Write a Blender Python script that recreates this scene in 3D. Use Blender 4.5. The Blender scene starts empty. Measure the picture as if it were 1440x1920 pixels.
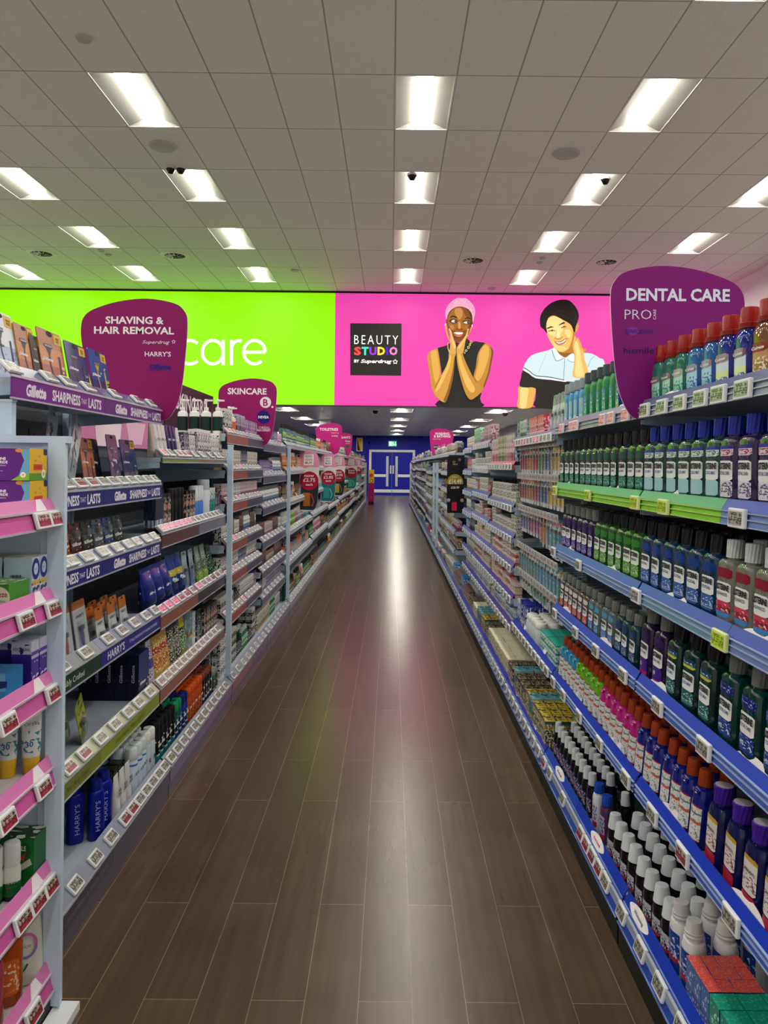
import bpy, math, random
from mathutils import Vector, Matrix
from mathutils.geometry import tessellate_polygon

SC = bpy.context.scene
COL = SC.collection
random.seed(11)

# ------------------------------------------------------------------ camera, world, exposure
EYE = 1.45                     # eye height in metres
FPX, VX, VY = 1420.0, 733.0, 873.0   # focal length and vanishing point in photo pixels
ROLL = math.radians(0.6)
cd = bpy.data.cameras.new('camera'); cam = bpy.data.objects.new('camera', cd); COL.objects.link(cam)
cd.sensor_width = 36.0; cd.lens = FPX * 36.0 / 1920.0
cd.shift_x = (720.0 - VX) / 1920.0; cd.shift_y = (VY - 960.0) / 1920.0
cd.clip_start = 0.05; cd.clip_end = 200
cam.matrix_world = Matrix.Translation((0, 0, EYE)) @ Matrix.Rotation(math.pi / 2, 4, 'X') @ Matrix.Rotation(ROLL, 4, 'Z')
SC.camera = cam
SC.view_settings.view_transform = 'Standard'; SC.view_settings.look = 'None'
SC.view_settings.exposure = 0.0; SC.view_settings.gamma = 1.0
SC.view_settings.use_curve_mapping = False
wd = bpy.data.worlds.new('world'); SC.world = wd; wd.use_nodes = True
wd.node_tree.nodes['Background'].inputs[0].default_value = (0.62, 0.68, 0.8, 1)
wd.node_tree.nodes['Background'].inputs[1].default_value = 0.25
LAMP = 52.0       # radiance of the ceiling light tubes
SIGN = 1.3        # radiance of the backlit fascia

def at(px, py, Y):
    """world X, Z of a point of the photograph that lies at distance Y"""
    dx, dy = px - VX, py - VY
    c, s = math.cos(ROLL), math.sin(ROLL)
    dx, dy = dx * c + dy * s, -dx * s + dy * c
    return dx * Y / FPX, EYE - dy * Y / FPX

# ------------------------------------------------------------------ materials
def lin(h):
    if isinstance(h, (tuple, list)): r, g, b = [c / 255 for c in h]
    else: r, g, b = [int(h[i:i + 2], 16) / 255 for i in (0, 2, 4)]
    f = lambda c: c / 12.92 if c <= 0.04045 else ((c + 0.055) / 1.055) ** 2.4
    return (f(r), f(g), f(b), 1)
MATS = {}
def mat(col, rough=0.45, metal=0.0, emit=0.0, trans=0.0, alpha=1.0, vary=0.0, ior=1.45, coat=0.0):
    key = (str(col), rough, metal, emit, trans, alpha, vary, coat)
    if key in MATS: return MATS[key]
    m = bpy.data.materials.new('surface_%d' % len(MATS)); m.use_nodes = True
    nt = m.node_tree; b = nt.nodes['Principled BSDF']; c = lin(col)
    b.inputs['Base Color'].default_value = c
    b.inputs['Roughness'].default_value = rough; b.inputs['Metallic'].default_value = metal
    b.inputs['IOR'].default_value = ior; b.inputs['Specular IOR Level'].default_value = .32
    if coat: b.inputs['Coat Weight'].default_value = coat
    if trans: b.inputs['Transmission Weight'].default_value = trans
    if alpha < 1: b.inputs['Alpha'].default_value = alpha
    if emit:
        b.inputs['Emission Color'].default_value = c; b.inputs['Emission Strength'].default_value = emit
        b.inputs['Base Color'].default_value = (c[0] * .3, c[1] * .3, c[2] * .3, 1)
    if vary:
        n = nt.nodes.new('ShaderNodeTexNoise'); n.inputs['Scale'].default_value = 9; n.inputs['Detail'].default_value = 3
        g = nt.nodes.new('ShaderNodeNewGeometry'); nt.links.new(g.outputs['Position'], n.inputs['Vector'])
        mr = nt.nodes.new('ShaderNodeMapRange'); mr.inputs[3].default_value = 1 - vary; mr.inputs[4].default_value = 1 + vary
        nt.links.new(n.outputs['Fac'], mr.inputs[0])
        mx = nt.nodes.new('ShaderNodeVectorMath'); mx.operation = 'SCALE'; mx.inputs[0].default_value = c[:3]
        nt.links.new(mr.outputs[0], mx.inputs['Scale']); nt.links.new(mx.outputs[0], b.inputs['Base Color'])
    MATS[key] = m
    return m

def pack(bands, ink='404048', lines=(0.1, 0.9), dens=0.5, rough=0.35, sx=9, sz=34, metal=0.0):
    """printed packaging: colour bands up the height with rows of small print"""
    key = ('pack', str(bands), ink, lines, dens, rough, sx, sz)
    if key in MATS: return MATS[key]
    m = bpy.data.materials.new('print_%d' % len(MATS)); m.use_nodes = True
    nt = m.node_tree; N = nt.nodes; Lk = nt.links; b = N['Principled BSDF']
    b.inputs['Roughness'].default_value = rough; b.inputs['Metallic'].default_value = metal; b.inputs['Specular IOR Level'].default_value = .32
    tc = N.new('ShaderNodeAttribute'); tc.attribute_name = 'gen'; sep = N.new('ShaderNodeSeparateXYZ'); Lk.new(tc.outputs['Vector'], sep.inputs[0])
    ramp = N.new('ShaderNodeValToRGB'); ramp.color_ramp.interpolation = 'CONSTANT'
    e = ramp.color_ramp.elements
    while len(e) > 1: e.remove(e[-1])
    e[0].position = 0; e[0].color = lin(bands[0][1])
    for p, c in bands[1:]:
        k = e.new(p); k.color = lin(c)
    Lk.new(sep.outputs[2], ramp.inputs[0])
    # rows of print: noise stretched along the width, cut to lines by a square wave of z
    mp = N.new('ShaderNodeMapping'); mp.inputs['Scale'].default_value = (sx, sx, sz)
    Lk.new(tc.outputs['Vector'], mp.inputs[0])
    no = N.new('ShaderNodeTexNoise'); no.inputs['Scale'].default_value = 1.0; no.inputs['Detail'].default_value = 1
    Lk.new(mp.outputs[0], no.inputs[0])
    gt = N.new('ShaderNodeMath'); gt.operation = 'GREATER_THAN'; gt.inputs[1].default_value = 1 - dens * 0.5 - 0.23
    Lk.new(no.outputs['Fac'], gt.inputs[0])
    z0 = N.new('ShaderNodeMath'); z0.operation = 'GREATER_THAN'; z0.inputs[1].default_value = lines[0]; Lk.new(sep.outputs[2], z0.inputs[0])
    z1 = N.new('ShaderNodeMath'); z1.operation = 'LESS_THAN'; z1.inputs[1].default_value = lines[1]; Lk.new(sep.outputs[2], z1.inputs[0])
    mu = N.new('ShaderNodeMath'); mu.operation = 'MULTIPLY'; Lk.new(z0.outputs[0], mu.inputs[0]); Lk.new(z1.outputs[0], mu.inputs[1])
    mv = N.new('ShaderNodeMath'); mv.operation = 'MULTIPLY'; Lk.new(mu.outputs[0], mv.inputs[0]); Lk.new(gt.outputs[0], mv.inputs[1])
    mix = N.new('ShaderNodeMix'); mix.data_type = 'RGBA'
    Lk.new(mv.outputs[0], mix.inputs[0]); Lk.new(ramp.outputs[0], mix.inputs[6]); mix.inputs[7].default_value = lin(ink)
    Lk.new(mix.outputs[2], b.inputs['Base Color'])
    MATS[key] = m
    return m

# ------------------------------------------------------------------ mesh builder
TXT = {}
def glyphs(s, bold=0.0, shear=0.0, space=1.0):
    key = (s, bold, shear, space)
    if key not in TXT:
        cu = bpy.data.curves.new('lettering', 'FONT'); cu.body = s; cu.size = 1; cu.offset = bold; cu.shear = shear
        cu.space_character = space; cu.resolution_u = 2; cu.align_x = 'LEFT'
        o = bpy.data.objects.new('lettering', cu); COL.objects.link(o)
        dg = bpy.context.evaluated_depsgraph_get(); ev = o.evaluated_get(dg); me = ev.to_mesh()
        vs = [(v.co.x, v.co.y) for v in me.vertices]; fs = [tuple(p.vertices) for p in me.polygons]
        ev.to_mesh_clear(); bpy.data.objects.remove(o); bpy.data.curves.remove(cu)
        TXT[key] = (vs, fs)
    return TXT[key]

def spline(pts, n=5, closed=True):
    out = []; m = len(pts)
    for i in range(m if closed else m - 1):
        if closed: p = [pts[(i + k - 1) % m] for k in range(4)]
        else: p = [pts[max(0, min(m - 1, i + k - 1))] for k in range(4)]
        for j in range(n):
            t = j / n
            out.append(tuple(0.5 * (2 * p[1][a] + (p[2][a] - p[0][a]) * t + (2 * p[0][a] - 5 * p[1][a] + 4 * p[2][a] - p[3][a]) * t * t
                                    + (3 * p[1][a] - p[0][a] - 3 * p[2][a] + p[3][a]) * t ** 3) for a in range(2)))
    if not closed: out.append(pts[-1])
    return out

def ring(w, d, p=2.0, n=20, oy=0.0, ox=0.0):
    out = []
    for i in range(n):
        t = 2 * math.pi * i / n; c, s = math.cos(t), math.sin(t)
        r = (abs(c) ** p + abs(s) ** p) ** (-1 / p)
        out.append((ox + w / 2 * c * r, oy + d / 2 * s * r))
    return out

class MB:
    def __init__(s): s.v = []; s.f = []; s.m = []; s.mats = []
    def mi(s, m):
        if m not in s.mats: s.mats.append(m)
        return s.mats.index(m)
    def add(s, vs, fs, m):
        o = len(s.v); k = s.mi(m); s.v += vs
        for f in fs: s.f.append(tuple(i + o for i in f)); s.m.append(k)
        return s
    def box(s, x0, y0, z0, x1, y1, z1, m, M=None):
        vs = [(x, y, z) for z in (z0, z1) for y in (y0, y1) for x in (x0, x1)]
        if M is not None: vs = [tuple(M @ Vector(v)) for v in vs]
        return s.add(vs, [(0, 2, 3, 1), (4, 5, 7, 6), (0, 1, 5, 4), (2, 6, 7, 3), (0, 4, 6, 2), (1, 3, 7, 5)], m)
    def rbox(s, x0, y0, z0, x1, y1, z1, m, r=0.003):
        """box with rounded vertical and front edges (plan outline rounded, then bevelled caps)"""
        cx, cy = (x0 + x1) / 2, (y0 + y1) / 2; w, d = x1 - x0, y1 - y0
        def rr(k):
            W, D = w - 2 * k, d - 2 * k; q = max(r - k, r * .3)
            pts = []
            for (sx, sy, a0) in ((1, 1, 0), (-1, 1, 90), (-1, -1, 180), (1, -1, 270)):
                for a in (0, 45, 90):
                    t = math.radians(a0 + a)
                    pts.append((cx + sx * (W / 2 - q) + q * math.cos(t), cy + sy * (D / 2 - q) + q * math.sin(t)))
            return pts
        return s.loft([(z0, rr(r * .6)), (z0 + r * .6, rr(0)), (z1 - r * .6, rr(0)), (z1, rr(r * .6))], m)
    def loft(s, rings, m, caps=True):
        n = len(rings[0][1]); vs = []; fs = []
        for z, pts in rings: vs += [(p[0], p[1], z if len(p) < 3 else p[2]) for p in pts]
        for k in range(len(rings) - 1):
            for i in range(n):
                j = (i + 1) % n
                fs.append((k * n + i, k * n + j, (k + 1) * n + j, (k + 1) * n + i))
        if caps:
            fs.append(tuple(range(n))[::-1]); fs.append(tuple((len(rings) - 1) * n + i for i in range(n)))
        return s.add(vs, fs, m)
    def lathe(s, prof, m, n=16, ox=0, oy=0):
        return s.loft([(z, ring(2 * r, 2 * r, 2, n, oy, ox)) for r, z in prof], m)
    def exx(s, prof, x0, x1, m):
        """closed (y, z) outline, extruded along x"""
        n = len(prof)
        A = sum(prof[i][0] * prof[(i + 1) % n][1] - prof[(i + 1) % n][0] * prof[i][1] for i in range(n))
        if A < 0: prof = prof[::-1]
        vs = [(x0, y, z) for y, z in prof] + [(x1, y, z) for y, z in prof]
        fs = [(i, (i + 1) % n, n + (i + 1) % n, n + i)[::-1] for i in range(n)]
        tri = tessellate_polygon([[Vector((y, z, 0)) for y, z in prof]])
        for t in tri:
            a, b, c = t
            ar = (prof[b][0] - prof[a][0]) * (prof[c][1] - prof[a][1]) - (prof[c][0] - prof[a][0]) * (prof[b][1] - prof[a][1])
            if ar < 0: b, c = c, b
            fs.append((a, c, b)); fs.append((n + a, n + b, n + c))
        return s.add(vs, fs, m)
    def plate(s, pts, y0, y1, m, side=None):
        """(x, z) outline, front at y0 (towards -y), back at y1; edge may differ in material"""
        n = len(pts)
        A = sum(pts[i][0] * pts[(i + 1) % n][1] - pts[(i + 1) % n][0] * pts[i][1] for i in range(n))
        if A < 0: pts = pts[::-1]
        tri = []
        for a, b, c in tessellate_polygon([[Vector((x, z, 0)) for x, z in pts]]):
            ar = (pts[b][0] - pts[a][0]) * (pts[c][1] - pts[a][1]) - (pts[c][0] - pts[a][0]) * (pts[b][1] - pts[a][1])
            tri.append((a, b, c) if ar > 0 else (a, c, b))
        vs = [(x, y0, z) for x, z in pts]
        s.add(vs, tri, m)
        if y1 is not None:
            vs = vs + [(x, y1, z) for x, z in pts]
            s.add(vs, [(i, n + i, n + (i + 1) % n, (i + 1) % n) for i in range(n)], side or m)
            s.add(vs[n:], [t[::-1] for t in tri], side or m)
        return s
    def stroke(s, pts, w, y, m):
        L, R = [], []
        for i, p in enumerate(pts):
            a, b = pts[max(0, i - 1)], pts[min(len(pts) - 1, i + 1)]
            dx, dz = b[0] - a[0], b[1] - a[1]; q = math.hypot(dx, dz) or 1
            L.append((p[0] - dz / q * w / 2, p[1] + dx / q * w / 2)); R.append((p[0] + dz / q * w / 2, p[1] - dx / q * w / 2))
        n = len(pts)
        vs = [(x, y, z) for x, z in R] + [(x, y, z) for x, z in L]
        return s.add(vs, [(i, i + 1, n + i + 1, n + i) for i in range(n - 1)], m)
    def disc(s, cx, cz, r, y, m, rz=None, n=20, y1=None):
        return s.plate([(cx + r * math.cos(2 * math.pi * i / n), cz + (rz or r) * math.sin(2 * math.pi * i / n)) for i in range(n)], y, y1, m)
    def star(s, cx, cz, r, y, m):
        for k in range(5):
            a, b = [math.pi / 2 + 2 * math.pi * (k + q) / 5 for q in (0, .5)]; c = a + 4 * math.pi / 5 / 1
            P = lambda t, q: (cx + q * math.cos(t), cz + q * math.sin(t))
            pts = [P(a, r), P(b, r * .5), P(a + 2 * math.pi / 5, r)]
            s.stroke(pts, r * .22, y, m)
        return s
    def text(s, t, x, y, z, h, m, align='C', bold=0.0, shear=0.0, space=1.0, width=None, turn=False):
        """lettering facing -y; (x, z) is the middle of the line, h its capital height"""
        vs, fs = glyphs(t, bold, shear, space)
        k = h / 0.727
        x0 = min(v[0] for v in vs); x1 = max(v[0] for v in vs)
        kx = k if width is None else width / (x1 - x0)
        ox = {'C': -(x0 + x1) / 2, 'L': -x0, 'R': -x1}[align]
        if turn: V = [(x - (q - 0.36) * k, y, z + (p + ox) * kx) for p, q in vs]
        else: V = [(x + (p + ox) * kx, y, z + (q - 0.36) * k) for p, q in vs]
        return s.add(V, fs, m)
    def mesh(s, name, smooth=True, ang=0.6):
        me = bpy.data.meshes.new(name); me.from_pydata(s.v, [], s.f)
        for m in s.mats: me.materials.append(m)
        me.polygons.foreach_set('material_index', s.m)
        if s.v:
            lo = [min(v[k] for v in s.v) for k in range(3)]; hi = [max(v[k] for v in s.v) for k in range(3)]
            sp = [(hi[k] - lo[k]) or 1.0 for k in range(3)]
            at_ = me.attributes.new('gen', 'FLOAT_VECTOR', 'POINT')
            at_.data.foreach_set('vector', [(v[k] - lo[k]) / sp[k] for v in s.v for k in range(3)])
        if smooth:
            me.polygons.foreach_set('use_smooth', [True] * len(s.f)); me.set_sharp_from_angle(angle=ang)
        me.update()
        return me

def link(name, data, parent=None, loc=None, rot=None):
    o = bpy.data.objects.new(name, data); COL.objects.link(o)
    if parent is not None: o.parent = parent
    if loc is not None: o.location = loc
    if rot is not None: o.rotation_euler = rot
    return o
def tag(o, label, cat, group=None, kind=None):
    o['label'] = label; o['category'] = cat
    if group: o['group'] = group
    if kind: o['kind'] = kind
    return o
def empty(name, loc=(0, 0, 0), rz=0.0):
    o = link(name, None, None, loc, (0, 0, rz)); o.empty_display_size = .05
    return o
def struct(name, mb, label, cat, loc=None):
    return tag(link(name, mb.mesh(name), None, loc), label, cat, kind='structure')

# repeats: each instance is an object of its own with its own parts, sharing mesh data
WORDS = 'zeroth first second third fourth fifth sixth seventh eighth ninth tenth eleventh twelfth thirteenth fourteenth fifteenth sixteenth seventeenth eighteenth nineteenth twentieth'.split()
def nth(i):
    if i < len(WORDS): return WORDS[i]
    return '%d%s' % (i, 'th' if 10 < i % 100 < 14 else {1: 'st', 2: 'nd', 3: 'rd'}.get(i % 10, 'th'))
QUEUE = {}
RZ = {1: -math.pi / 2, -1: math.pi / 2, 0: 0.0}
class Kind:
    """one sort of product: name, category, description and parts [(part, mesh, [(sub, mesh)], label)]"""
    def __init__(k, name, cat, desc, parts, size):
        k.name, k.cat, k.desc, k.parts, k.size = name, cat, desc, parts, size
    def put(k, side, a, Y, z, where, group=None, turn=0.0, tilt=0.0, desc=None, roll=0.0):
        rot = (-tilt, roll, RZ[side] + turn); loc = (side * a if side else a, Y, z + (.0008 if side else 0))
        if len(k.parts) == 1 and not k.parts[0][2]:
            r = link(k.name, k.parts[0][1], None, loc, rot)
        else:
            r = link(k.name, None, None, loc, rot); r.empty_display_size = .03
            for p in k.parts:
                c = link(p[0], p[1], r)
                if len(p) > 3 and p[3]: c['label'] = p[3]
                for sname, sme in p[2]: link(sname, sme, c)
        r['category'] = k.cat
        r['group'] = group or (k.cat + ' row on ' + where)
        QUEUE.setdefault((desc or k.desc, where), []).append((Y, a, z, r))
        return r
def gather_far(limit=292):
    """of each sort keep the nearest as objects; the tiny far remainder becomes one object of stuff"""
    by = {}
    for key, L in QUEUE.items():
        for t in L: by.setdefault(t[3].name.split('.')[0], []).append((t, key))
    for name, L in by.items():
        if len(L) <= limit: continue
        L.sort(key=lambda q: q[0][0])
        V, F, MI, GEN, ms = [], [], [], [], []
        for t, key in L[limit:]:
            o = t[3]
            if o.data is None: continue
            M = Matrix.LocRotScale(o.location, o.rotation_euler, None); off = len(V); me = o.data
            V += [tuple(M @ v.co) for v in me.vertices]; GEN += [x for q in me.attributes['gen'].data for x in q.vector]
            idx = []
            for m in me.materials:
                if m not in ms: ms.append(m)
                idx.append(ms.index(m))
            for p in me.polygons: F.append(tuple(i + off for i in p.vertices)); MI.append(idx[p.material_index])
            QUEUE[key].remove(t); bpy.data.objects.remove(o)
        me = bpy.data.meshes.new(name + '_far'); me.from_pydata(V, [], F)
        for m in ms: me.materials.append(m)
        me.polygons.foreach_set('material_index', MI)
        q = me.attributes.new('gen', 'FLOAT_VECTOR', 'POINT'); q.data.foreach_set('vector', GEN); me.update()
        w = name.replace('_', ' ')
        tag(link(name + '_stock', me), 'far remainder of the %s stock, tiny towards the blue doors' % w, w, kind='stuff')
def finish_labels():
    gather_far()
    for (desc, where), L in QUEUE.items():
        if not L: continue
        if len(L) == 1:
            L[0][3]['label'] = '%s on %s' % (desc, where); continue
        L.sort(key=lambda t: (t[0], t[1], t[2]))
        for i, t in enumerate(L): t[3]['label'] = '%snearest %s on %s' % (nth(i + 1) + ' ' if i else '', desc, where)
# ------------------------------------------------------------------ room shell
ZC = EYE + 3.85; YB = 16.79; ZB = EYE + 1.32; ZF = EYE + 1.43; YW = 36.5
TX, TY = 0.61, 1.22; GY0 = 7.46
def pos_nodes(m):
    nt = m.node_tree; g = nt.nodes.new('ShaderNodeNewGeometry')
    return nt, nt.nodes, nt.links, g, nt.nodes['Principled BSDF']
def floor_mat():
    m = bpy.data.materials.new('dark_plank_vinyl'); m.use_nodes = True
    nt, N, Lk, g, b = pos_nodes(m)
    sep = N.new('ShaderNodeSeparateXYZ'); Lk.new(g.outputs['Position'], sep.inputs[0])
    cmb = N.new('ShaderNodeCombineXYZ'); Lk.new(sep.outputs[1], cmb.inputs[0]); Lk.new(sep.outputs[0], cmb.inputs[1])
    off = N.new('ShaderNodeVectorMath'); off.operation = 'ADD'; off.inputs[1].default_value = (40.2, 20.083, 0); Lk.new(cmb.outputs[0], off.inputs[0])
    br = N.new('ShaderNodeTexBrick'); Lk.new(off.outputs[0], br.inputs[0])
    br.inputs['Scale'].default_value = 1; br.inputs['Brick Width'].default_value = 1.22; br.inputs['Row Height'].default_value = 0.145
    br.inputs['Mortar Size'].default_value = 0.0011; br.inputs['Mortar Smooth'].default_value = 0.3; br.offset = 0.37; br.offset_frequency = 2
    br.inputs['Color1'].default_value = lin('57442F'); br.inputs['Color2'].default_value = lin('473728'); br.inputs['Mortar'].default_value = lin('8A765A')
    # long grain
    mp = N.new('ShaderNodeMapping'); mp.inputs['Scale'].default_value = (38, 1.6, 1); Lk.new(g.outputs['Position'], mp.inputs[0])
    no = N.new('ShaderNodeTexNoise'); no.inputs['Scale'].default_value = 1; no.inputs['Detail'].default_value = 5; Lk.new(mp.outputs[0], no.inputs[0])
    no2 = N.new('ShaderNodeTexNoise'); no2.inputs['Scale'].default_value = 3.1; no2.inputs['Detail'].default_value = 3; Lk.new(g.outputs['Position'], no2.inputs[0])
    ad = N.new('ShaderNodeMath'); ad.operation = 'ADD'; Lk.new(no.outputs[0], ad.inputs[0]); Lk.new(no2.outputs[0], ad.inputs[1])
    mr = N.new('ShaderNodeMapRange'); mr.inputs[1].default_value = .6; mr.inputs[2].default_value = 1.4; mr.inputs[3].default_value = .62; mr.inputs[4].default_value = 1.3
    Lk.new(ad.outputs[0], mr.inputs[0])
    sc = N.new('ShaderNodeVectorMath'); sc.operation = 'SCALE'; Lk.new(br.outputs['Color'], sc.inputs[0]); Lk.new(mr.outputs[0], sc.inputs['Scale'])
    Lk.new(sc.outputs[0], b.inputs['Base Color'])
    rr = N.new('ShaderNodeMapRange'); rr.inputs[3].default_value = .225; rr.inputs[4].default_value = .285; b.inputs['Specular IOR Level'].default_value = .6; Lk.new(no.outputs[0], rr.inputs[0]); Lk.new(rr.outputs[0], b.inputs['Roughness'])
    bp = N.new('ShaderNodeBump'); bp.inputs['Strength'].default_value = .05; bp.inputs['Distance'].default_value = .002; Lk.new(no.outputs[0], bp.inputs['Height']); Lk.new(bp.outputs[0], b.inputs['Normal'])
    return m
def tile_mat(col, tx, ty, oy, lw=0.007, dark='A09E9C', rough=.75, metal=0.0):
    m = bpy.data.materials.new('ceiling_tiles'); m.use_nodes = True
    nt, N, Lk, g, b = pos_nodes(m)
    sep = N.new('ShaderNodeSeparateXYZ'); Lk.new(g.outputs['Position'], sep.inputs[0])
    res = []
    for ax, p, o in ((0, tx, 0.0), (1, ty, oy)):
        a = N.new('ShaderNodeMath'); a.operation = 'ADD'; a.inputs[1].default_value = 100 * p - o + p / 2; Lk.new(sep.outputs[ax], a.inputs[0])
        d = N.new('ShaderNodeMath'); d.operation = 'MODULO'; d.inputs[1].default_value = p; Lk.new(a.outputs[0], d.inputs[0])
        s = N.new('ShaderNodeMath'); s.operation = 'SUBTRACT'; s.inputs[1].default_value = p / 2; Lk.new(d.outputs[0], s.inputs[0])
        q = N.new('ShaderNodeMath'); q.operation = 'ABSOLUTE'; Lk.new(s.outputs[0], q.inputs[0])
        l = N.new('ShaderNodeMath'); l.operation = 'LESS_THAN'; l.inputs[1].default_value = lw; Lk.new(q.outputs[0], l.inputs[0]); res.append(l)
    mx = N.new('ShaderNodeMath'); mx.operation = 'MAXIMUM'; Lk.new(res[0].outputs[0], mx.inputs[0]); Lk.new(res[1].outputs[0], mx.inputs[1])
    no = N.new('ShaderNodeTexNoise'); no.inputs['Scale'].default_value = 55; no.inputs['Detail'].default_value = 4; Lk.new(g.outputs['Position'], no.inputs[0])
    mr = N.new('ShaderNodeMapRange'); mr.inputs[3].default_value = .86; mr.inputs[4].default_value = 1.1; Lk.new(no.outputs[0], mr.inputs[0])
    sc = N.new('ShaderNodeVectorMath'); sc.operation = 'SCALE'; sc.inputs[0].default_value = lin(col)[:3]; Lk.new(mr.outputs[0], sc.inputs['Scale'])
    mix = N.new('ShaderNodeMix'); mix.data_type = 'RGBA'; Lk.new(mx.outputs[0], mix.inputs[0]); Lk.new(sc.outputs[0], mix.inputs[6]); mix.inputs[7].default_value = lin(dark)
    Lk.new(mix.outputs[2], b.inputs['Base Color']); b.inputs['Roughness'].default_value = rough; b.inputs['Metallic'].default_value = metal
    return m

XL, XR, YN = -9.15, 7.05, -3.6
mb = MB(); mb.box(XL, YN, -.1, XR, YW, 0, floor_mat()); struct('floor', mb, 'dark brown wood plank vinyl floor of the shop aisle', 'floor')

LIGHTS = []
for r in range(-4, 4):
    for c in (-13, -9, -5, 0, 4, 8): LIGHTS.append((c * TX, GY0 + 2 * TY * r))
cells = {(round(x / TX), round((y - GY0) / TY)) for x, y in LIGHTS}
mb = MB(); cm = tile_mat('E8E8E8', TX, TY, GY0 % TY)
for i in range(-15, 12):
    for j in range(-9, 8):
        if (i, j) in cells: continue
        x0, x1 = i * TX, (i + 1) * TX; y0, y1 = GY0 + j * TY, min(GY0 + (j + 1) * TY, YB)
        mb.add([(x0, y0, ZC), (x1, y0, ZC), (x1, y1, ZC), (x0, y1, ZC)], [(0, 3, 2, 1)], cm)
struct('ceiling', mb, 'white suspended tile ceiling over the front of the shop', 'ceiling')
mb = MB(); mb.box(XL, YN, ZC + .14, XR, YB, ZC + .2, mat('505050', .9)); struct('ceiling_void', mb, 'slab above the suspended ceiling tiles', 'ceiling')

wm = mat('E6E4E6', .7, vary=.03)
mb = MB(); mb.box(XR, YN, 0, XR + .15, YB, ZC, wm); struct('wall_right', mb, 'plain white wall on the right of the shop', 'wall')
mb = MB(); mb.box(XL - .15, YN, 0, XL, YW, ZC, wm); struct('wall_left', mb, 'plain white wall on the left of the shop', 'wall')
mb = MB(); mb.box(XL, YN - .15, 0, XR, YN, ZC, wm); struct('wall_near', mb, 'plain wall behind the viewpoint', 'wall')
blue = mat('1C1CA0', .5, vary=.05)
DX0, DX1, DZ = -1.054, 1.157, 2.21
mb = MB(); mb.box(XL, YW, 0, DX0, YW + .15, ZF, blue); mb.box(DX1, YW, 0, XR, YW + .15, ZF, blue); mb.box(DX0, YW, DZ, DX1, YW + .15, ZF, blue)
struct('wall_back', mb, 'deep blue wall at the far end of the aisle', 'wall')
mb = MB(); mb.box(4.3, YB + .35, 0, 4.45, YW, ZF, mat('DAD6DE', .6)); struct('wall_side', mb, 'pale wall to the right beyond the lit fascia', 'wall')

# lower ceiling beyond the fascia, with openings for its lights
FL = []
for x in (-5.49, -3.05, -.05, 2.46):
    for y in (18.95, 22.75, 26.5, 30.2, 33.8): FL.append((x, y))
fc = tile_mat('C2C2C6', .61, 1.22, 0, .006, '7C7C80', .38, .25)
mb = MB()
xs = sorted({XL, XR} | {v for x, y in FL for v in (x, x + TX)}); ys = sorted({YB + .12, YW} | {v for x, y in FL for v in (y, y + 1.3)})
for i in range(len(xs) - 1):
    for j in range(len(ys) - 1):
        if any(abs(xs[i] - x) < 1e-6 and abs(ys[j] - y) < 1e-6 for x, y in FL): continue
        mb.add([(xs[i], ys[j], ZF), (xs[i + 1], ys[j], ZF), (xs[i + 1], ys[j + 1], ZF), (xs[i], ys[j + 1], ZF)], [(0, 3, 2, 1)], fc)
struct('ceiling_lower', mb, 'lower grey panel ceiling beyond the lit fascia', 'ceiling')
mb = MB(); mb.box(XL, YB + .12, ZF + .14, XR, YW, ZF + .2, mat('505050', .9)); struct('ceiling_lower_void', mb, 'slab above the lower ceiling', 'ceiling')
mb = MB(); mb.box(XL, YB + .005, ZB, XR, YB + .35, ZC + .14, mat('8C8890', .5)); struct('wall_upper', mb, 'bulkhead wall that carries the lit fascia', 'wall')
mb = MB(); mb.box(XL, YB - .03, ZC - .05, XR, YB + .004, ZC, mat('1E1E22', .4)); mb.box(XL, YB - .03, ZB - .012, XR, YB + .004, ZB + .004, mat('6A3A60', .4))
struct('trim_1', mb, 'dark trim along the top of the lit fascia', 'trim')
mb = MB(); x0 = at(598, 800, 24)[0]; x1 = at(620, 800, 24)[0]; mb.box(x0, 24, 0, x1, 24.35, ZF, mat('C8CCD4', .5)); struct('trim_2', mb, 'pale square pillar beyond the left run of shelves', 'pillar')

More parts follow.
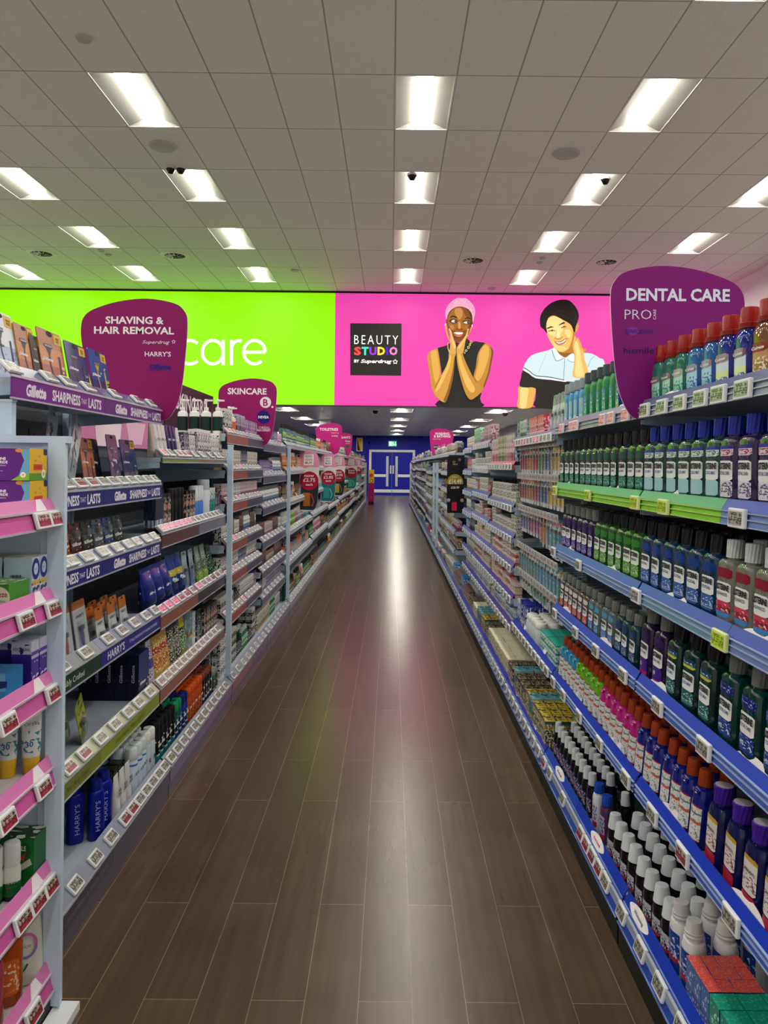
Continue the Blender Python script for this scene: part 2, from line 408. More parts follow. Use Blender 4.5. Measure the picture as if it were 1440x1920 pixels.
# ------------------------------------------------------------------ ceiling lights
refl = mat('9A9A95', .4); diff = mat('FFFAEA', .4, emit=LAMP); rim = mat('E8E8E8', .4)
def light_meshes(w, l, dh=.075):
    t = .05; a = MB()
    # tray: thin rim, sloping side wings up to the lamp channel, triangular end plates
    a.box(0, 0, -.004, t * .35, l, .006, rim); a.box(w - t * .35, 0, -.004, w, l, .006, rim)
    a.box(t * .35, 0, -.004, w - t * .35, t * .35, .006, rim); a.box(t * .35, l - t * .35, -.004, w - t * .35, l, .006, rim)
    c0, c1 = w * .355, w * .645; e = l * .045
    def quad(p): a.add(p, [(0, 1, 2, 3)], refl)
    quad([(.017, .017, 0), (c0, e, dh), (c0, l - e, dh), (.017, l - .017, 0)][::-1])
    quad([(w - .017, .017, 0), (w - .017, l - .017, 0), (c1, l - e, dh), (c1, e, dh)][::-1])
    quad([(.017, .017, 0), (w - .017, .017, 0), (c1, e, dh), (c0, e, dh)][::-1])
    quad([(.017, l - .017, 0), (c0, l - e, dh), (c1, l - e, dh), (w - .017, l - .017, 0)][::-1])
    a.box(c0 - .02, e, dh + .012, c1 + .02, l - e, dh + .03, rim)
    d = MB(); n = 6; pr = []
    for i in range(n + 1):
        t_ = math.pi * i / n; pr.append((w / 2 - (c1 - c0) / 2 * math.cos(t_), dh + .004 - .035 * math.sin(t_)))
    vs = [(x, y, z) for y in (e, l - e) for x, z in pr]
    d.add(vs, [(i, i + 1, n + 2 + i, n + 1 + i) for i in range(n)], diff)
    d.add(vs, [tuple(range(n + 1)), tuple(range(n + 1, 2 * n + 2))[::-1]], diff)
    return a.mesh('tray', ang=.3), d.mesh('diffuser')
tm, dm = light_meshes(TX, TY)
K_light = Kind('ceiling_light', 'ceiling light', 'recessed square ceiling light with bright tube', [('tray', tm, []), ('diffuser', dm, [])], (TX, TY, .1))
for x, y in LIGHTS:
    col = {-13: 'outermost left', -9: 'outer left', -5: 'inner left', 0: 'centre', 4: 'inner right', 8: 'outer right'}[round(x / TX)]
    K_light.put(0, x, y, ZC, col + ' ceiling row', 'recessed lights in the main ceiling', desc='recessed ceiling light')
tm, dm = light_meshes(TX, 1.3, .06)
K_far = Kind('ceiling_light', 'ceiling light', 'flat light in the lower ceiling', [('tray', tm, []), ('diffuser', dm, [])], (TX, 1.3, .1))
for x, y in FL:
    col = {-5: 'outer left', -3: 'left', 0: 'centre', 2: 'right'}[round(x)]
    K_far.put(0, x, y, ZF, col + ' row beyond the fascia', 'recessed lights beyond the fascia', desc='flat ceiling light')

# ------------------------------------------------------------------ small things on the ceiling
def dome(px, py, r, label, z=ZC):
    Y = (z - EYE) * FPX / max(1, 873 - py); X = at(px, py, Y)[0]
    e = empty('security_camera', (X, Y, z)); tag(e, label, 'camera', 'dome cameras on the ceiling')
    a = MB(); a.lathe([(r * 1.25, -.03), (r * 1.25, -.004), (r * 1.15, 0)], mat('D8D8DA', .4)); link('housing', a.mesh('housing'), e)
    a = MB(); a.lathe([(r * .15, -.03 - r * 1.15), (r * .6, -.03 - r), (r * .95, -.03 - r * .45), (r, -.03)], mat('141416', .12)); link('lens_dome', a.mesh('lens_dome'), e)
dome(320, 317, .055, 'black dome camera left of a pair before the left light')
dome(339, 317, .055, 'black dome camera right of a pair before the left light')
dome(773, 325, .055, 'black dome camera before the second centre light')
dome(1135, 329, .055, 'black dome camera before the second right light')
dome(704, 768, .075, 'white dome camera under the fascia by the centre lights', ZF)
dome(947, 770, .075, 'white dome camera under the fascia by the right light', ZF)
for px, py, lb in ((78, 474, 'outer left'), (328, 478, 'inner left'), (887, 487, 'inner right'), (1137, 490, 'outer right')):
    Y = 3.85 * FPX / (873 - py + (px - VX) * .0105); X = at(px, py, Y)[0]
    e = empty('air_vent', (X, Y, ZC)); tag(e, 'round swirl air vent in ceiling tile, %s one' % lb, 'vent', 'round ceiling vents')
    a = MB(); w = mat('E4E4E2', .4)
    a.loft([(-.02, ring(.40, .40, 2, 28)), (-.012, ring(.50, .50, 2, 28)), (-.001, ring(.52, .52, 2, 28))], w); link('collar', a.mesh('collar'), e)
    a = MB(); dk = mat('2A2A2C', .8); a.lathe([(.16, -.024), (.185, -.0205)], dk, 24); link('opening', a.mesh('opening'), e)
    a = MB()
    for k in range(12):
        R_ = Matrix.Rotation(2 * math.pi * k / 12, 4, 'Z') @ Matrix.Rotation(.6, 4, 'X')
        a.box(.05, -.012, -.034, .175, .012, -.031, w, R_)
    link('swirl_blades', a.mesh('swirl_blades'), e)
for px, py, r, lb in ((305, 273, .17, 'flat round speaker cover before the left dome cameras'), (1062, 287, .17, 'flat round speaker cover on the right of the ceiling'),
                      (157, 70, .07, 'small sensor near the front left ceiling light'), (190, 469, .06, 'small detector between left vents, nearer one'), (203, 477, .06, 'small detector between left vents, farther one'),
                      (1017, 483, .06, 'small detector between right vents, nearer one'), (1012, 491, .06, 'small detector between right vents, farther one'),
                      (553, 506, .08, 'small round smoke detector left of the centre lights'), (922, 540, .09, 'small smoke detector close to the pink fascia')):
    Y = 3.85 * FPX / (873 - py + (px - VX) * .0105); X = at(px, py, Y)[0]
    a = MB(); a.lathe([(r * .55, -.035), (r * .9, -.026), (r, -.004), (r, 0)], mat('B9B9BC', .5), 20)
    tag(link('ceiling_sensor' if r < .1 else 'ceiling_speaker', a.mesh('sensor'), None, (X, Y, ZC)), lb, 'detector' if r < .1 else 'speaker')

# ------------------------------------------------------------------ lit fascia with the advertisement
xs_, _ = at(628, 650, YB)
E_ = lambda c, k=1.0: mat(c, .5, emit=SIGN * k)
def clipx(pts, x1): return [(min(x, x1), z) for x, z in pts]
g = empty('lit_fascia', (-5, YB - .03, ZB)); tag(g, 'bright green backlit fascia panel reading care', 'sign')
def rel(pts, o): return [(x - o[0], z - o[1]) for x, z in pts]
a = MB(); a.box(XL + 5, -.02, .004, xs_ + 5, .03, ZC - ZB - .05, E_('84DA00', .92)); link('panel', a.mesh('panel'), g)
a = MB(); cx, cz = at(421, 657, YB)
mC = E_('F0FAF4')
def S_(pts, w=5.6): a.stroke([(at(x, y, YB)[0] + 5, at(x, y, YB)[1] - ZB) for x, y in pts], w * YB / FPX, -.0225, mC)
arc = lambda x, y, r, t0, t1, n=26, ry=None: [(x + r * math.cos(math.radians(t0 + (t1 - t0) * i / n)), y - (ry or r) * math.sin(math.radians(t0 + (t1 - t0) * i / n))) for i in range(n + 1)]
S_(arc(357, 661, 21.5, 48, 312, ry=22)); S_(arc(400, 661, 19.5, 0, 360, ry=22)); S_([(419.5, 638), (419.5, 685)])
S_([(435, 638), (435, 685)]); S_(arc(449, 655, 14, 180, 70, ry=15.5)); S_(arc(478, 661, 20, 318, 0, ry=22, n=2)[:0] + arc(478, 661, 20, 0, 312, ry=22)); S_([(458.5, 661), (498, 661)]); link('lettering', a.mesh('lettering'), g)['label'] = 'white rounded letters'
PO = (3, YB - .03, ZB)
g = empty('lit_fascia', PO); tag(g, 'bright pink backlit fascia with two smiling models', 'sign')
a = MB(); a.box(xs_ - 3, -.02, .004, XR - 3, .03, ZC - ZB - .05, E_('E644A8', .74)); link('panel', a.mesh('panel'), g)
# square black logo
a = MB(); p = [at(*q, YB) for q in ((657, 607), (753, 607.5), (752, 705), (657, 704))]
a.plate(rel(p, (3, ZB)), -.026, -.02, mat('2A2826', .5)); lg = link('logo_square', a.mesh('logo_square'), g); lg['label'] = 'black square logo with multicoloured letters'
a = MB(); pxm = YB / FPX
def T(mb_, s, px, py, h, m, y=-.028, **k):
    x, z = at(px, py, YB); mb_.text(s, x - 3, y, z - ZB, h * pxm, m, **k)
T(a, 'BEAUTY', 705.5, 637.5, 18, E_('FFFFFF'), bold=-.008, width=82 * pxm, space=1.35)
for ch, px, wd, c in (('S', 670.7, 13, 'F0413C'), ('T', 684.8, 13, '2CD9B0'), ('U', 699.4, 13.5, '8A2BCB'), ('D', 715, 14, 'FFCB2E'), ('I', 725.8, 4.5, '3A12B8'), ('O', 737.7, 15, 'F673B8')):
    T(a, ch, px, 658.5, 14.5, E_(c), bold=.045, width=wd * pxm)
T(a, 'BY', 669, 677.5, 5.5, E_('FFFFFF'), bold=.03, width=9.5 * pxm)
T(a, 'Superdrug', 705.5, 677.8, 6.5, E_('FFFFFF'), bold=.025, shear=.25, width=58 * pxm)
x, z = at(741, 679, YB); a.star(x - 3, z - ZB, 4.6 * pxm, -.028, E_('FFFFFF')); link('lettering', a.mesh('lettering'), lg)

class Art:
    """flat printed figure: outlines in the coordinates of one enlargement of the photograph"""
    def __init__(s, ox, oy, k): s.ox, s.oy, s.k = ox, oy, k; s.mb = MB(); s.y = -.022
    def P(s, pts): return rel([at(s.ox + x / s.k, s.oy + y / s.k, YB) for x, y in pts], (3, ZB))
    def fill(s, pts, c, n=4, sm=True, k=.76):
        s.y -= .0006; s.mb.plate(s.P(spline(pts, n) if sm else pts), s.y, None, E_(c, k)); return s
    def line(s, pts, w, c, sm=True, k=.76):
        s.y -= .0006; s.mb.stroke(s.P(spline(pts, 5, False) if sm else pts), w / s.k * pxm, s.y, E_(c, k)); return s
    def dot(s, x, y, rx, ry, c, k=.76):
        return s.fill([(x + rx * math.cos(t * math.pi / 6), y + ry * math.sin(t * math.pi / 6)) for t in range(12)], c, sm=False, k=k)
    def done(s, name, parent, label=None):
        o = link(name, s.mb.mesh(name, False), parent)
        if label: o['label'] = label
        return o
# --- the woman
W = Art(790, 545, 8.533)
W.fill([(258,925),(340,900),(410,875),(440,850),(520,845),(600,850),(720,775),(790,830),(860,815),(940,830),(1020,850),(950,950),(893,1050),(885,1160),(860,1300),(890,1480),(930,1560),(948,1610),(955,1660),(935,1720),(955,1790),(970,1862),(265,1862),(260,1775),(330,1700),(330,1400),(300,1170),(275,1000)], '232220', 2)
W.fill([(255,930),(180,955),(112,1005),(93,1085),(113,1230),(138,1380),(155,1520),(190,1640),(240,1715),(300,1600),(312,1440),(305,1350),(297,1160),(270,1010)], 'C08A35')
W.fill([(150,990),(200,960),(245,975),(262,1060),(280,1200),(290,1330),(240,1480),(200,1400),(170,1200)], 'D8A44A')
W.fill([(1020,850),(1095,885),(1138,950),(1146,1020),(1112,1190),(1085,1330),(1050,1430),(1000,1550),(935,1645),(860,1600),(870,1490),(832,1375),(870,1220),(890,1060),(935,945)], 'B98034')
W.fill([(1000,880),(1060,890),(1080,980),(1050,1150),(990,1320),(920,1440),(870,1430),(860,1360),(905,1180),(925,1010)], 'D8A44A')
W.fill([(1100,900),(1138,950),(1146,1020),(1112,1190),(1085,1330),(1050,1430),(1000,1550),(990,1520),(1060,1320),(1095,1130),(1115,1000)], '7A4A1A')
W.fill([(545,820),(600,845),(680,800),(730,770),(735,840),(690,880),(610,890),(555,870)], '402512')
W.line([(428,840),(420,890),(428,940),(445,985)], 16, 'D9C07A'); W.line([(428,850),(421,895),(430,945)], 5, '50401A')
for q in ((792,830,18,24),(772,870,16,22),(748,915,20,24),(712,965,20,20),(688,1000,14,14)): W.dot(*q, 'DCC684').dot(q[0], q[1], q[2] * .5, q[3] * .55, '2E2416')
# head
W.fill([(402,430),(396,505),(415,590),(450,690),(500,785),(545,828),(600,832),(660,795),(725,735),(785,640),(818,540),(824,410),(800,300),(700,232),(560,238),(450,300)], '7E4A1C')
W.fill([(430,430),(425,520),(440,590),(490,640),(540,650),(600,665),(660,655),(720,610),(745,560),(730,460),(680,370),(640,280),(540,285),(470,350)], 'A0662A')
W.fill([(540,300),(620,290),(655,350),(645,430),(600,470),(560,420),(530,360)], 'C48A48')
W.fill([(690,240),(800,310),(824,410),(815,540),(790,630),(770,560),(790,470),(760,360),(700,290)], '56300F')
W.fill([(385,440),(382,345),(415,255),(450,215),(500,168),(545,140),(590,125),(650,132),(705,128),(745,158),(782,188),(828,248),(856,328),(845,420),(818,520),(806,400),(765,325),(690,278),(600,262),(520,285),(455,335),(418,400),(402,470)], 'F2A8C4', 3)
random.seed(4)
for k in range(70):
    t = random.uniform(.12, .95) * math.pi; r = random.uniform(.80, 1.0)
    W.dot(620 - 228 * r * math.cos(t), 400 - 262 * r * math.sin(t) * .98, random.uniform(7, 13), random.uniform(5, 9), random.choice(['E58FB0', 'FAC6DA', 'D987A8']))
# eyes, brows, nose, mouth
W.fill([(440,490),(480,465),(540,470),(570,500),(555,530),(500,540),(450,520)], '5E3413').fill([(650,505),(700,488),(755,495),(778,520),(750,550),(690,550)], '5E3413')
W.fill([(470,505),(500,482),(535,485),(558,508),(530,524),(490,522)], 'DCD2C4').fill([(668,520),(700,506),(745,510),(762,528),(725,544),(690,540)], 'D8CEC0')
W.dot(538, 504, 17, 18, '1C0F08').dot(742, 524, 17, 17, '1C0F08').dot(544, 498, 4, 4, 'FFFFFF').dot(748, 518, 4, 4, 'FFFFFF')
W.line([(462,508),(495,480),(535,481),(560,505)], 7, '1E1008').line([(662,520),(700,503),(748,507),(768,526)], 7, '1E1008')
W.fill([(450,440),(495,415),(535,425),(566,442),(555,455),(500,434),(462,450)], '2E1808').fill([(685,462),(735,441),(778,458),(772,472),(735,458),(695,472)], '2E1808')
W.fill([(545,620),(570,590),(600,560),(630,590),(655,622),(640,645),(600,640),(560,642)], '94581F').line([(550,622),(565,640),(598,640),(630,643),(652,626)], 9, '4A270C')
W.fill([(585,520),(612,520),(622,590),(612,622),(590,622),(580,590)], 'D09A58')
W.fill([(455,560),(500,570),(520,610),(490,640),(460,610)], 'BE7E3C').fill([(680,600),(720,575),(735,610),(705,650),(680,640)], 'A86A2C')
W.fill([(498,690),(540,668),(590,678),(640,670),(668,688),(652,728),(605,758),(555,748),(515,722)], 'A64A3C')
W.fill([(515,688),(560,678),(610,682),(660,688),(640,708),(590,718),(545,706)], 'FBF6F0').fill([(525,718),(560,730),(610,730),(645,715),(625,745),(585,752),(548,742)], 'D87A68')
W.line([(470,640),(490,690),(500,730)], 8, '6E3C14')
# forearms and hands, in front of the face
W.fill([(440,1020),(430,1100),(385,1230),(310,1370),(225,1550),(195,1625),(250,1715),(300,1765),(345,1790),(388,1783),(430,1680),(480,1500),(513,1300),(533,1080),(548,1005)], 'C99440')
W.fill([(450,1040),(470,1080),(440,1230),(370,1400),(290,1560),(240,1620),(225,1590),(310,1400),(395,1240)], 'E0B45C')
W.fill([(388,1783),(430,1680),(480,1500),(513,1300),(533,1080),(520,1090),(490,1290),(440,1500),(390,1660),(350,1760)], '8A5A20')
W.fill([(553,1000),(558,1090),(580,1250),(640,1480),(700,1655),(768,1748),(835,1730),(935,1645),(945,1580),(880,1480),(805,1365),(722,1200),(665,1060),(645,1000)], 'BC8636')
W.fill([(575,1020),(620,1030),(650,1150),(720,1330),(800,1480),(850,1590),(800,1640),(720,1560),(650,1380),(590,1180)], 'DDAE58')
W.line([(880,1480),(845,1425),(805,1365)], 9, '6E4416').line([(215,1560),(260,1480),(300,1400)], 8, '7A4C18')
W.fill([(370,545),(372,600),(390,690),(420,780),(452,840),(450,950),(438,1025),(548,1012),(552,930),(532,850),(498,755),(474,665),(446,625),(432,635),(452,720),(455,770),(432,720),(408,620),(388,552)], 'D2A050')
W.fill([(812,560),(790,590),(768,640),(740,720),(748,632),(725,648),(695,735),(625,830),(565,915),(550,1005),(652,1012),(682,910),(700,810),(745,730),(790,640),(806,600)], 'CF9C4C')
W.fill([(452,640),(470,670),(498,760),(530,855),(545,930),(520,940),(490,860),(470,760)], 'E8BE74').fill([(728,655),(700,740),(640,830),(590,900),(580,950),(620,920),(680,830),(720,730)], 'E4B868')
W.dot(380, 560, 12, 20, 'F6D8D4').dot(803, 576, 10, 20, 'F6D8D4').dot(441, 634, 9, 12, 'F6D8D4').dot(738, 638, 10, 12, 'F6D8D4').dot(733, 740, 9, 10, 'F8F4E8')
W.line([(404,630),(430,730),(448,800)], 6, '6E4416').line([(752,690),(730,750),(706,800)], 6, '6E4416').line([(549,925),(551,1000),(552,1080)], 9, '3A220C')
W.done('printed_portrait', g, 'woman with short pink hair and black top, hands on cheeks')
# --- the man
G = Art(960, 545, 7.579)
G.fill([(100,1365),(325,1385),(318,1480),(300,1560),(262,1665),(78,1665),(84,1500)], 'DCA850').fill([(120,1390),(220,1395),(215,1520),(190,1660),(110,1660),(108,1500)], 'F0CC80')
G.fill([(150,1130),(240,1180),(330,1240),(540,1260),(740,1290),(900,1300),(900,1665),(335,1665),(322,1560),(330,1392),(215,1380),(104,1362),(120,1250)], '23211F', 2)
G.fill([(160,1100),(200,1005),(262,932),(360,890),(480,860),(560,830),(610,815),(735,950),(860,890),(1010,888),(1100,895),(1170,920),(1240,965),(1300,1010),(1300,1290),(740,1290),(500,1250),(330,1235),(240,1175)], 'C9DEE4', 3)
G.fill([(150,1132),(240,1185),(330,1248),(540,1270),(745,1300),(745,1280),(540,1250),(330,1222),(245,1165),(158,1112)], 'F6FAFC', 2)
G.line([(165,1098),(245,1150),(330,1212),(520,1232),(735,1276)], 11, '2E3444')
G.line([(480,900),(440,1000),(370,1160)], 7, 'A8BEC6').line([(1170,935),(1110,985),(1070,1090)], 6, '7C8C94')
G.fill([(600,780),(625,860),(680,925),(745,955),(800,945),(872,905),(880,700),(760,720)], 'B47A34').fill([(640,860),(690,925),(745,950),(800,935),(870,895),(800,890),(720,890)], '8E5A22')
G.fill([(600,815),(565,850),(580,920),(632,1008),(725,960),(660,905)], 'DCEAEE').fill([(860,895),(760,955),(745,970),(800,1000),(872,1028)], 'DCEAEE')
G.line([(562,850),(585,930),(630,1005),(725,962)], 7, '3A4650').line([(770,975),(820,1010),(872,1025)], 6, '5C6870').line([(742,965),(735,1080),(724,1270)], 6, '5C6870')
# head
G.fill([(895,490),(925,468),(938,510),(918,575),(890,600)], 'D39A4E')
G.fill([(478,420),(474,520),(490,630),(530,720),(590,815),(640,862),(690,878),(740,868),(810,820),(852,765),(876,680),(892,570),(875,420),(720,330),(560,350)], 'E8B864')
G.fill([(500,430),(490,520),(505,600),(560,640),(600,660),(650,650),(700,600),(720,520),(700,420),(600,370)], 'F6D48C')
G.fill([(560,720),(600,810),(650,850),(700,860),(760,835),(720,800),(650,790),(600,740)], 'F3CC84').fill([(740,580),(800,560),(830,620),(800,680),(770,660)], 'F6D48C')
G.fill([(860,560),(892,570),(876,680),(852,765),(800,825),(830,740),(850,660)], 'BC823A')
G.fill([(395,505),(388,420),(405,345),(448,272),(500,218),(580,168),(680,138),(790,145),(862,200),(918,280),(940,370),(915,470),(895,520),(884,600),(862,575),(835,505),(790,465),(720,425),(650,388),(580,362),(520,385),(488,440),(476,520),(492,615),(450,565),(412,535)], '1A1412', 3)
G.line([(560,350),(640,300),(760,290)], 8, '33271F').line([(600,360),(700,350),(800,400)], 7, '33271F').line([(470,300),(560,240),(680,210)], 7, '2C221C').line([(850,250),(890,340),(890,440)], 7, '2C221C')
G.fill([(488,542),(540,515),(585,526),(545,534),(495,552)], '2A1C10').fill([(655,496),(720,456),(745,470),(700,486),(662,502)], '2A1C10')
G.line([(508,586),(555,568),(600,575)], 9, '241408').line([(690,538),(735,515),(762,522)], 9, '241408').line([(520,592),(560,586),(598,588)], 4, 'C48C48').line([(700,546),(735,536),(758,534)], 4, 'C48C48')
G.dot(560, 577, 12, 7, '1A0E06').dot(728, 524, 12, 7, '1A0E06')
G.line([(620,560),(612,640),(600,672)], 6, 'CC9448').line([(598,680),(625,692),(650,698),(690,682),(705,660)], 8, '8E5A24').fill([(625,600),(650,590),(672,650),(650,680),(625,670)], 'FADC9C')
G.fill([(596,724),(640,735),(690,722),(768,680),(755,725),(715,768),(668,785),(625,765)], 'A65A48').fill([(612,734),(650,745),(700,732),(758,694),(742,725),(700,750),(650,760)], 'F8F2EA')
G.fill([(640,768),(690,768),(735,742),(710,772),(670,784)], 'CC8070').line([(580,700),(592,740),(612,770)], 5, 'C08840').line([(775,660),(790,690),(780,730)], 5, 'C08840')
# raised arm and hand behind the neck
G.fill([(985,835),(1038,828),(1044,840),(1022,885),(1000,890)], 'C08A3C')
G.fill([(884,650),(905,690),(930,680),(958,740),(985,820),(1005,880),(1018,985),(1060,1110),(1062,1230),(858,1230),(866,1080),(874,930),(852,820),(858,730)], 'E2B05C')
G.fill([(880,720),(915,740),(940,820),(960,880),(975,1000),(1000,1120),(1000,1220),(890,1220),(890,1060),(895,900),(872,800)], 'F4D088')
G.line([(930,690),(950,760),(975,830)], 6, 'A87030').line([(905,690),(880,740),(862,790)], 6, 'A87030')
G.done('printed_portrait', g, 'man with dark hair in pale polo shirt, hand behind neck')

# ------------------------------------------------------------------ far end: door, exit sign, poster
wf = mat('E9E9EC', .4); db = mat('1B1EA6', .4)
d = empty('door_1', (.05, YW, 0)); tag(d, 'blue double doors with white frame under exit sign', 'door', kind='structure')
def dr(name, boxes, m, label=None, parent=None):
    a = MB()
    for x0, z0, x1, z1, y0, y1 in boxes: a.box(x0 - .05, y0, z0, x1 - .05, y1, z1, m)
    o = link(name, a.mesh(name), parent or d)
    if label: o['label'] = label
    return o
dr('frame', [(DX0, 0, DX0 + .11, DZ, -.05, .1), (DX1 - .11, 0, DX1, DZ, -.05, .1), (DX0 + .11, DZ - .11, DX1 - .11, DZ, -.05, .1)], wf, 'white frame')
for sgn in (-1, 1):
    x0, x1 = (DX0 + .115, .045) if sgn < 0 else (.055, DX1 - .115)
    lf = dr('door_leaf', [(x0, .01, x1, DZ - .115, 0, .045)], db)
    mx = lambda v: v if sgn > 0 else .1 - v
    def bx(x0, z0, x1, z1, y0=-.012, y1=-.001): 
        p, q = sorted((mx(x0), mx(x1))); return [(p, z0, q, z1, y0, y1)]
    dr('vision_panel', bx(.215, .45, .33, 1.90), mat('C9CCD2', .15), 'tall narrow pale strip', lf)
    dr('push_plate', bx(.075, 1.06, .15, 1.46), mat('D4D6DC', .3, .6), None, lf)
    dr('push_bar', bx(.34, .90, .98, 1.03), wf, 'white band', lf)
    dr('kick_plate', bx(.06, .15, .99, .30), wf, 'white band', lf)
e = empty('exit_sign', (at(736, 832, YW - .05)[0], YW - .05, at(736, 832, YW - .05)[1])); tag(e, 'green lit exit sign above the blue double doors', 'sign')
a = MB(); a.box(-.2, -.02, -.13, .2, .05, .13, mat('12B878', .4, emit=1.0)); link('housing', a.mesh('housing'), e)
a = MB(); wh = mat('F4FFF8', .4, emit=1.6); y = -.022
a.box(-.16, y, -.1, -.04, y + .001, .1, wh); a.disc(.02, .07, .022, y, wh); a.stroke([(.01, .04), (.03, -.02), (.0, -.09)], .03, y, wh); a.stroke([(.03, -.02), (.07, -.08)], .025, y, wh); a.stroke([(-.03, .0), (.02, .03), (.07, .0)], .02, y, wh)
a.stroke([(.14, .09), (.14, -.04)], .03, y, wh); a.plate([(.09, -.03), (.14, -.1), (.19, -.03)], y, None, wh); link('pictogram', a.mesh('pictogram'), e)
x0, z0 = at(668.5, 846, YW); x1, z1 = at(680, 821, YW)
e = empty('wall_poster', ((x0 + x1) / 2, YW, z0)); tag(e, 'white framed yellow poster on the blue wall left of the doors', 'poster'); w, h = (x1 - x0), z1 - z0
a = MB(); a.box(-w / 2, -.03, 0, w / 2, -.001, h, wf); link('frame', a.mesh('frame'), e)
a = MB(); a.box(-w / 2 + .03, -.034, .03, w / 2 - .03, -.030, h - .03, mat('F2B21C', .4)); a.plate([(-w / 2 + .03, h - .03), (-w / 2 + .03, .03), (w / 2 - .1, .03)], -.036, -.034, mat('3A2A20', .5)); link('print', a.mesh('print'), e)
a = MB(); a.lathe([(.02, -.02), (.045, -.012), (.05, 0)], mat('A01828', .4)); o = link('fire_alarm', a.mesh('fire_alarm'), None, (at(692, 830, YW)[0], YW, at(692, 830, YW)[1]), (math.pi / 2, 0, 0)); tag(o, 'small red alarm point on the blue wall', 'alarm')

# ------------------------------------------------------------------ rounded department signs
PICK = [(0,.80),(.03,.90),(.13,.965),(.38,1),(.65,.975),(.88,.91),(.97,.85),(1,.76),(.985,.60),(.90,.30),(.81,.1),(.70,.02),(.5,0),(.24,0),(.14,.05),(.06,.22),(.02,.5)]
def pick(Y, bounds, mirror, colr, label, texts, extra=None):
    x0, z1 = at(bounds[0], bounds[1], Y); x1, z0 = at(bounds[2], bounds[3], Y)
    cx = (x0 + x1) / 2; k = Y / FPX
    e = empty('department_sign', (cx, Y, z0)); tag(e, label, 'sign', 'rounded department signs over the shelves')
    pts = [((1 - u if mirror else u) * (x1 - x0) + x0 - cx, v * (z1 - z0)) for u, v in PICK]
    a = MB(); a.plate(spline(pts, 5), -.003, .003, mat(colr, .5), mat('E6C8DC', .4)); link('board', a.mesh('board', ang=.9), e)
    a = MB(); H = texts[0][3]
    for s, px, py, h, c, kw in texts:
        kw = dict(kw); x, z = at(px, py, Y)
        if 'width' in kw: kw['width'] = kw['width'] * k
        m_ = a if (h > .9 * H and c == texts[0][4]) else MB()
        m_.text(s, x - cx, -.0042, z - z0, h * k, mat(c, .5), **kw)
        if m_ is not a: link('brand_name', m_.mesh('brand_name', False), e)
    link('heading', a.mesh('heading', False), e)
    if extra:
        a = MB(); extra(a, lambda px, py: (at(px, py, Y)[0] - cx, at(px, py, Y)[1] - z0), k); link('logo', a.mesh('logo', False), e)
    return e
wt = 'F4EEF6'
def xs1(a, P, k): x, z = P(326, 641); a.star(x, z, 3.6 * k, -.0042, mat(wt, .5)); x, z = P(292, 695.5); a.box(x - 17 * k, -.0042, z, x + 13 * k, -.004, z + .5 * k, mat('2A1A6A', .5))
pick(3.30, (153, 559, 350, 789), True, '8C0A62', 'large magenta shaving and hair removal sign above the razors', [
    ('SHAVING &', 253, 600.5, 13.5, wt, dict(bold=.028, width=109)), ('HAIR REMOVAL', 252, 619.5, 13.5, wt, dict(bold=.028, width=150)),
    ('Superdrug', 293, 641.5, 6.5, wt, dict(bold=.0, shear=.3, width=51)), ("HARRY'S", 296.5, 664, 9, wt, dict(bold=.012, width=49)),
    ('Gillette', 301, 688, 9, '2A1A8A', dict(bold=.05, shear=.2, width=40))], xs1)
def xs2(a, P, k):
    x, z = P(494.5, 782); a.disc(x, z, 12.6 * k, -.0040, mat('12127E', .4)); a.text('NIVEA', x, -.0044, z, 5 * k, mat(wt, .5), bold=.04, width=20 * k); x, z = P(499.5, 754.5); a.disc(x - 1.5 * k, z, 10.5 * k, -.0040, mat(wt, .5))
    a.text('B', x - 1.5 * k, -.0044, z, 13 * k, mat('980C68', .5), bold=.02); a.disc(x + 11.5 * k, z - 8.5 * k, 2 * k, -.0040, mat(wt, .5))
pick(5.92, (410, 709, 518, 836), True, '980C68', 'magenta skincare sign above the second post', [
    ('SKINCARE', 463.5, 733.5, 11.5, wt, dict(bold=.03, width=73)), 
    ("L'ORÉAL", 494, 802, 5.2, wt, dict(width=25)), ('MEN EXPERT', 494.5, 807, 3.6, wt, dict(bold=.03, width=25))], xs2)
pick(13.0, (592, 793, 641, 851), True, 'C41C82', 'pink toiletries sign, third along the left shelves', [
    ('TOILETRIES', 616.5, 805, 5, wt, dict(bold=.03, width=35)), ('Superdrug', 628, 811.5, 2, wt, dict(width=14)), ('LYNX', 628, 817.5, 2.4, wt, dict(bold=.02, width=12))])
def xs4(a, P, k): x, z = P(651.5, 837); a.disc(x, z, 4.2 * k, -.0040, mat('1A6A44', .4), 3 * k)
pick(17.3, (615, 811, 660.5, 856), True, 'C82084', 'pink deodorants sign, farthest along the left shelves', [
    ('DEODORANTS', 638.5, 820, 4.2, wt, dict(bold=.03, width=37)), ('Dove', 652, 827, 2.6, wt, dict(bold=.03, width=9)), ('SURE', 652, 831, 1.6, wt, dict(width=8))], xs4)
def xs5(a, P, k):
    x, z = P(1226.5, 590); a.text('CARE', x, -.0042, z, 5.5 * k, mat(wt, .5), turn=True, width=19 * k)
    x, z = P(1186, 621); a.disc(x, z, 11 * k, -.0036, mat('8A2AA0', .4), 8 * k)
pick(2.30, (1145, 498, 1393, 789), False, '7E0A74', 'large purple dental care sign above the mouthwash shelves', [
    ('DENTAL CARE', 1270.5, 553, 23, 'DCE2FA', dict(bold=.03, width=194)), ('PRO', 1195.5, 589.5, 19, 'DCDCF4', dict(bold=-.01, width=50)),
    ('SENSODYNE', 1198, 621.5, 7.5, '2A2A8E', dict(bold=.02, shear=.2, width=54)), ('hismile', 1197, 657, 13, '24104E', dict(bold=.0, width=57))], xs5)
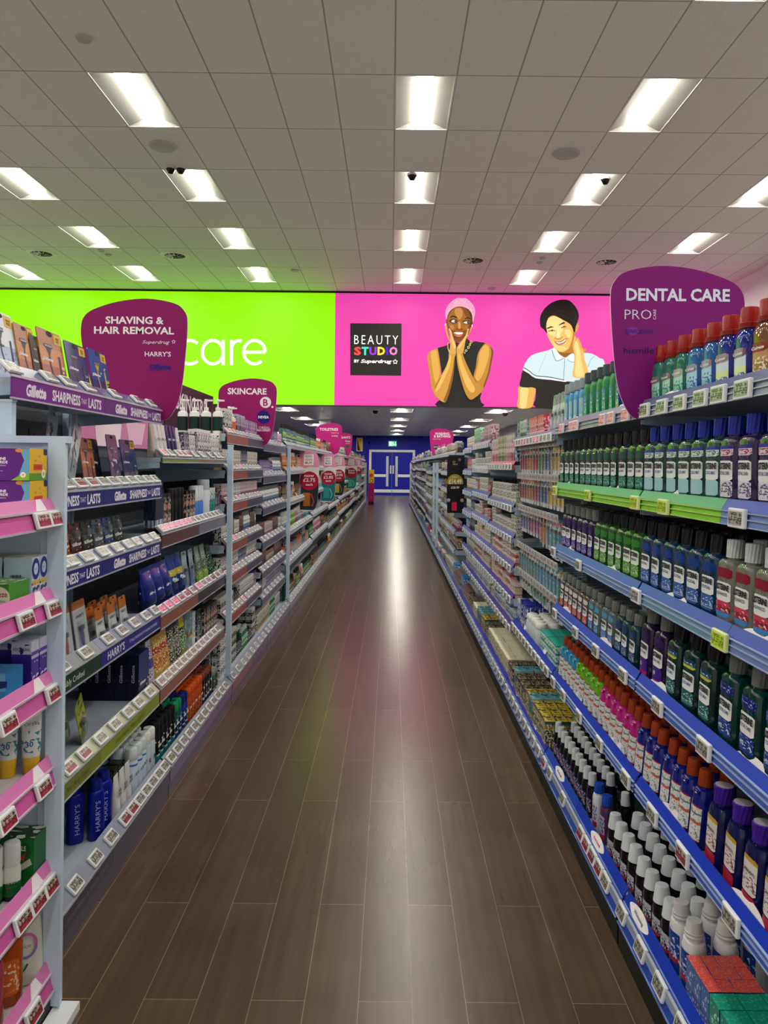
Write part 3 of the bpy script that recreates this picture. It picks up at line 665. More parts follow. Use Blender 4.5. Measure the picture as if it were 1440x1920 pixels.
def xs6(a, P, k): x, z = P(817.5, 838); a.disc(x, z, 6 * k, -.0040, mat('2E4A44', .4), 4 * k); a.text('RADOX', x, -.0044, z, 2.4 * k, mat(wt, .5), width=9 * k)
pick(13.8, (806, 803, 850, 856), False, 'C21C80', 'pink washing and bathing sign over the right shelves', [
    ('WASHING', 829, 813, 4.4, wt, dict(bold=.03, width=27)), ('& BATHING', 829, 818, 4.4, wt, dict(bold=.03, width=31)), ('Superdrug', 819, 823, 1.8, wt, dict(width=14))], xs6)

# ------------------------------------------------------------------ promotion cards on the shelf edges
CARD = [(0, .02), (.02, 0), (.72, 0), (.86, .05), (.93, .14), (1, .5), (1, .80), (.92, .93), (.78, .985), (.6, 1), (.06, 1), (0, .985)]
def promo(Y, b, label, lines, art, gold=False):
    x0, z1 = at(b[0], b[1], Y); x1, z0 = at(b[2], b[3], Y); cx = (x0 + x1) / 2; w, h = x1 - x0, z1 - z0
    e = empty('promotion_card', (cx, Y, z0)); tag(e, label, 'promotion card', 'promotion cards sticking out from the shelves')
    P = lambda u, v: (u * w - w / 2, v * h)
    a = MB()
    if gold:
        a.plate([P(.05, 0), P(1, 0), P(1, 1), P(.12, 1), P(.03, .86), P(0, .5)], -.002, .002, mat('15141C', .35))
    else:
        a.plate([P(*q) for q in CARD], -.002, .002, mat('EDE6E6', .4))
    link('board', a.mesh('board', False), e)
    a = MB(); y = -.0032
    if gold:
        a.disc(*P(.48, .53), w * .46, y, mat('A89030', .35, .3), n=28); a.plate([(P(.48, .53)[0] + w * .46 * math.cos(t), P(.48, .53)[1] + w * .46 * math.sin(t)) for t in [math.pi * (1.08 + .84 * i / 14) for i in range(15)]], y - .0005, None, mat('1A1A20', .4))
        a.text('£14.49', *(P(.48, .545)[0], y - .0008, P(.48, .545)[1]), .055, mat('F2EEDC', .4), bold=.02, width=w * .72); a.text('£28.99', P(.48, .44)[0], y - .0011, P(.48, .44)[1], .026, mat('EEE8D8', .4), bold=.02)
        a.text('ONLY', P(.48, .62)[0], y - .0008, P(.48, .62)[1], .02, mat('F2EEDC', .4)); a.text('NOW', P(.48, .84)[0], y, P(.48, .84)[1], .015, mat('D8C8B0', .4))
        for u, v in ((.72, .92), (.4, .88)): a.star(*P(u, v), w * .08, y, mat('C0A050', .35))
        a.box(P(.3, 0)[0], y - .001, P(0, .04)[1], P(.58, 0)[0], y, P(0, .19)[1], mat('D81E50', .4))
        a.disc(*P(.12, .22), w * .1, y, mat('C8A8A0', .4)); a.disc(*P(.88, .22), w * .1, y, mat('B89890', .4))
    else:
        top = [P(u, v) for u, v in CARD if v > .74] + [P(.0, .72), P(.35, .70), P(.6, .76), P(1, .72)]
        a.plate([P(0, .73), P(.3, .71), P(.55, .74), P(1, .72), P(1, .80), P(.92, .93), P(.78, .985), P(.6, 1), P(.06, 1), P(0, .985)], y, None, mat('E08EB4', .4))
        a.box(P(.22, 0)[0], y - .0006, P(0, .76)[1], P(.72, 0)[0], y - .0003, P(0, .94)[1], mat('F4F2F2', .4))
        for i, (s, c) in enumerate((('GOOD', '2E8A5A'), ('GOOD', 'C8385E'), ('BUY', '404048'))): a.text(s, P(.47, 0)[0], y - .0009, P(0, .91 - .055 * i)[1], h * .038, mat(c, .5), bold=.02, width=w * .36)
        a.plate([P(.05, .02), P(.72, .012), P(.84, .05), P(.92, .14), P(.985, .40), P(.97, .5), P(.04, .5)], y, None, mat(art[0], .4))
        a.box(P(.2, 0)[0], y - .0007, P(0, .08)[1], P(.55, 0)[0], y - .0003, P(0, .30)[1], mat(art[1], .4)); a.stroke([P(.6, .28), P(.75, .16), P(.66, .08)], .012, y - .0007, mat(art[2], .4))
        a.disc(*P(.5, .5), w * .48, y - .001, mat('B4143C', .4), n=28)
        for i, (s, hh, ww) in enumerate(lines): a.text(s, P(.5, 0)[0], y - .0016, P(0, .59 - .075 * i)[1], h * hh, mat('FBF2F4', .4), bold=.02, width=w * ww)
    link('print', a.mesh('print', False), e)
promo(8.8, (562, 845, 597.5, 958), 'pink topped card with red now 2.75 circle, nearest on left', [('now', .05, .5), ('£2.75', .06, .62), ('each', .04, .36)], ('2E2E3C', 'B86A24', 'C84A4A'))
promo(11.3, (602, 851, 629.5, 941), 'pink topped card with red now 2.85 circle, second on left', [('now', .05, .5), ('£2.85', .06, .62), ('each', .04, .36)], ('1E7A8A', '38A0A8', '9AD0D0'))
promo(13.7, (624, 853, 646.5, 930), 'pink topped card with red now 3.95 circle, third on left', [('now', .05, .5), ('£3.95', .06, .62), ('each', .04, .36)], ('242830', 'C8A040', '8090A0'))
promo(17.9, (649, 857, 669, 917), 'pink topped card with red great value circle on left', [('great', .055, .6), ('value', .055, .6)], ('1E8A78', '58B8A0', 'A0E0D0'))
promo(22.0, (665, 860, 678.5, 905), 'pink topped card with red save circle, farthest on left', [('save', .055, .5), ('20%', .06, .55)], ('6A8A98', 'A8B8C0', 'D0D8E0'))
promo(8.75, (838, 853, 870, 962), 'black card with gold price circle on the right shelves', [], None, True)
# cardboard display stand at the far end of the left run
Y = 28.2; x0, z0 = at(690.5, 943, Y); x1, z1 = at(701.5, 881, Y); e = empty('display_stand', ((x0 + x1) / 2, Y, 0)); w, h = x1 - x0, z1
tag(e, 'narrow yellow and pink cardboard display stand near the doors', 'display stand')
a = MB(); a.box(-w / 2, -.001, 0, w / 2, .28, h * .08, mat('38202A', .6)); link('base', a.mesh('base'), e)
a = MB(); a.box(-w / 2, 0, h * .08, w / 2, .28, h * .62, mat('B81C64', .5)); link('body', a.mesh('body'), e)
a = MB(); a.box(-w / 2, 0, h * .62, w / 2, .28, h, mat('D8B414', .5)); link('header', a.mesh('header'), e)['label'] = 'yellow upper part'
a = MB(); a.disc(0, h * .84, w * .33, -.003, mat('D81E5A', .4)); a.disc(0, h * .68, w * .3, -.003, mat('3A5A2A', .4)); a.disc(0, h * .68, w * .18, -.004, mat('F0E0A0', .4)); a.text('50', 0, -.004, h * .2, .05, mat('E088A8', .4)); link('print', a.mesh('print', False), e)
# ------------------------------------------------------------------ shelving
steel = mat('A4BACE', .4, .1); steel2 = mat('C0D0E0', .4); backm = mat('6E747C', .6); kickm = mat('3C3A42', .45); postm = mat('BCD0E4', .4)
clear = mat('B8C0CC', .12, alpha=.55); deckm = mat('A6B0C0', .45)
def rail_R(mb_, x0, x1, c, c2, line='9FB4E0', riser=True):
    """channel for tickets with two ribs, and a coloured riser leaning back above it"""
    m, m2 = mat(c, .34, .1), mat(c2, .32)
    mb_.exx([(-.002, -.028), (.003, .004), (.008, .004), (.008, -.028)], x0, x1, m)
    for z in (-.028, -.012, .002): mb_.exx([(-.004, z), (-.004, z + .0025), (.002, z + .0025), (.002, z)], x0, x1, mat(line, .2, .2))
    if riser: mb_.exx([(.002, .005), (.016, .029), (.0185, .028), (.0055, .004)], x0, x1, m2)
def rail_B(mb_, x0, x1, c, c2, line='7F9AE0'):
    """deep front of the bottom shelf: ticket channel leaning back and a tall coloured riser"""
    m, m2 = mat(c, .34, .1), mat(c2, .32)
    mb_.exx([(.0, -.052), (.020, .012), (.028, .012), (.012, -.052)], x0, x1, m)
    for t in (0, .45, .97): mb_.exx([(-.003 + .02 * t, -.052 + .062 * t), (-.002 + .02 * t, -.049 + .062 * t), (.004 + .02 * t, -.049 + .062 * t), (.004 + .02 * t, -.052 + .062 * t)], x0, x1, mat(line, .2, .2))
    mb_.exx([(.020, .013), (.036, .040), (.0385, .039), (.0235, .012)], x0, x1, m2)
def rail_LB(mb_, x0, x1, c, c2='8E94A6'):
    """front of the left bottom shelf: upright face and a sloping ticket rail"""
    mb_.exx([(.0, -.075), (.0, -.012), (.010, -.012), (.010, -.075)], x0, x1, mat(c, .3, .2))
    mb_.exx([(-.004, -.014), (-.004, -.006), (.004, -.006), (.004, -.014)], x0, x1, mat('C6CCD8', .2, .3))
    mb_.exx([(-.002, -.006), (.040, .034), (.042, .032), (.002, -.009)], x0, x1, mat(c2, .2, .1))
def rail_L(mb_, x0, x1, c, c2='8E94A6', h=.058, slope=True):
    """hanging banner strip with a clear sloping ticket rail above"""
    mb_.exx([(-.003, -h), (-.003, -.004), (.0, -.004), (.0, -h)], x0, x1, mat(c, .28))
    mb_.exx([(-.0045, -h - .004), (-.0045, -h + .001), (.001, -h + .001), (.001, -h - .004)], x0, x1, mat('B9BECB', .25, .3))
    mb_.exx([(-.005, -.004), (-.005, .003), (.001, .003), (.001, -.004)], x0, x1, mat('C6CCD8', .2, .3))
    if slope: mb_.exx([(-.003, .003), (.032, .036), (.034, .034), (.0, .001)], x0, x1, mat(c2, .2, .1))
ESL = []
def make_esl(fr, scr, ink, w=.074, h=.042):
    a = MB(); a.rbox(-w / 2, -.010, 0, w / 2, 0, h, mat(fr, .35), .003); me = a.mesh('housing')
    b_ = MB(); b_.add([(-w / 2 + .006, -.0106, .006), (w / 2 - .006, -.0106, .006), (w / 2 - .006, -.0106, h - .006), (-w / 2 + .006, -.0106, h - .006)], [(0, 1, 2, 3)], pack([(0, scr[0]), (.5, scr[-1])], ink, (.12, .92), .55, .25, 5, 7))
    return me, b_.mesh('display')
for fr, scr, ink, desc in (('E4E8EE', ['A4A49C'], '55544E', 'white framed grey price tag'), ('E4E8EE', ['A83A4A', 'A8A49C'], '6A2A34', 'white framed red and grey price tag'),
                           ('E4E8EE', ['D8447E'], 'F0A0C0', 'white framed pink price tag'), ('DDE8A0', ['B4D428'], '7A8E20', 'lime price tag')):
    h_, d_ = make_esl(fr, scr, ink); ESL.append(Kind('price_tag', 'price tag', desc, [('housing', h_, []), ('display', d_, [])], (.056, .01, .042)))
h_, d_ = make_esl('DCE2EA', ['A8A8A2'], '55544E'); a = MB(); a.box(-.033, -.009, 0, .033, 0, .040, mat('DCE2EA', .35)); a.box(-.026, -.0095, .006, .026, -.009, .034, mat('8E8E88', .4)); ESLF = Kind('price_tag', 'price tag', 'small white price tag', [('tag', a.mesh('tag'), [])], (.056, .01, .042))
ESLQ = []; FAR_TAGS = MB()
def esl(side, af, Y, z, style, where, kind=0): ESLQ.append((Y, side, af, z, style, where, kind))
TAG_AT = {'R': (-.004, -.031, .05), 'B': (.004, -.036, .31), 'M': (-.008, -.040, .28), 'LB': (0, -.004, .81), 'L': (-.002, .004, .81)}
def place_tags(limit=298):
    """the nearest tags are things; the far remainder, a few pixels in all, is one object"""
    ESLQ.sort()
    for n, (Y, side, af, z, style, where, kind) in enumerate(ESLQ):
        da, dz, tilt = TAG_AT[style]
        if n < limit:
            k = ESL[kind] if Y < 5.0 or kind else ESLF
            k.put(side, af + da, Y, z + dz, where, 'price tags on the shelf rails', tilt=tilt)
        else:
            M = Matrix.LocRotScale(Vector((side * (af + da), Y, z + dz)), Matrix.Rotation(RZ[side], 3, 'Z') @ Matrix.Rotation(-tilt, 3, 'X'), None)
            FAR_TAGS.box(-.033, -.009, 0, .033, 0, .040, mat('DCE2EA', .35), M)
            FAR_TAGS.box(-.026, -.0095, .006, .026, -.009, .034, mat(('8E8E88', 'A0505A', 'D8447E', 'B4D428')[kind], .4), M)
def bay(side, Y0, Y1, af, depth, top, shelves, label, base=None, post=False, back=None, name='shelving_bay', kick=None, uprights=True):
    """one length of shelving. shelves: dicts z, rail(fn list) ; front frame: x along the face, -y towards the aisle"""
    Yc = (Y0 + Y1) / 2; L = Y1 - Y0; h = L / 2
    e = empty(name, (side * af, Yc, 0), RZ[side]); tag(e, label, 'shelving', 'shelving along the %s of the aisle' % ('right' if side > 0 else 'left'))
    U = (lambda Y: Yc - Y) if side > 0 else (lambda Y: Y - Yc)
    a = MB(); a.box(-h, depth, .02, h, depth + .02, top, back or backm); link('back_panel', a.mesh('back_panel'), e)
    if uprights:
        for x in (-h + .001, h - .026):
            a = MB(); a.box(x, depth - .028, .02, x + .025, depth - .001, top, steel); link('upright', a.mesh('upright'), e)
    ab, zb = (base[0], base[1]) if base else (af, .13)
    a = MB(); f = ab - af
    a.box(-h, f + .012, 0, h, depth, .05, kickm); a.box(-h, f + .004, .0, h, f + .012, (.07 if side > 0 else .075), kick or kickm)
    link('plinth', a.mesh('plinth'), e)
    for s in shelves:
        z = s['z']; isb = s.get('base', False); y0 = (f if isb else 0.0)
        g = empty('shelf', (0, 0, 0)); g.parent = e; g.location = (0, y0, z)
        a = MB(); a.box(-h + .002, .008, -.02, h - .002, depth - y0 - .03, 0, s.get('deck', deckm)); link('deck', a.mesh('deck'), g)
        if not isb and not s.get('nobr'):
            for x in (-h + .003, h - .007):
                a = MB(); a.exx([(.012, -.045), (.012, -.001), (depth - .03, -.001), (depth - .03, -.075)], x, x + .004, steel); link('bracket', a.mesh('bracket', False), g)
        for seg in s['rails']:
            u0, u1 = sorted((U(seg[0]), U(seg[1])))
            a = MB(); seg[2](a, u0 + .001, u1 - .001)
            link('price_rail', a.mesh('price_rail', False), g)
        for t in s.get('text', []):
            a = MB(); t2 = dict(t[5]) if len(t) > 5 else {}
            a.text(t[0], U(t[1]), (-.0036), t[2], t[3], mat(t[4], .4), **t2); link('rail_lettering', a.mesh('rail_lettering', False), g)
    if post:
        pass
    return e
def B_(c='2A50B0', c2='1538B0'): return lambda mb_, a, b: rail_B(mb_, a, b, c, c2)
def LB_(c, c2='8E94A6'): return lambda mb_, a, b: rail_LB(mb_, a, b, c, c2)
def R_(c='6E86B8', c2='1E3FA8', line='A8BCE4', riser=True): return lambda mb_, a, b: rail_R(mb_, a, b, c, c2, line, riser)
def L_(c, c2='8E94A6', h=.058): return lambda mb_, a, b: rail_L(mb_, a, b, c, c2, h)
def post(side, a, Y, z1, label, w=.03, z0=.17):
    b_ = MB(); b_.box(-w / 2, -.015, 0, w / 2, .015, z1 - z0, postm); e = empty('shelf_post', (side * a, Y, z0)); tag(e, label, 'post', 'pale upright posts at the shelf fronts')
    link('shaft', b_.mesh('shaft'), e)
    b_ = MB(); b_.box(-w * .7, -.02, -.004, w * .7, .02, .008, steel); link('foot', b_.mesh('foot'), e)
    b_ = MB(); b_.box(-w / 2 - .002, -.017, z1 - z0 - .002, w / 2 + .002, .017, z1 - z0 + .006, steel2); link('end_cap', b_.mesh('end_cap'), e)

# leaf shaped shelf talkers
a = MB(); pts = [(.078 * math.cos(t) , .019 * math.sin(t) * abs(math.sin(t)) ** .35) for t in [2 * math.pi * i / 28 for i in range(28)]]
a.plate([(x, z + .019) for x, z in pts], -.0015, 0, mat('F2EEF0', .4)); me1 = a.mesh('card', False)
def talker(txt, c):
    b_ = MB(); b_.text(txt, 0, -.002, .019, .009, mat(c, .4), bold=.02, width=.075); return b_.mesh('print', False)
TALK = [Kind('shelf_talker', 'shelf talker', 'white leaf shaped shelf talker', [('card', me1, []), ('print', talker(t, c), [])], (.17, .002, .052)) for t, c in (('Mouthwash', '5A2A8A'), ('Whitening', '4A5A9A'), ('Fresh breath', 'B8325A'))]
a = MB(); a.disc(0, .03, .028, -.0015, mat('F0ECF0', .4), n=18, y1=0); TALKR = Kind('shelf_talker', 'shelf talker', 'round white shelf talker', [('card', a.mesh('card', False), [])], (.06, .002, .06))
def talk(side, af, Y, z, where, k=0, tilt=.55): TALK[k].put(side, af - .001, Y, z + .000, where, 'leaf shaped shelf talkers', tilt=tilt)

# ------------------------------------------------------------------ product kinds (front faces -y, stands on z = 0)
def front_y(x, w, d, p): return -(d / 2) * max(0.0, 1 - (abs(2 * x / w)) ** p) ** (1 / p)
def label_mb(mb_, z0, z1, lw, w, d, p, m, off=.0008, n=9, cx=0.0, taper=None, rnd=0.0):
    xs = [cx - lw / 2 + lw * i / (n - 1) for i in range(n)]
    vs = []
    for z in (0, 1):
        for x in xs:
            e = abs(x - cx) / (lw / 2); q = rnd * (1 - math.sqrt(max(0, 1 - max(0, (e - .7) / .3) ** 2))) if rnd else 0
            vs.append((x, front_y(x, w, d, p) - off, (z1 - q) if z else (z0 + q)))
    mb_.add(vs, [(i, i + 1, n + i + 1, n + i) for i in range(n - 1)], m)
def cap_mesh(z0, z1, r0, r1, m, ribs=0, n=18, top=None):
    a = MB()
    if ribs:
        n = ribs * 2
        def rg(r, k): return [(r * (1 if i % 2 else .93) * math.cos(2 * math.pi * i / n + k), r * (1 if i % 2 else .93) * math.sin(2 * math.pi * i / n + k)) for i in range(n)]
        a.loft([(z0, rg(r0, 0)), (z0 + (z1 - z0) * .5, rg((r0 + r1) / 2, .12)), (z1 - .002, rg(r1, .24)), (z1, rg(r1 * .93, .24))], m)
        if top: a.disc
    else:
        a.lathe([(r0, z0), (r1, z1 - .003), (r1 * .93, z1)], m, n)
    return a.mesh('cap', ang=.5)
def bottle(desc, w, d, h, body, cap, capz, capr, p=3.6, sh=.86, neck=None, labels=(), cat='bottle', name='mouthwash_bottle', ribs=0, tl=(), capr1=None, waist=0.0, extra=None, seg=24, caplab=None):
    zb = h * capz; nk = neck or capr * .82; zs = zb * sh
    a = MB()
    R = [(0, ring(w * .9, d * .9, p, seg)), (.005, ring(w, d, p, seg))]
    if waist: R += [(zs * .28, ring(w, d, p, seg)), (zs * .31, ring(w * (1 - waist), d * (1 - waist), p, seg)), (zs * .34, ring(w, d, p, seg))]
    R += [(zs, ring(w, d, p, seg)), (zs + (zb - zs) * .35, ring(w * .95, d * .95, p * .9, seg)), (zs + (zb - zs) * .7, ring(w * .72 + nk * .5, d * .75 + nk * .3, 2.6, seg)), (zb - .006, ring(nk * 2, nk * 2, 2, seg)), (zb + .004, ring(nk * 2, nk * 2, 2, seg))]
    a.loft(R, body); parts = [['body', a.mesh('body', ang=.9), []], ['cap', cap_mesh(zb, h, capr, capr1 or capr * .96, cap, ribs), [], caplab]]
    for z0, z1, lw, m, tx in labels:
        b_ = MB(); label_mb(b_, z0 * zs, z1 * zs, lw * w, w, d, p, m, rnd=.004)
        for t in tx: b_.text(t[0], t[1] * w, -d / 2 - .0016, t[2] * zs, t[3] * zs, mat(t[4], .4), **(t[5] if len(t) > 5 else {}))
        parts.append(['label', b_.mesh('label', ang=.8), []])
    if extra: parts += extra
    return Kind(name, cat, desc, parts, (w, d, h))
def liquid(c, t=.45, r=.07): return mat(c, r, trans=t, coat=.3)
def mw(desc, liq, capc, w=.082, d=.056, h=.218, top=None, main=None, sub=None, subc='1A3A7A', low=None, capr=.0205, ribs=14, second=None, t=.45):
    L = []
    if top: L.append((.80, .95, .86, top, []))
    tx = [('LISTERINE', 0, .655, .088, '12121C', dict(bold=.045, width=w * .78))]
    if sub: tx.append((sub, 0, .55, .05, subc, dict(bold=.02, width=w * .62)))
    L.append((.44, .73, .82, mat('E8ECEE', .35), tx))
    if low: L.append((.20, .44, .82, low, [('10', -.12, .32, .07, 'F0F4FF', dict(bold=.02))] if second == '10' else ([('FREE', .1, .3, .03, 'E8F4F4')] if second else [])))
    if second == 'red': L.append((.02, .15, .9, mat('A01838', .35), []))
    return bottle(desc, w, d, h, liquid(liq, t), capc, .80, capr, labels=L, ribs=ribs, waist=.03, sh=.90, p=4.2)
blk = mat('16161C', .3); navycap = mat('1A2A9C', .3); grycap = mat('6C7272', .4); whcap = mat('C6D0D4', .4); purcap = mat('3A1E86', .3)
lowp = lambda c1, c2='FFFFFF', ink='D8E8F0': pack([(0, c1), (.16, c2), (.18, c1)], ink, (.2, .9), .35, .3, 4, 9)
# top shelf: red capped rinse
def plax(desc, liq, band, lab): 
    L = [(.12, .80, .80, lab, []), (.62, .80, .80, mat('B01E22', .35), [('Colgate', .02, .70, .06, 'F4EEEE', dict(bold=.03, width=.05))])]
    k = bottle(desc, .078, .052, .185, liquid(liq, .3), mat('8E0E08', .25), .745, .021, labels=L, p=3, sh=.84, ribs=0, neck=.018)
    a = MB(); a.lathe([(.0235, .1375), (.0235, .149), (.021, .151)], mat('7A0A06', .3)); k.parts.append(['cap_collar', a.mesh('cap_collar'), []])
    return k
P1 = plax('teal mouthwash with red cap', '1C7A6A', 0, pack([(0, '7FC8B4'), (.5, 'A8DCCC')], '2A6A6A', (.1, .6), .4, .3, 4, 12))
P2 = plax('light blue mouthwash with red cap', '1A68B0', 0, pack([(0, '7FB8E0'), (.4, 'A9D4EE')], '2A4A8A', (.1, .6), .4, .3, 4, 12))
P3 = plax('deep blue mouthwash with lime emblem', '0C2290', 0, pack([(0, 'C8D8E8'), (.28, 'D8E4A8'), (.5, 'CADAEA')], '3A5A9A', (.05, .3), .5, .3, 4, 12))
P4 = plax('amber mouthwash with red cap', '80502A', 0, pack([(0, '9A6A44'), (.5, 'B88A5A')], 'E8DCC0', (.2, .6), .45, .3, 4, 12))
B_dg = mw('dark green mouthwash with black cap', '04342E', blk, top=mat('0C4A40', .3), sub='COOL MINT', low=lowp('0E6A5C', '8AC8B8', 'A8E0D0'), t=.35)
B_tb = mw('teal mouthwash with blue cap', '07524A', navycap, top=pack([(0, 'D8DEE0'), (.66, '2A3AA8')], '3A7A70', (.1, .6), .5, .3, 5, 5), sub='COOL MINT', subc='3A6AB8', low=mat('9CCCD8', .35))
B_tc = mw('violet mouthwash with white label', '3A2A66', navycap, top=pack([(0, 'D8D4DC'), (.66, '2A2AA0')], 'A02050', (.1, .6), .5, .3, 5, 5), sub='TOTAL CARE', low=pack([(0, 'DADCE6'), (1, 'DADCE6')], '5A4A7A', (.1, .9), .5, .3, 4, 8), second=None)
B_pu = mw('small purple mouthwash with grey cap', '32185A', grycap, w=.078, h=.21, top=mat('2A1650', .35), sub='TOTAL', low=lowp('4A2A96'))
B_gr = mw('green mouthwash with black cap', '1C6E12', blk, h=.214, top=mat('2E7A2A', .3), sub='FRESH', subc='2A7A2A', low=lowp('5A9A3A', 'A8D890'), t=.5)
B_bl = mw('blue mouthwash with black cap', '07446E', blk, h=.214, top=mat('123A86', .3), sub='TOTAL', low=lowp('2A5AA8'), t=.5)
B_cl = mw('clear mouthwash with red label', 'A6A8A0', whcap, h=.21, capr=.020, top=mat('8A1430', .35), sub='ADVANCED', subc='6A6A70', low=pack([(0, '3A86C8'), (.3, 'A01834'), (.7, 'C83A50')], 'F0E0E4', (.35, .9), .3, .3, 4, 8), second='red', ribs=16, t=.6)
B_co = mw('small clear mouthwash with coral label', '7A6A64', grycap, w=.07, d=.05, h=.172, top=mat('D8D4D4', .35), sub='CARE', low=lowp('C84A44', 'F0E8E4'), t=.5)
B_cb = mw('small clear mouthwash, sky blue label', '7A8A90', grycap, w=.07, d=.05, h=.176, top=mat('4A9AC0', .35), sub='CARE', low=lowp('3A7AC8', 'E8F0F4'), t=.5)
B_te = mw('small teal mouthwash with grey cap', '0A4A54', grycap, w=.072, d=.052, h=.178, top=mat('123A6A', .35), sub='TOTAL', low=lowp('143A7A', 'E8F0F4'))
B_p2 = mw('purple mouthwash with magenta foot label', '2A1048', grycap, h=.22, top=mat('2E1458', .35), sub='TOTAL CARE', subc='5A2A9A', low=mat('3E1E86', .35), second='10'); 
b_ = MB(); label_mb(b_, .008, .034, .075, .082, .056, 3.6, mat('C01878', .35)); B_p2.parts.append(['label', b_.mesh('label'), [], 'magenta foot label'])
B_yl = mw('dark green mouthwash with yellow neck band', '0A3A3A', blk, h=.22, top=pack([(0, 'C8C82A'), (.3, '1A5A8A'), (.6, '123A5A')], 'C8E0E8', (.35, .9), .3, .3, 5, 5), sub='COOL MINT', subc='3A6AB8', low=lowp('10605C', 'A0D8D0'))
B_10 = mw('teal green mouthwash with navy label', '064A44', grycap, h=.222, capr=.02, top=pack([(0, '10207A'), (1, '10207A')], 'C8C8F0', (.2, .9), .3, .3, 5, 6), sub='TOTAL CARE', low=lowp('10348A', '3A6AB8'), second='10')
# orange capped rinse: coloured shoulder, white label
def rinse(desc, c):
    L = [(.12, .86, .92, pack([(0, 'C01838'), (.06, 'E0E4E2'), (.50, 'D8602A'), (.58, 'E0E4E2'), (.76, '3E8A5A'), (.80, 'E0E4E2'), (.95, 'C01838')], '6A769A', (.08, .92), .32, .35, 4, 15), [])]
    k = bottle(desc, .058, .050, .195, mat(c, .2, coat=.4), mat('963608', .45), .79, .0185, labels=L, p=2.6, sh=.80, neck=.016, capr1=.0165)
    b_ = MB(); label_mb(b_, .133, .147, .036, .058, .050, 2.6, pack([(0, c), (1, c)], 'F4F4FA', (.2, .8), .45, .3, 3, 3), off=.0012); k.parts.append(['label', b_.mesh('label'), []])
    return k
R_b, R_g, R_m, R_n = rinse('orange capped rinse with sky blue shoulder', '2A96C8'), rinse('orange capped rinse with lime shoulder', '6AB41E'), rinse('orange capped rinse with magenta shoulder', 'C01E86'), rinse('orange capped rinse with navy shoulder', '101E86')
def cors(desc, lab, foot):
    L = [(.34, .93, .74, pack([(0, 'E0DAD4'), (.86, 'C8A030')], '8A4A6A', (.1, .5), .45, .35, 4, 14), [('CORSODYL', -.02, .70, .055, '1A1A2A', dict(bold=.02, width=.058))]), (.05, .32, .72, mat('B4203C', .3), [])]
    k = bottle(desc, .078, .05, .197, liquid('141A5A', .15), mat('4420A0', .3), .79, .0215, labels=L, p=3, sh=.84, ribs=15, capr1=.0235)
    a = MB(); a.lathe([(.0205, .1965), (.0205, .1985), (.019, .1992)], mat('B8B4C0', .4)); k.parts.append(['cap', a.mesh('cap'), [], 'grey cap top'])
    return k
C_p = cors('navy mouthwash with purple ribbed cap', 0, 0)
def whitecap(desc, body, capm, h=.16, w=.056, r0=.0175, r1=.014, lab=None, capz=.76, conical=True, ring_=False):
    L = [(.18, .80, .9, lab or pack([(0, 'C83A48'), (.2, 'DCDCE4'), (.75, 'B8BCD0')], '2A2A3A', (.2, .75), .5, .4, 4, 9), [])]
    return bottle(desc, w, w * .8, h, body, capm, capz, r0, labels=L, p=2.6, sh=.80, capr1=r1, neck=r0 * .8, seg=20)
wc = mat('D4DCE4', .5)
W_s = whitecap('small dark bottle with white cap', mat('12121E', .25), wc, .162, .052, .0165, .0145, pack([(0, '1E1E4A'), (.4, '7A1E2E'), (.6, '2A2A6A')], 'C8C8D8', (.1, .9), .4, .35, 4, 10), .73)
W_b = whitecap('dark bottle with big white conical cap', mat('160E18', .25), wc, .148, .060, .0245, .0185, None, .69)
W_blue = bottle('white bottle with bright blue cap', .056, .044, .168, mat('D4D8E2', .35), mat('1A4AC0', .3), .80, .019, labels=[(.12, .85, .84, pack([(0, 'B4203C'), (.25, 'C8CCDA')], '4A3A8A', (.3, .9), .5, .35, 4, 10), [])], p=2.8, ribs=14)
W_pur = bottle('clear purple bottle with bright blue cap', .056, .044, .165, liquid('6A3A7A', .5), mat('1A4AC0', .3), .80, .019, labels=[(.12, .85, .84, pack([(0, 'B4203C'), (.25, 'B8B4D0')], '4A2A6A', (.3, .9), .5, .35, 4, 10), [])], p=2.8, ribs=14)
W_rib = bottle('white bottle with ribbed neck', .066, .056, .185, mat('D8D8DC', .4), mat('C8C8CC', .45), .78, .022, labels=[(.05, .97, .9, pack([(0, '14449A'), (.3, 'B42848'), (.42, '14449A')], 'D0D8F0', (.4, .9), .4, .35, 4, 8), [('PEROXYL', 0, .55, .07, 'E8ECF8', dict(bold=.02, width=.05))])], p=2.4, sh=.82, capr1=.019)
for z in (.150, .160, .17):
    pass
a = MB(); a.lathe([(.0235, .146), (.0245, .149), (.0235, .152), (.0225, .153), (.0235, .156), (.0235, .159)], mat('C8C8CC', .45)); W_rib.parts.append(['neck_ring', a.mesh('neck_ring'), []])

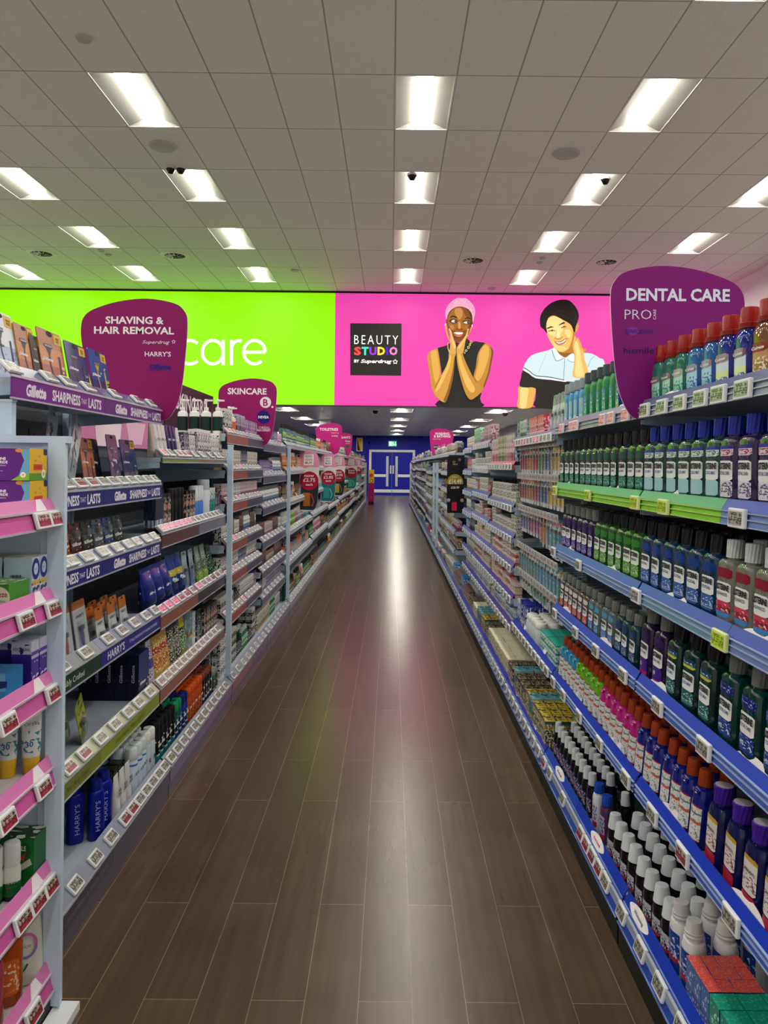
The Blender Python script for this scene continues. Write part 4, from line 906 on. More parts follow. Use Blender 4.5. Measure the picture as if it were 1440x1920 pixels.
def carton(desc, w, d, h, m, name='carton', cat='box', top=None, side=None, texts=(), panel=None, seam=True):
    a = MB(); a.add([(-w/2,-d/2,0),(w/2,-d/2,0),(w/2,-d/2,h),(-w/2,-d/2,h)], [(0,1,2,3)], m)
    a.add([(-w/2,-d/2,0),(w/2,-d/2,0),(w/2,-d/2,h),(-w/2,-d/2,h),(-w/2,d/2,0),(w/2,d/2,0),(w/2,d/2,h),(-w/2,d/2,h)], [(5,4,7,6),(4,0,3,7),(1,5,6,2),(4,5,1,0)], side or m)
    a.add([(-w/2,-d/2,h),(w/2,-d/2,h),(w/2,d/2,h),(-w/2,d/2,h)], [(0,1,2,3)], top or m)
    if panel: a.box(-w/2 + w*panel[0], -d/2 - .0006, h*panel[1], -w/2 + w*panel[2], -d/2 - .0001, h*panel[3], mat(panel[4], .35))
    for t in texts: a.text(t[0], t[1]*w, -d/2 - .0012, t[2]*h, t[3]*h, mat(t[4], .4), **(t[5] if len(t) > 5 else {}))
    return Kind(name, cat, desc, [('box', a.mesh('box', False), [])], (w, d, h))
def can(desc, r, h, body, cap, capf=.22, cat='spray can', name='spray_can', lab=None, clear_cap=False):
    zb = h * (1 - capf); a = MB(); a.lathe([(r * .94, 0), (r, .004), (r, zb - .012), (r * .86, zb - .002), (r * .86, zb)], body, 18)
    c = MB(); c.lathe([(r * .9, zb - .002), (r * .96, zb + .002), (r * .94, h - .006), (r * .84, h)], cap, 18)
    parts = [('can', a.mesh('can', ang=.8), []), ('cap', c.mesh('cap', ang=.8), [])]
    if lab:
        l = MB(); l.text(lab[0], 0, -r - .0008, zb * lab[1], lab[2], mat(lab[3], .4), bold=.04, width=lab[4] if len(lab) > 4 else None)
        parts.append(('print', l.mesh('print', False), []))
    return Kind(name, cat, desc, parts, (2 * r, 2 * r, h))
def tube(desc, w, h, m, capm, d=.036, name='tube', texts=()):
    ch = h * .17; a = MB(); a.loft([(ch, ring(w * .80, d, 2.4, 16)), (h * .45, ring(w * .9, d * .8, 2.4, 16)), (h * .9, ring(w * .97, d * .2, 3, 16)), (h, ring(w, .003, 4, 16))], m)
    for t in texts: a.text(t[0], t[1] * w, -d * .5, t[2] * h, t[3], mat(t[4], .4), **(t[5] if len(t) > 5 else {}))
    c = MB(); c.loft([(0, ring(w * .72, d * .95, 2.6, 16)), (ch, ring(w * .76, d * .98, 2.6, 16)), (ch + .001, ring(w * .6, d * .7, 2.6, 16))], capm)
    return Kind(name, 'tube', desc, [('tube_body', a.mesh('tube_body', ang=.8), []), ('cap', c.mesh('cap'), [])], (w, d, h))
def card(desc, w, h, m, blister=None, hole=True, flat=False, t=.003, name='blister_pack', texts=(), bz=(.12, .62), curve=False, bcol='A8B4C0'):
    a = MB(); hw = w / 2
    out = [(-hw + .004, 0), (hw - .004, 0), (hw, .004), (hw, h - .006), (hw - .006, h), (-hw + .006, h), (-hw, h - .006), (-hw, .004)]
    a.plate(out, -t / 2, t / 2, m)
    if hole: a.disc(0, h * .945, w * .13, -t / 2 - .0004, mat('2E2A2C', .7), w * .05, 10)
    for q in texts: a.text(q[0], q[1] * w, -t / 2 - .0008, q[2] * h, q[3] * h, mat(q[4], .4), **(q[5] if len(q) > 5 else {}))
    if flat:
        y = -t / 2 - .0006; cx = -w * .12; fm, fm2 = mat(bcol, .35, .2), mat('1E2026', .35)
        a.stroke(spline([(cx - w * .02, h * .10), (cx + w * .03, h * .25), (cx - w * .02, h * .42), (cx, h * .60)], 4, False), w * .055, y, fm)
        a.plate([(cx - w * .05, h * .60), (cx + w * .05, h * .60), (cx + w * .12, h * .70), (cx - w * .12, h * .70)], y, None, fm); a.box(cx - w * .17, y - .0003, h * .70, cx + w * .17, y, h * .76, fm2); a.box(cx - w * .15, y - .0005, h * .715, cx + w * .15, y - .0003, h * .745, mat('8A94A4', .3, .4))
    parts = [('card', a.mesh('card', False), [])]
    if blister and not flat:
        b_ = MB(); bw = w * blister; z0, z1 = bz[0] * h, bz[1] * h; cx = -w * .1
        b_.loft([(0, [(cx - bw / 2, -t / 2, z0), (cx + bw / 2, -t / 2, z0), (cx + bw / 2, -t / 2, z1), (cx - bw / 2, -t / 2, z1)]),
                 (0, [(cx - bw * .4, -t / 2 - .014, z0 + .006), (cx + bw * .4, -t / 2 - .014, z0 + .006), (cx + bw * .4, -t / 2 - .014, z1 - .006), (cx - bw * .4, -t / 2 - .014, z1 - .006)]),
                 (0, [(cx - bw * .32, -t / 2 - .017, z0 + .010), (cx + bw * .32, -t / 2 - .017, z0 + .010), (cx + bw * .32, -t / 2 - .017, z1 - .010), (cx - bw * .32, -t / 2 - .017, z1 - .010)])], mat('DCE2EA', .06, alpha=.13))
        parts.append(('blister', b_.mesh('blister', False), []))
        r = MB(); zt = z1 - .014   # razor in the blister
        r.rbox(cx - bw * .30, -t / 2 - .013, zt - .016, cx + bw * .30, -t / 2 - .004, zt, mat('3A3E46', .3, .5), .002)
        r.loft([(0, [(cx - .003, -t / 2 - .011, zt - .016), (cx + .003, -t / 2 - .011, zt - .016), (cx + .003, -t / 2 - .004, zt - .016), (cx - .003, -t / 2 - .004, zt - .016)]),
                (0, [(cx - .005, -t / 2 - .012, (z0 + zt) / 2), (cx + .005, -t / 2 - .012, (z0 + zt) / 2), (cx + .005, -t / 2 - .003, (z0 + zt) / 2), (cx - .005, -t / 2 - .003, (z0 + zt) / 2)]),
                (0, [(cx - .003, -t / 2 - .010, z0 + .012), (cx + .003, -t / 2 - .010, z0 + .012), (cx + .003, -t / 2 - .003, z0 + .012), (cx - .003, -t / 2 - .003, z0 + .012)])], mat(bcol, .3, .3))
        parts.append(('razor', r.mesh('razor'), []))
    return Kind(name, 'pack', desc, parts, (w, .02, h))
def pouch(desc, w, h, m, d=.05, name='pouch', top=None, texts=()):
    a = MB(); a.loft([(0, ring(w * .9, d * .8, 3, 16)), (h * .12, ring(w, d, 2.6, 16)), (h * .55, ring(w * .98, d * .8, 2.4, 16)), (h * .86, ring(w * .96, d * .22, 3, 16)), (h * .9, ring(w, .006, 4, 16)), (h, ring(w, .004, 4, 16))], m)
    for t in texts: a.text(t[0], t[1] * w, -d * .52, t[2] * h, t[3], mat(t[4], .4), **(t[5] if len(t) > 5 else {}))
    return Kind(name, 'pouch', desc, [('bag', a.mesh('bag', ang=.9), [])], (w, d, h))
def pump(desc, w, h, body, lab, head):
    a = MB(); zb = h * .62; a.lathe([(w * .47, 0), (w * .5, .004), (w * .5, zb * .9), (w * .42, zb), (w * .2, zb + .008), (w * .2, zb + .014)], body, 18)
    l = MB(); l.lathe([(w * .503, zb * .12), (w * .503, zb * .78)], lab, 18)
    c = MB(); c.lathe([(w * .24, zb + .012), (w * .24, zb + .028), (w * .08, zb + .03), (w * .08, h - .016), (w * .2, h - .014), (w * .2, h - .002), (w * .1, h)], head, 12); c.box(-.006, -w * .62, h - .013, .006, 0, h - .003, head)
    return Kind('pump_bottle', 'bottle', desc, [('body', a.mesh('body'), []), ('label', l.mesh('label'), []), ('pump', c.mesh('pump'), [])], (w, w, h))
def rowp(seq, side, a, Y0, pitch, z, where, jit=.002, tilt=0.0, depth=1, dp=.06, group=None):
    """a row of products from the near end on: seq = [(kind, count)]"""
    Y = Y0
    for k, n in seq:
        for i in range(n):
            for q in range(depth):
                w = where if depth == 1 else where + (', front row', ', second row', ', third row', ', fourth row')[q]
                k.put(side, a + q * dp + random.uniform(-jit, jit), Y + random.uniform(-jit, jit), z, w, group, random.uniform(-.05, .05), tilt)
            Y += pitch
    return Y
# ------------------------------------------------------------------ right side: dental shelves
RA, RB = .75, .70
RZS = [1.628, 1.354, 1.075, .802, .490]
DW = ['top dental shelf', 'second dental shelf', 'third dental shelf', 'fourth dental shelf', 'fifth dental shelf']
BW = 'bottom dental shelf'
wallm = mat('23262C', .6)
blue1, blue2, blue3 = R_('6F86BE', '1D3CA6'), R_('4666B8', '1A3AB0'), R_('3458B4', '1534B0')
grey1 = R_('8C94AE', '5A668C', 'C8CEDC'); lime = R_('7CC42C', '2F9A62', 'C6E67A'); teal1 = R_('5E88B0', '2A7A9A')
rails = lambda *segs: [tuple(s) for s in segs]
a1, a2 = (1.05, 2.294), (2.306, 3.472)
bay(1, *a1, RA, .45, 1.62, [dict(z=RZS[0], rails=rails((*a1, grey1))), dict(z=RZS[1], rails=rails((1.05, 1.72, blue1), (1.72, 2.294, lime))), dict(z=RZS[2], rails=rails((1.05, 1.69, blue1), (1.69, 2.294, R_('6A98A8', '1D3CA6')))),
    dict(z=RZS[3], rails=rails((*a1, blue2))), dict(z=RZS[4], rails=rails((*a1, blue3))), dict(z=.13, base=True, rails=rails((*a1, B_())))], 'nearest right shelving bay stocked with mouthwash bottles', (RB, .13), back=wallm, kick=mat('101014', .5))
bay(1, *a2, RA, .45, 1.62, [dict(z=RZS[0], rails=rails((*a2, R_('8890A8', '6A6E8C', 'C8A8C0')))), dict(z=RZS[1], rails=rails((*a2, lime))), dict(z=RZS[2], rails=rails((*a2, R_('7088B4', '1D3CA6')))),
    dict(z=RZS[3], rails=rails((*a2, blue2))), dict(z=RZS[4], rails=rails((*a2, blue3))), dict(z=.13, base=True, rails=rails((2.306, 2.9, B_()), (2.9, 3.472, B_('3058B8', '1A44B4'))))], 'second right shelving bay stocked with mouthwash bottles', (RB, .13), back=wallm, kick=mat('101014', .5))
rowp([(P4, 2), (P3, 2), (P2, 2)], 1, .805, 1.525, .091, RZS[0], DW[0]); rowp([(P1, 2)], 1, .805, 2.071, .091, RZS[0], DW[0])
P1.put(1, .805, 2.25, RZS[0], DW[0])
rowp([(B_tc, 3), (B_tb, 6), (B_dg, 13)], 1, .80, 1.567, .0885, RZS[1], DW[1])
rowp([(B_cl, 3), (B_bl, 6), (B_gr, 6), (B_pu, 6)], 1, .80, 1.585, .0905, RZS[2], DW[2], tilt=.03)
rowp([(B_10, 3), (B_yl, 3), (B_p2, 2)], 1, .80, 1.53, .112, RZS[3], DW[3], tilt=.05)
rowp([(B_te, 3)], 1, .80, 2.43, .08, RZS[3], DW[3], tilt=.05); rowp([(B_cb, 4)], 1, .80, 2.68, .086, RZS[3], DW[3], tilt=.05); rowp([(B_co, 6)], 1, .80, 3.025, .083, RZS[3], DW[3], tilt=.05)
rowp([(C_p, 4)], 1, .80, 1.54, .096, RZS[4], DW[4], tilt=.07)
rowp([(R_n, 7), (R_m, 6), (R_g, 5), (R_b, 4)], 1, .795, 1.93, .0715, RZS[4], DW[4], tilt=.09)
# back-row bottles seen between the front ones
for z, seq in ((RZS[1], [(B_tc, 3), (B_tb, 6), (B_dg, 13)]), (RZS[2], [(B_cl, 3), (B_bl, 6), (B_gr, 6), (B_pu, 6)])):
    rowp(seq, 1, .868, 1.567 if z > 1.2 else 1.585, .0885 if z > 1.2 else .0905, z, ('second' if z > 1.2 else 'third') + ' dental shelf, back row')
rowp([(R_n, 7), (R_m, 6), (R_g, 5), (R_b, 4)], 1, .862, 1.95, .0715, RZS[4], 'fifth dental shelf, back row', tilt=.09)
rowp([(W_b, 8)], 1, .775, 2.06, .0725, .13, BW, depth=4, dp=.075); rowp([(W_pur, 1), (W_blue, 1)], 1, .775, 2.67, .095, .13, BW)
rowp([(W_s, 1)], 1, .85, 2.70, .09, .13, BW + ' behind blue caps')
rowp([(W_s, 10)], 1, .775, 2.87, .0635, .13, BW, depth=3, dp=.07)
rowp([(W_rib, 2)], 1, .775, 1.905, .082, .13, BW, depth=4, dp=.078)
coral = carton('small blue carton with coral top', .043, .031, .125, pack([(0, '2A4A8A'), (.5, '3A6AB0')], 'B8C8E8', (.1, .9), .4, .3, 4, 9), top=pack([(0, 'C84A44'), (1, 'C84A44')], 'D87A70', (-1, 2), .35, .35, 7, 1), side=mat('22407E', .35))
tealc = carton('teal carton with teal top', .052, .056, .125, pack([(0, '0E6A60'), (.5, '128A78')], 'B8E8D8', (.1, .9), .4, .3, 4, 9), top=pack([(0, '0E8A74'), (1, '0E8A74')], '3AAA90', (-1, 2), .35, .35, 7, 1), side=mat('1A3A6E', .35))
for Yr, k, n, dp in ((1.838, coral, 4, .0325), (1.794, coral, 4, .0325), (1.75, coral, 4, .0325), (1.698, tealc, 3, .058), (1.644, tealc, 3, .058), (1.59, tealc, 3, .058)):
    rowp([(k, 1)], 1, .738 + k.size[1] / 2, Yr, .05, .13, BW, depth=n, dp=dp, jit=.0005)
# grey capped packs beyond the sign, top shelf
G1 = bottle('green pack with wide dark grey cap', .07, .05, .20, mat('1A7A4A', .2), mat('3A4450', .4), .80, .027, labels=[(.1, .85, .5, pack([(0, '2A9A7A'), (.5, '1A6A9A')], 'B8E8D8', (.1, .9), .4, .3, 4, 9), [])], p=3)
G2 = bottle('light blue pack with wide grey cap', .07, .05, .19, mat('3A8AC0', .2), mat('8A96A0', .4), .78, .027, labels=[(.1, .85, .8, pack([(0, 'B8D4DC'), (.3, '90B8C8')], '2A4A6A', (.1, .4), .3, .3, 4, 6), [])], p=3)
G3 = bottle('dark blue and green pack with dark grey cap', .07, .05, .20, mat('163A7A', .2), mat('3A4450', .4), .80, .027, labels=[(.1, .85, .5, pack([(0, '6AAA3A'), (.4, '1A3A8A')], 'B8E8D8', (.1, .9), .4, .3, 4, 9), [])], p=3)
rowp([(G3, 4), (G1, 5), (G2, 4)], 1, .80, 2.345, .086, RZS[0], DW[0])
S1 = card('silver electric brush pack', .07, .21, pack([(0, '1A2A4A'), (.2, 'B8C0CC'), (.75, '7A8290')], '4A5A7A', (.1, .9), .4, .3, 3, 6), .6, name='brush_pack', bcol='D8DCE4')
for i, v in enumerate([1.60, 1.72, 1.82, 1.95, 2.08, 2.22]): esl(1, RA, v, RZS[0], 'R', DW[0], 0)
for v in (2.40, 2.56, 2.66, 3.05, 3.12, 3.3): esl(1, RA, v, RZS[0], 'R', DW[0], 2)
esl(1, RA, 1.62, RZS[1], 'R', DW[1], 0)
for v in (2.06, 2.30, 2.85, 3.42): esl(1, RA, v, RZS[1], 'R', DW[1], 3)
for v in (1.70, 2.28, 2.98, 3.44): esl(1, RA, v, RZS[2], 'R', DW[2], 3 if v < 1.8 else 0)
for v in (1.78, 2.09, 2.40, 2.72, 3.02, 3.40): esl(1, RA, v, RZS[3], 'R', DW[3], 0)
for v in (1.63, 1.90, 2.12, 2.36, 2.66, 2.95, 3.22, 3.42): esl(1, RA, v, RZS[4], 'R', DW[4], 1 if 1.8 < v < 2 else 0)
for v, k in ((1.80, 0), (1.95, 0), (2.10, 0), (2.27, 0), (2.44, 0), (2.52, 1), (2.60, 1), (2.68, 1), (2.76, 1), (3.05, 0), (3.3, 0), (3.42, 1)): esl(1, RB, v, .13, 'B', BW, k)
for z, Ys in ((RZS[0], (2.10, 2.55, 3.2)), (RZS[1], (2.05, 2.62, 3.28)), (RZS[2], (1.58, 2.04, 2.62, 3.25)), (RZS[3], (1.6, 2.16, 2.70, 3.30)), (RZS[4], (1.62, 2.05, 2.55, 3.1))):
    for i, v in enumerate(Ys): talk(1, RA + .012, v, z + .004, DW[RZS.index(z)], i % 3)
for i, v in enumerate((2.18, 2.62, 3.2)): talk(1, RB + .02, v, .13 + .008, BW, (i + 1) % 3, .5)

# pegs with hanging brushes
pB = (3.484, 4.63); PW = ['top', 'second', 'third', 'fourth', 'fifth']
bay(1, *pB, RA, .45, 1.60, [dict(z=1.60, rails=rails((*pB, grey1))), dict(z=.50, rails=rails((*pB, blue3))), dict(z=.13, base=True, rails=rails((*pB, B_('4A62B8', '3A3AB0'))))], 'right shelving bay with toothbrushes hanging on pegs', (RB, .13), back=mat('3A3C46', .6), kick=mat('101014', .5))
a = MB(); a.exx([(0, 0), (0, .003), (.40, .012), (.40, .009)], -.002, .002, mat('5A5E66', .35, .6)); rod = a.mesh('rod', False)
a = MB(); a.box(-.034, -.003, -.016, .034, 0, .020, mat('D4D8DC', .25)); a.box(-.027, -.0036, -.011, .027, -.003, .015, pack([(0, 'C8A8A4'), (.5, '9CA0A4')], '5A4A4A', (.1, .9), .5, .3, 4, 6)); tk = a.mesh('ticket', False)
HOOK = Kind('peg_hook', 'peg hook', 'dark peg with white price ticket', [('rod', rod, []), ('ticket', tk, [])], (.044, .4, .03))
def brush(desc, c1, c2, h=.15, w=.06): return card(desc, w, h, pack([(0, 'C8CCD4'), (.15, c2), (.45, c1), (.8, c2), (.9, c1)], 'E8E0D0', (.1, .95), .45, .25, 4, 12), .6, name='brush_pack', bcol=c1, bz=(.1, .8))
bR, bGo, bB, bY, bGr = brush('red brush pack', 'A81C34', 'C85060'), brush('gold and red brush pack', 'C8702A', 'D8B040'), brush('blue brush pack', '1A4A9A', '4A8AC0'), brush('yellow brush pack', 'C0A020', 'E0D060'), brush('green brush pack', '2A7A4A', '60B080')
fl1, fl2, fl3, fl4 = brush('pale blue striped brush pack', '4A5AA8', 'A8B8D8', .14), brush('pink striped brush pack', '9A3A7A', 'C888B0', .14), brush('orange brush pack', 'C86A2A', 'D8A070', .17, .062), brush('aqua and pink brush pack', '2AA0A8', 'D87A9A', .20, .06)
fl5, fl6, fl7 = brush('aqua brush pack with red foot', '1E98A0', 'C84A4A', .17, .062), brush('cyan brush pack', '2A90C0', '38A8A0', .17, .062), brush('teal and amber brush pack', '2A9AA0', 'C8A03A', .18, .062)
sm1, sm2, sm3 = brush('small white pick pack', 'C8C8C0', 'E0E0DC', .10), brush('small green and blue pick pack', '3AA060', '4A8AC8', .10), brush('small navy pick pack', '2A3A7A', 'A8B8D8', .11)
for r, (z, seq) in enumerate(((1.565, [bY]*3 + [bB]*2 + [bGr]*2 + [bR]*2 + [bGo]*2 + [bR]*3), (1.395, [bY]*4 + [bB]*3 + [bR]*2 + [bGo]*2 + [bR]*3), (1.208, [fl4]*3 + [fl6] + [fl3]*2 + [fl2]*4 + [fl1]*3), (.985, [fl7] + [fl6]*6 + [fl5]*7), (.828, [sm3]*3 + [sm1] + [sm2]*5 + [sm1]*4))):
    Y = 3.53
    for k in seq:
        w = PW[r] + ' row of toothbrush pegs'
        HOOK.put(1, .775, Y, z, w, 'peg hooks'); k.put(1, .80, Y, z - k.size[2] - .004, w, 'brush packs hanging on pegs', random.uniform(-.12, .12)); Y += .082 if len(seq) > 13 else .085
rowp([(S1, 4)], 1, .80, 3.52, .085, 1.60, 'top shelf above pegs', tilt=.08)
def gc(desc, w, d, h, bands, ink='404050', top=None, dens=.5, lines=(.1, .9), sx=5, sz=9, name='carton', cat='box', topm=None):
    m = pack(bands, ink, lines, dens, .35, sx, sz)
    return carton(desc, w, d, h, m, name, cat, top=topm or mat(top or bands[-1][1], .4), side=m)
tr, tg, tk_ = gc('red carton', .06, .05, .12, [(0, 'A82038'), (.6, 'C83A50')], 'E8C0C8'), gc('green and white carton', .05, .05, .12, [(0, '3A6A5A'), (.4, 'C0D0C0')], '2A4A3A'), gc('dark slim carton', .05, .05, .13, [(0, '2A2E3A'), (.5, '5A6472')], 'C0C8D0')
rowp([(tr, 7), (tk_, 2), (tg, 4), (tk_, 2)], 1, .795, 3.87, .052, 1.60, 'top shelf above pegs')
for v in [3.55 + .09 * i for i in range(12)]: esl(1, RA, v, 1.60, 'R', 'top shelf above pegs', (0, 0, 2, 0)[int(v * 100) % 4])
tl = gc('long teal striped carton', .18, .042, .04, [(0, '2A8A9A'), (.4, '3AA86A'), (.6, 'C8E0D8'), (.8, '1A9AA0')], 'F0F8F4', '2A9A8A')
for i in range(2):
    for q in range(4):
        for r in range(3): tl.put(1, .795 + .046 * q, 3.60 + .19 * i, .50 + .0405 * r, 'fifth dental shelf below pegs, ' + ('bottom', 'middle', 'upper')[r] + ' layer')
nb, cy, lt = gc('navy and red carton', .055, .05, .17, [(0, 'B01E34'), (.15, '14207A'), (.6, '1E2E96')], 'D8DCF0'), can('white tub with white lid', .034, .13, mat('C0CCD0', .35), mat('E4E6E4', .4), .2, 'tub', 'tub'), gc('pale blue and white carton', .05, .045, .15, [(0, '3A7AB8'), (.3, 'C8D8E0')], '2A5A9A')
rowp([(cy, 5), (nb, 3), (lt, 2)], 1, .80, 3.97, .068, .50, 'fifth dental shelf below pegs', depth=2, dp=.07)
yl = gc('yellow topped dark carton', .10, .05, .14, [(0, '4A4A3A'), (.3, '26303E'), (.7, '8A7A3A'), (.86, '3A5A6A')], 'D8D0A0', sx=6, sz=12, topm=pack([(0, '3A3A34'), (1, '3A3A34')], 'C8AC38', (-1, 2), .62, .35, 4, 1)); bl = gc('sky blue and amber carton', .10, .05, .15, [(0, 'B89A40'), (.4, '3A8AA8'), (.8, 'A8B4A8')], '20303A', sx=6, sz=12, topm=pack([(0, '24404E'), (1, '24404E')], '5AA8C0', (-1, 2), .62, .35, 4, 1)); dk = gc('dark brown carton', .09, .05, .13, [(0, '3A3230'), (.5, '5A4A40'), (.8, '242A34')], 'C8C0B0', topm=pack([(0, '2A2624'), (1, '2A2624')], '9A8A6A', (-1, 2), .5, .35, 4, 1))
rowp([(yl, 3), (bl, 1), (yl, 1), (dk, 3), (bl, 1), (dk, 2)], 1, .755, 3.56, .104, .13, 'bottom shelf below pegs', depth=3, dp=.054)
for v in [3.56 + .1 * i for i in range(11)]: esl(1, RA, v, .50, 'R', 'fifth dental shelf below pegs', 0)
for v in [3.56 + .125 * i for i in range(9)]: esl(1, RB, v, .13, 'B', 'bottom shelf below pegs', 0)
for v in (3.75, 4.3): TALKR.put(1, RA + .012, v, .512, 'fifth dental shelf below pegs', tilt=.4); TALKR.put(1, RB + .024, v, .14, 'bottom shelf below pegs', tilt=.3)

# toothpaste bays
vio = R_('8A86B8', '4A3AA0', 'C8C4E0'); vio2 = R_('7088C0', '3A3CB0', 'B8C4E8'); palev = R_('A8A8C0', '8A86B0', 'D8D8E8')
white_c = [gc('white toothpaste carton with pink print', .17, .045, .046, [(0, 'C0BCB8'), (.3, 'E6E4DE')], '6E6468', 'E0DED8', .55, (.05, .95), 8, 5, 'toothpaste_carton', 'toothpaste box'),
           gc('white toothpaste carton with green print', .17, .045, .046, [(0, 'BEC6BE'), (.4, 'E4E4DE')], '5A6A5E', 'E0DED8', .5, (.05, .95), 8, 5, 'toothpaste_carton', 'toothpaste box'),
           gc('white and red toothpaste carton', .17, .045, .046, [(0, 'D8D4CE'), (.25, '9A2A34'), (.7, 'D8D0C8')], 'B08080', 'D8D4CE', .5, (.05, .95), 8, 5, 'toothpaste_carton', 'toothpaste box'),
           gc('brown and white toothpaste carton', .17, .045, .046, [(0, 'B89A8A'), (.4, '8A5A4A'), (.6, 'D0C0B4')], 'D8C8C0', 'C8B4A8', .5, (.05, .95), 8, 5, 'toothpaste_carton', 'toothpaste box'),
           gc('pale blue toothpaste carton', .17, .045, .046, [(0, '4A7AB0'), (.35, 'C8D2DC')], '4A5A8A', 'C8D2DC', .5, (.05, .95), 8, 5, 'toothpaste_carton', 'toothpaste box'),
           gc('dark red toothpaste carton', .17, .045, .046, [(0, '8A1A24'), (.5, 'A82A34')], 'D8B8B0', '9A2A30', .5, (.05, .95), 8, 5, 'toothpaste_carton', 'toothpaste box')]
def stacks(Y0, Y1, z, nmax, where, pal):
    Y = Y0 + .09
    while Y < Y1 - .08:
        k = random.choice(pal); n = random.randint(max(1, nmax - 1), nmax)
        for r in range(n):
            k.put(1, .79, Y + random.uniform(-.003, .003), z + .0465 * r, where, 'stacked toothpaste cartons', random.uniform(-.03, .03))
        Y += .178
tall = [gc('tall white and pink pack', .07, .05, .19, [(0, 'C87A90'), (.4, 'D8C8CC'), (.8, 'B8C0B8')], '8A4A5A', 'D8D0D0'), gc('tall cream and green pack', .07, .05, .2, [(0, '7A9A6A'), (.3, 'C8C0A8'), (.75, 'A8A08A')], '4A5A3A', 'C8C0A8'), gc('tall navy pack', .06, .05, .2, [(0, '1A2A5A'), (.6, '2A4A8A')], 'B8C8E0', '1A2A5A')]
bB_ = (4.642, 5.80); zB = [1.46, 1.20, 1.01, .83, .64, .46]
bay(1, *bB_, RA, .45, 1.46, [dict(z=z, rails=rails((*bB_, R_('B8603A', 'A83A5A') if i == 0 else vio))) for i, z in enumerate(zB)] + [dict(z=.13, base=True, rails=rails((*bB_, B_('4A56B8', '3A3AB0'))))], 'near right shelving bay stacked with white toothpaste cartons', (RB, .13), back=backm, kick=mat('101014', .5))
bC_ = (5.81, 7.00); zC_ = [1.63, 1.43, 1.22, 1.02, .83, .64, .46]
bay(1, *bC_, RA, .45, 1.62, [dict(z=z, rails=rails((*bC_, palev if i < 2 else vio2))) for i, z in enumerate(zC_)] + [dict(z=.13, base=True, rails=rails((*bC_, B_('5A62B8', '4444B0'))))], 'second right shelving bay stacked with white toothpaste cartons', (RB, .13), back=backm, kick=mat('101014', .5))
rowp([(tall[2], 1), (tall[0], 4), (tall[1], 5), (tall[0], 4)], 1, .795, 4.69, .08, 1.46, 'orange edged shelf of toothpaste bay')
for i, z in enumerate(zB[1:]):
    stacks(bB_[0], bB_[1], z, 3 if i < 4 else 3, nth(i + 2) + ' toothpaste shelf', [[white_c[0], white_c[1]], [white_c[0], white_c[1]], [white_c[0], white_c[2]], [white_c[3], white_c[2]], [white_c[4], white_c[0]]][i])
for i, z in enumerate(zC_[1:]):
    stacks(bC_[0], bC_[1], z, 3, nth(i + 2) + ' shelf, far toothpaste bay', [[white_c[1], white_c[0]], [white_c[5], white_c[1]], [white_c[5], white_c[0]], [white_c[1], white_c[3]], [white_c[3], white_c[2]], [white_c[0], white_c[4]]][i])
mint = gc('mint green carton', .09, .06, .16, [(0, 'C8B8C0'), (.3, '8AD0A0'), (.85, 'A8E0B0')], '3A6A5A', 'A8E0B8'); pk = gc('pale pink carton', .085, .06, .15, [(0, 'B08A9A'), (.5, 'D0B4BC'), (.8, 'C0A0AC')], '7A4A5A', 'D8C0C8'); lil = gc('lilac and white carton', .08, .06, .12, [(0, '7A6AA0'), (.4, 'C8C0D0')], '5A4A7A', 'C8C0D0')
rowp([(pk, 5), (lil, 3), (mint, 5)], 1, .80, 5.87, .09, 1.63, 'top shelf, far toothpaste bay')
for i, z in enumerate(zB):
    for q in range(9): esl(1, RA, 4.70 + .13 * q, z, 'R', nth(i + 1) + ' toothpaste shelf', 0)
    if i: 
        for v in (4.9, 5.4): TALKR.put(1, RA + .012, v, z + .012, nth(i + 1) + ' toothpaste shelf', tilt=.4)
for i, z in enumerate(zC_):
    for q in range(8): esl(1, RA, 5.87 + .14 * q, z, 'R', nth(i + 1) + ' shelf, far toothpaste bay', 0)
    if i > 1: TALKR.put(1, RA + .012, 6.2 + .1 * i, z + .012, nth(i + 1) + ' shelf, far toothpaste bay', tilt=.4)
for i in range(9): esl(1, RB, 4.72 + .12 * i, .13, 'B', 'bottom toothpaste shelf', 0); esl(1, RB, 5.9 + .12 * i, .13, 'B', 'bottom shelf, far toothpaste bay', 0)
cream = gc('long cream carton', .10, .055, .13, [(0, '6A6A64'), (.25, 'D8D4B8')], '6A6A60', 'E4E0C4', .5)
rowp([(cream, 9), (dk, 2)], 1, .762, 4.72, .103, .13, 'bottom toothpaste shelf', depth=3, dp=.058); rowp([(yl, 2), (bl, 3), (cream, 3), (dk, 3)], 1, .762, 5.88, .103, .13, 'bottom shelf, far toothpaste bay', depth=2, dp=.058)
# ------------------------------------------------------------------ near left medicine shelf with its white end panel
MA = .870; MZ = [1.322, 1.090, .872, .650, .378, .112]; MW = [w + ' medicine shelf' for w in ('top', 'second', 'third', 'fourth', 'fifth', 'bottom')]
def rail_M(mb_, x0, x1):
    p1, p2 = mat('C85AA0', .25), mat('D87AB8', .3)
    mb_.exx([(-.004, -.040), (.008, .004), (.011, .003), (-.001, -.041)], x0, x1, p1)
    mb_.exx([(.004, .004), (.016, .034), (.018, .034), (.007, .003)], x0, x1, p2)
    mb_.exx([(-.008, -.043), (-.008, -.038), (.002, -.038), (.002, -.043)], x0, x1, mat('C8C0D0', .15, .2)); mb_.exx([(.0, .001), (.0, .006), (.010, .006), (.010, .001)], x0, x1, mat('D8D0DC', .15, .2))
    xm = x1 - .085; mb_.add([(xm - .03, .0038, .005), (xm + .03, .0038, .005), (xm + .016, .0154, .034), (xm - .01, .0154, .034)], [(0, 1, 2, 3)], mat('F0E8EE', .3))
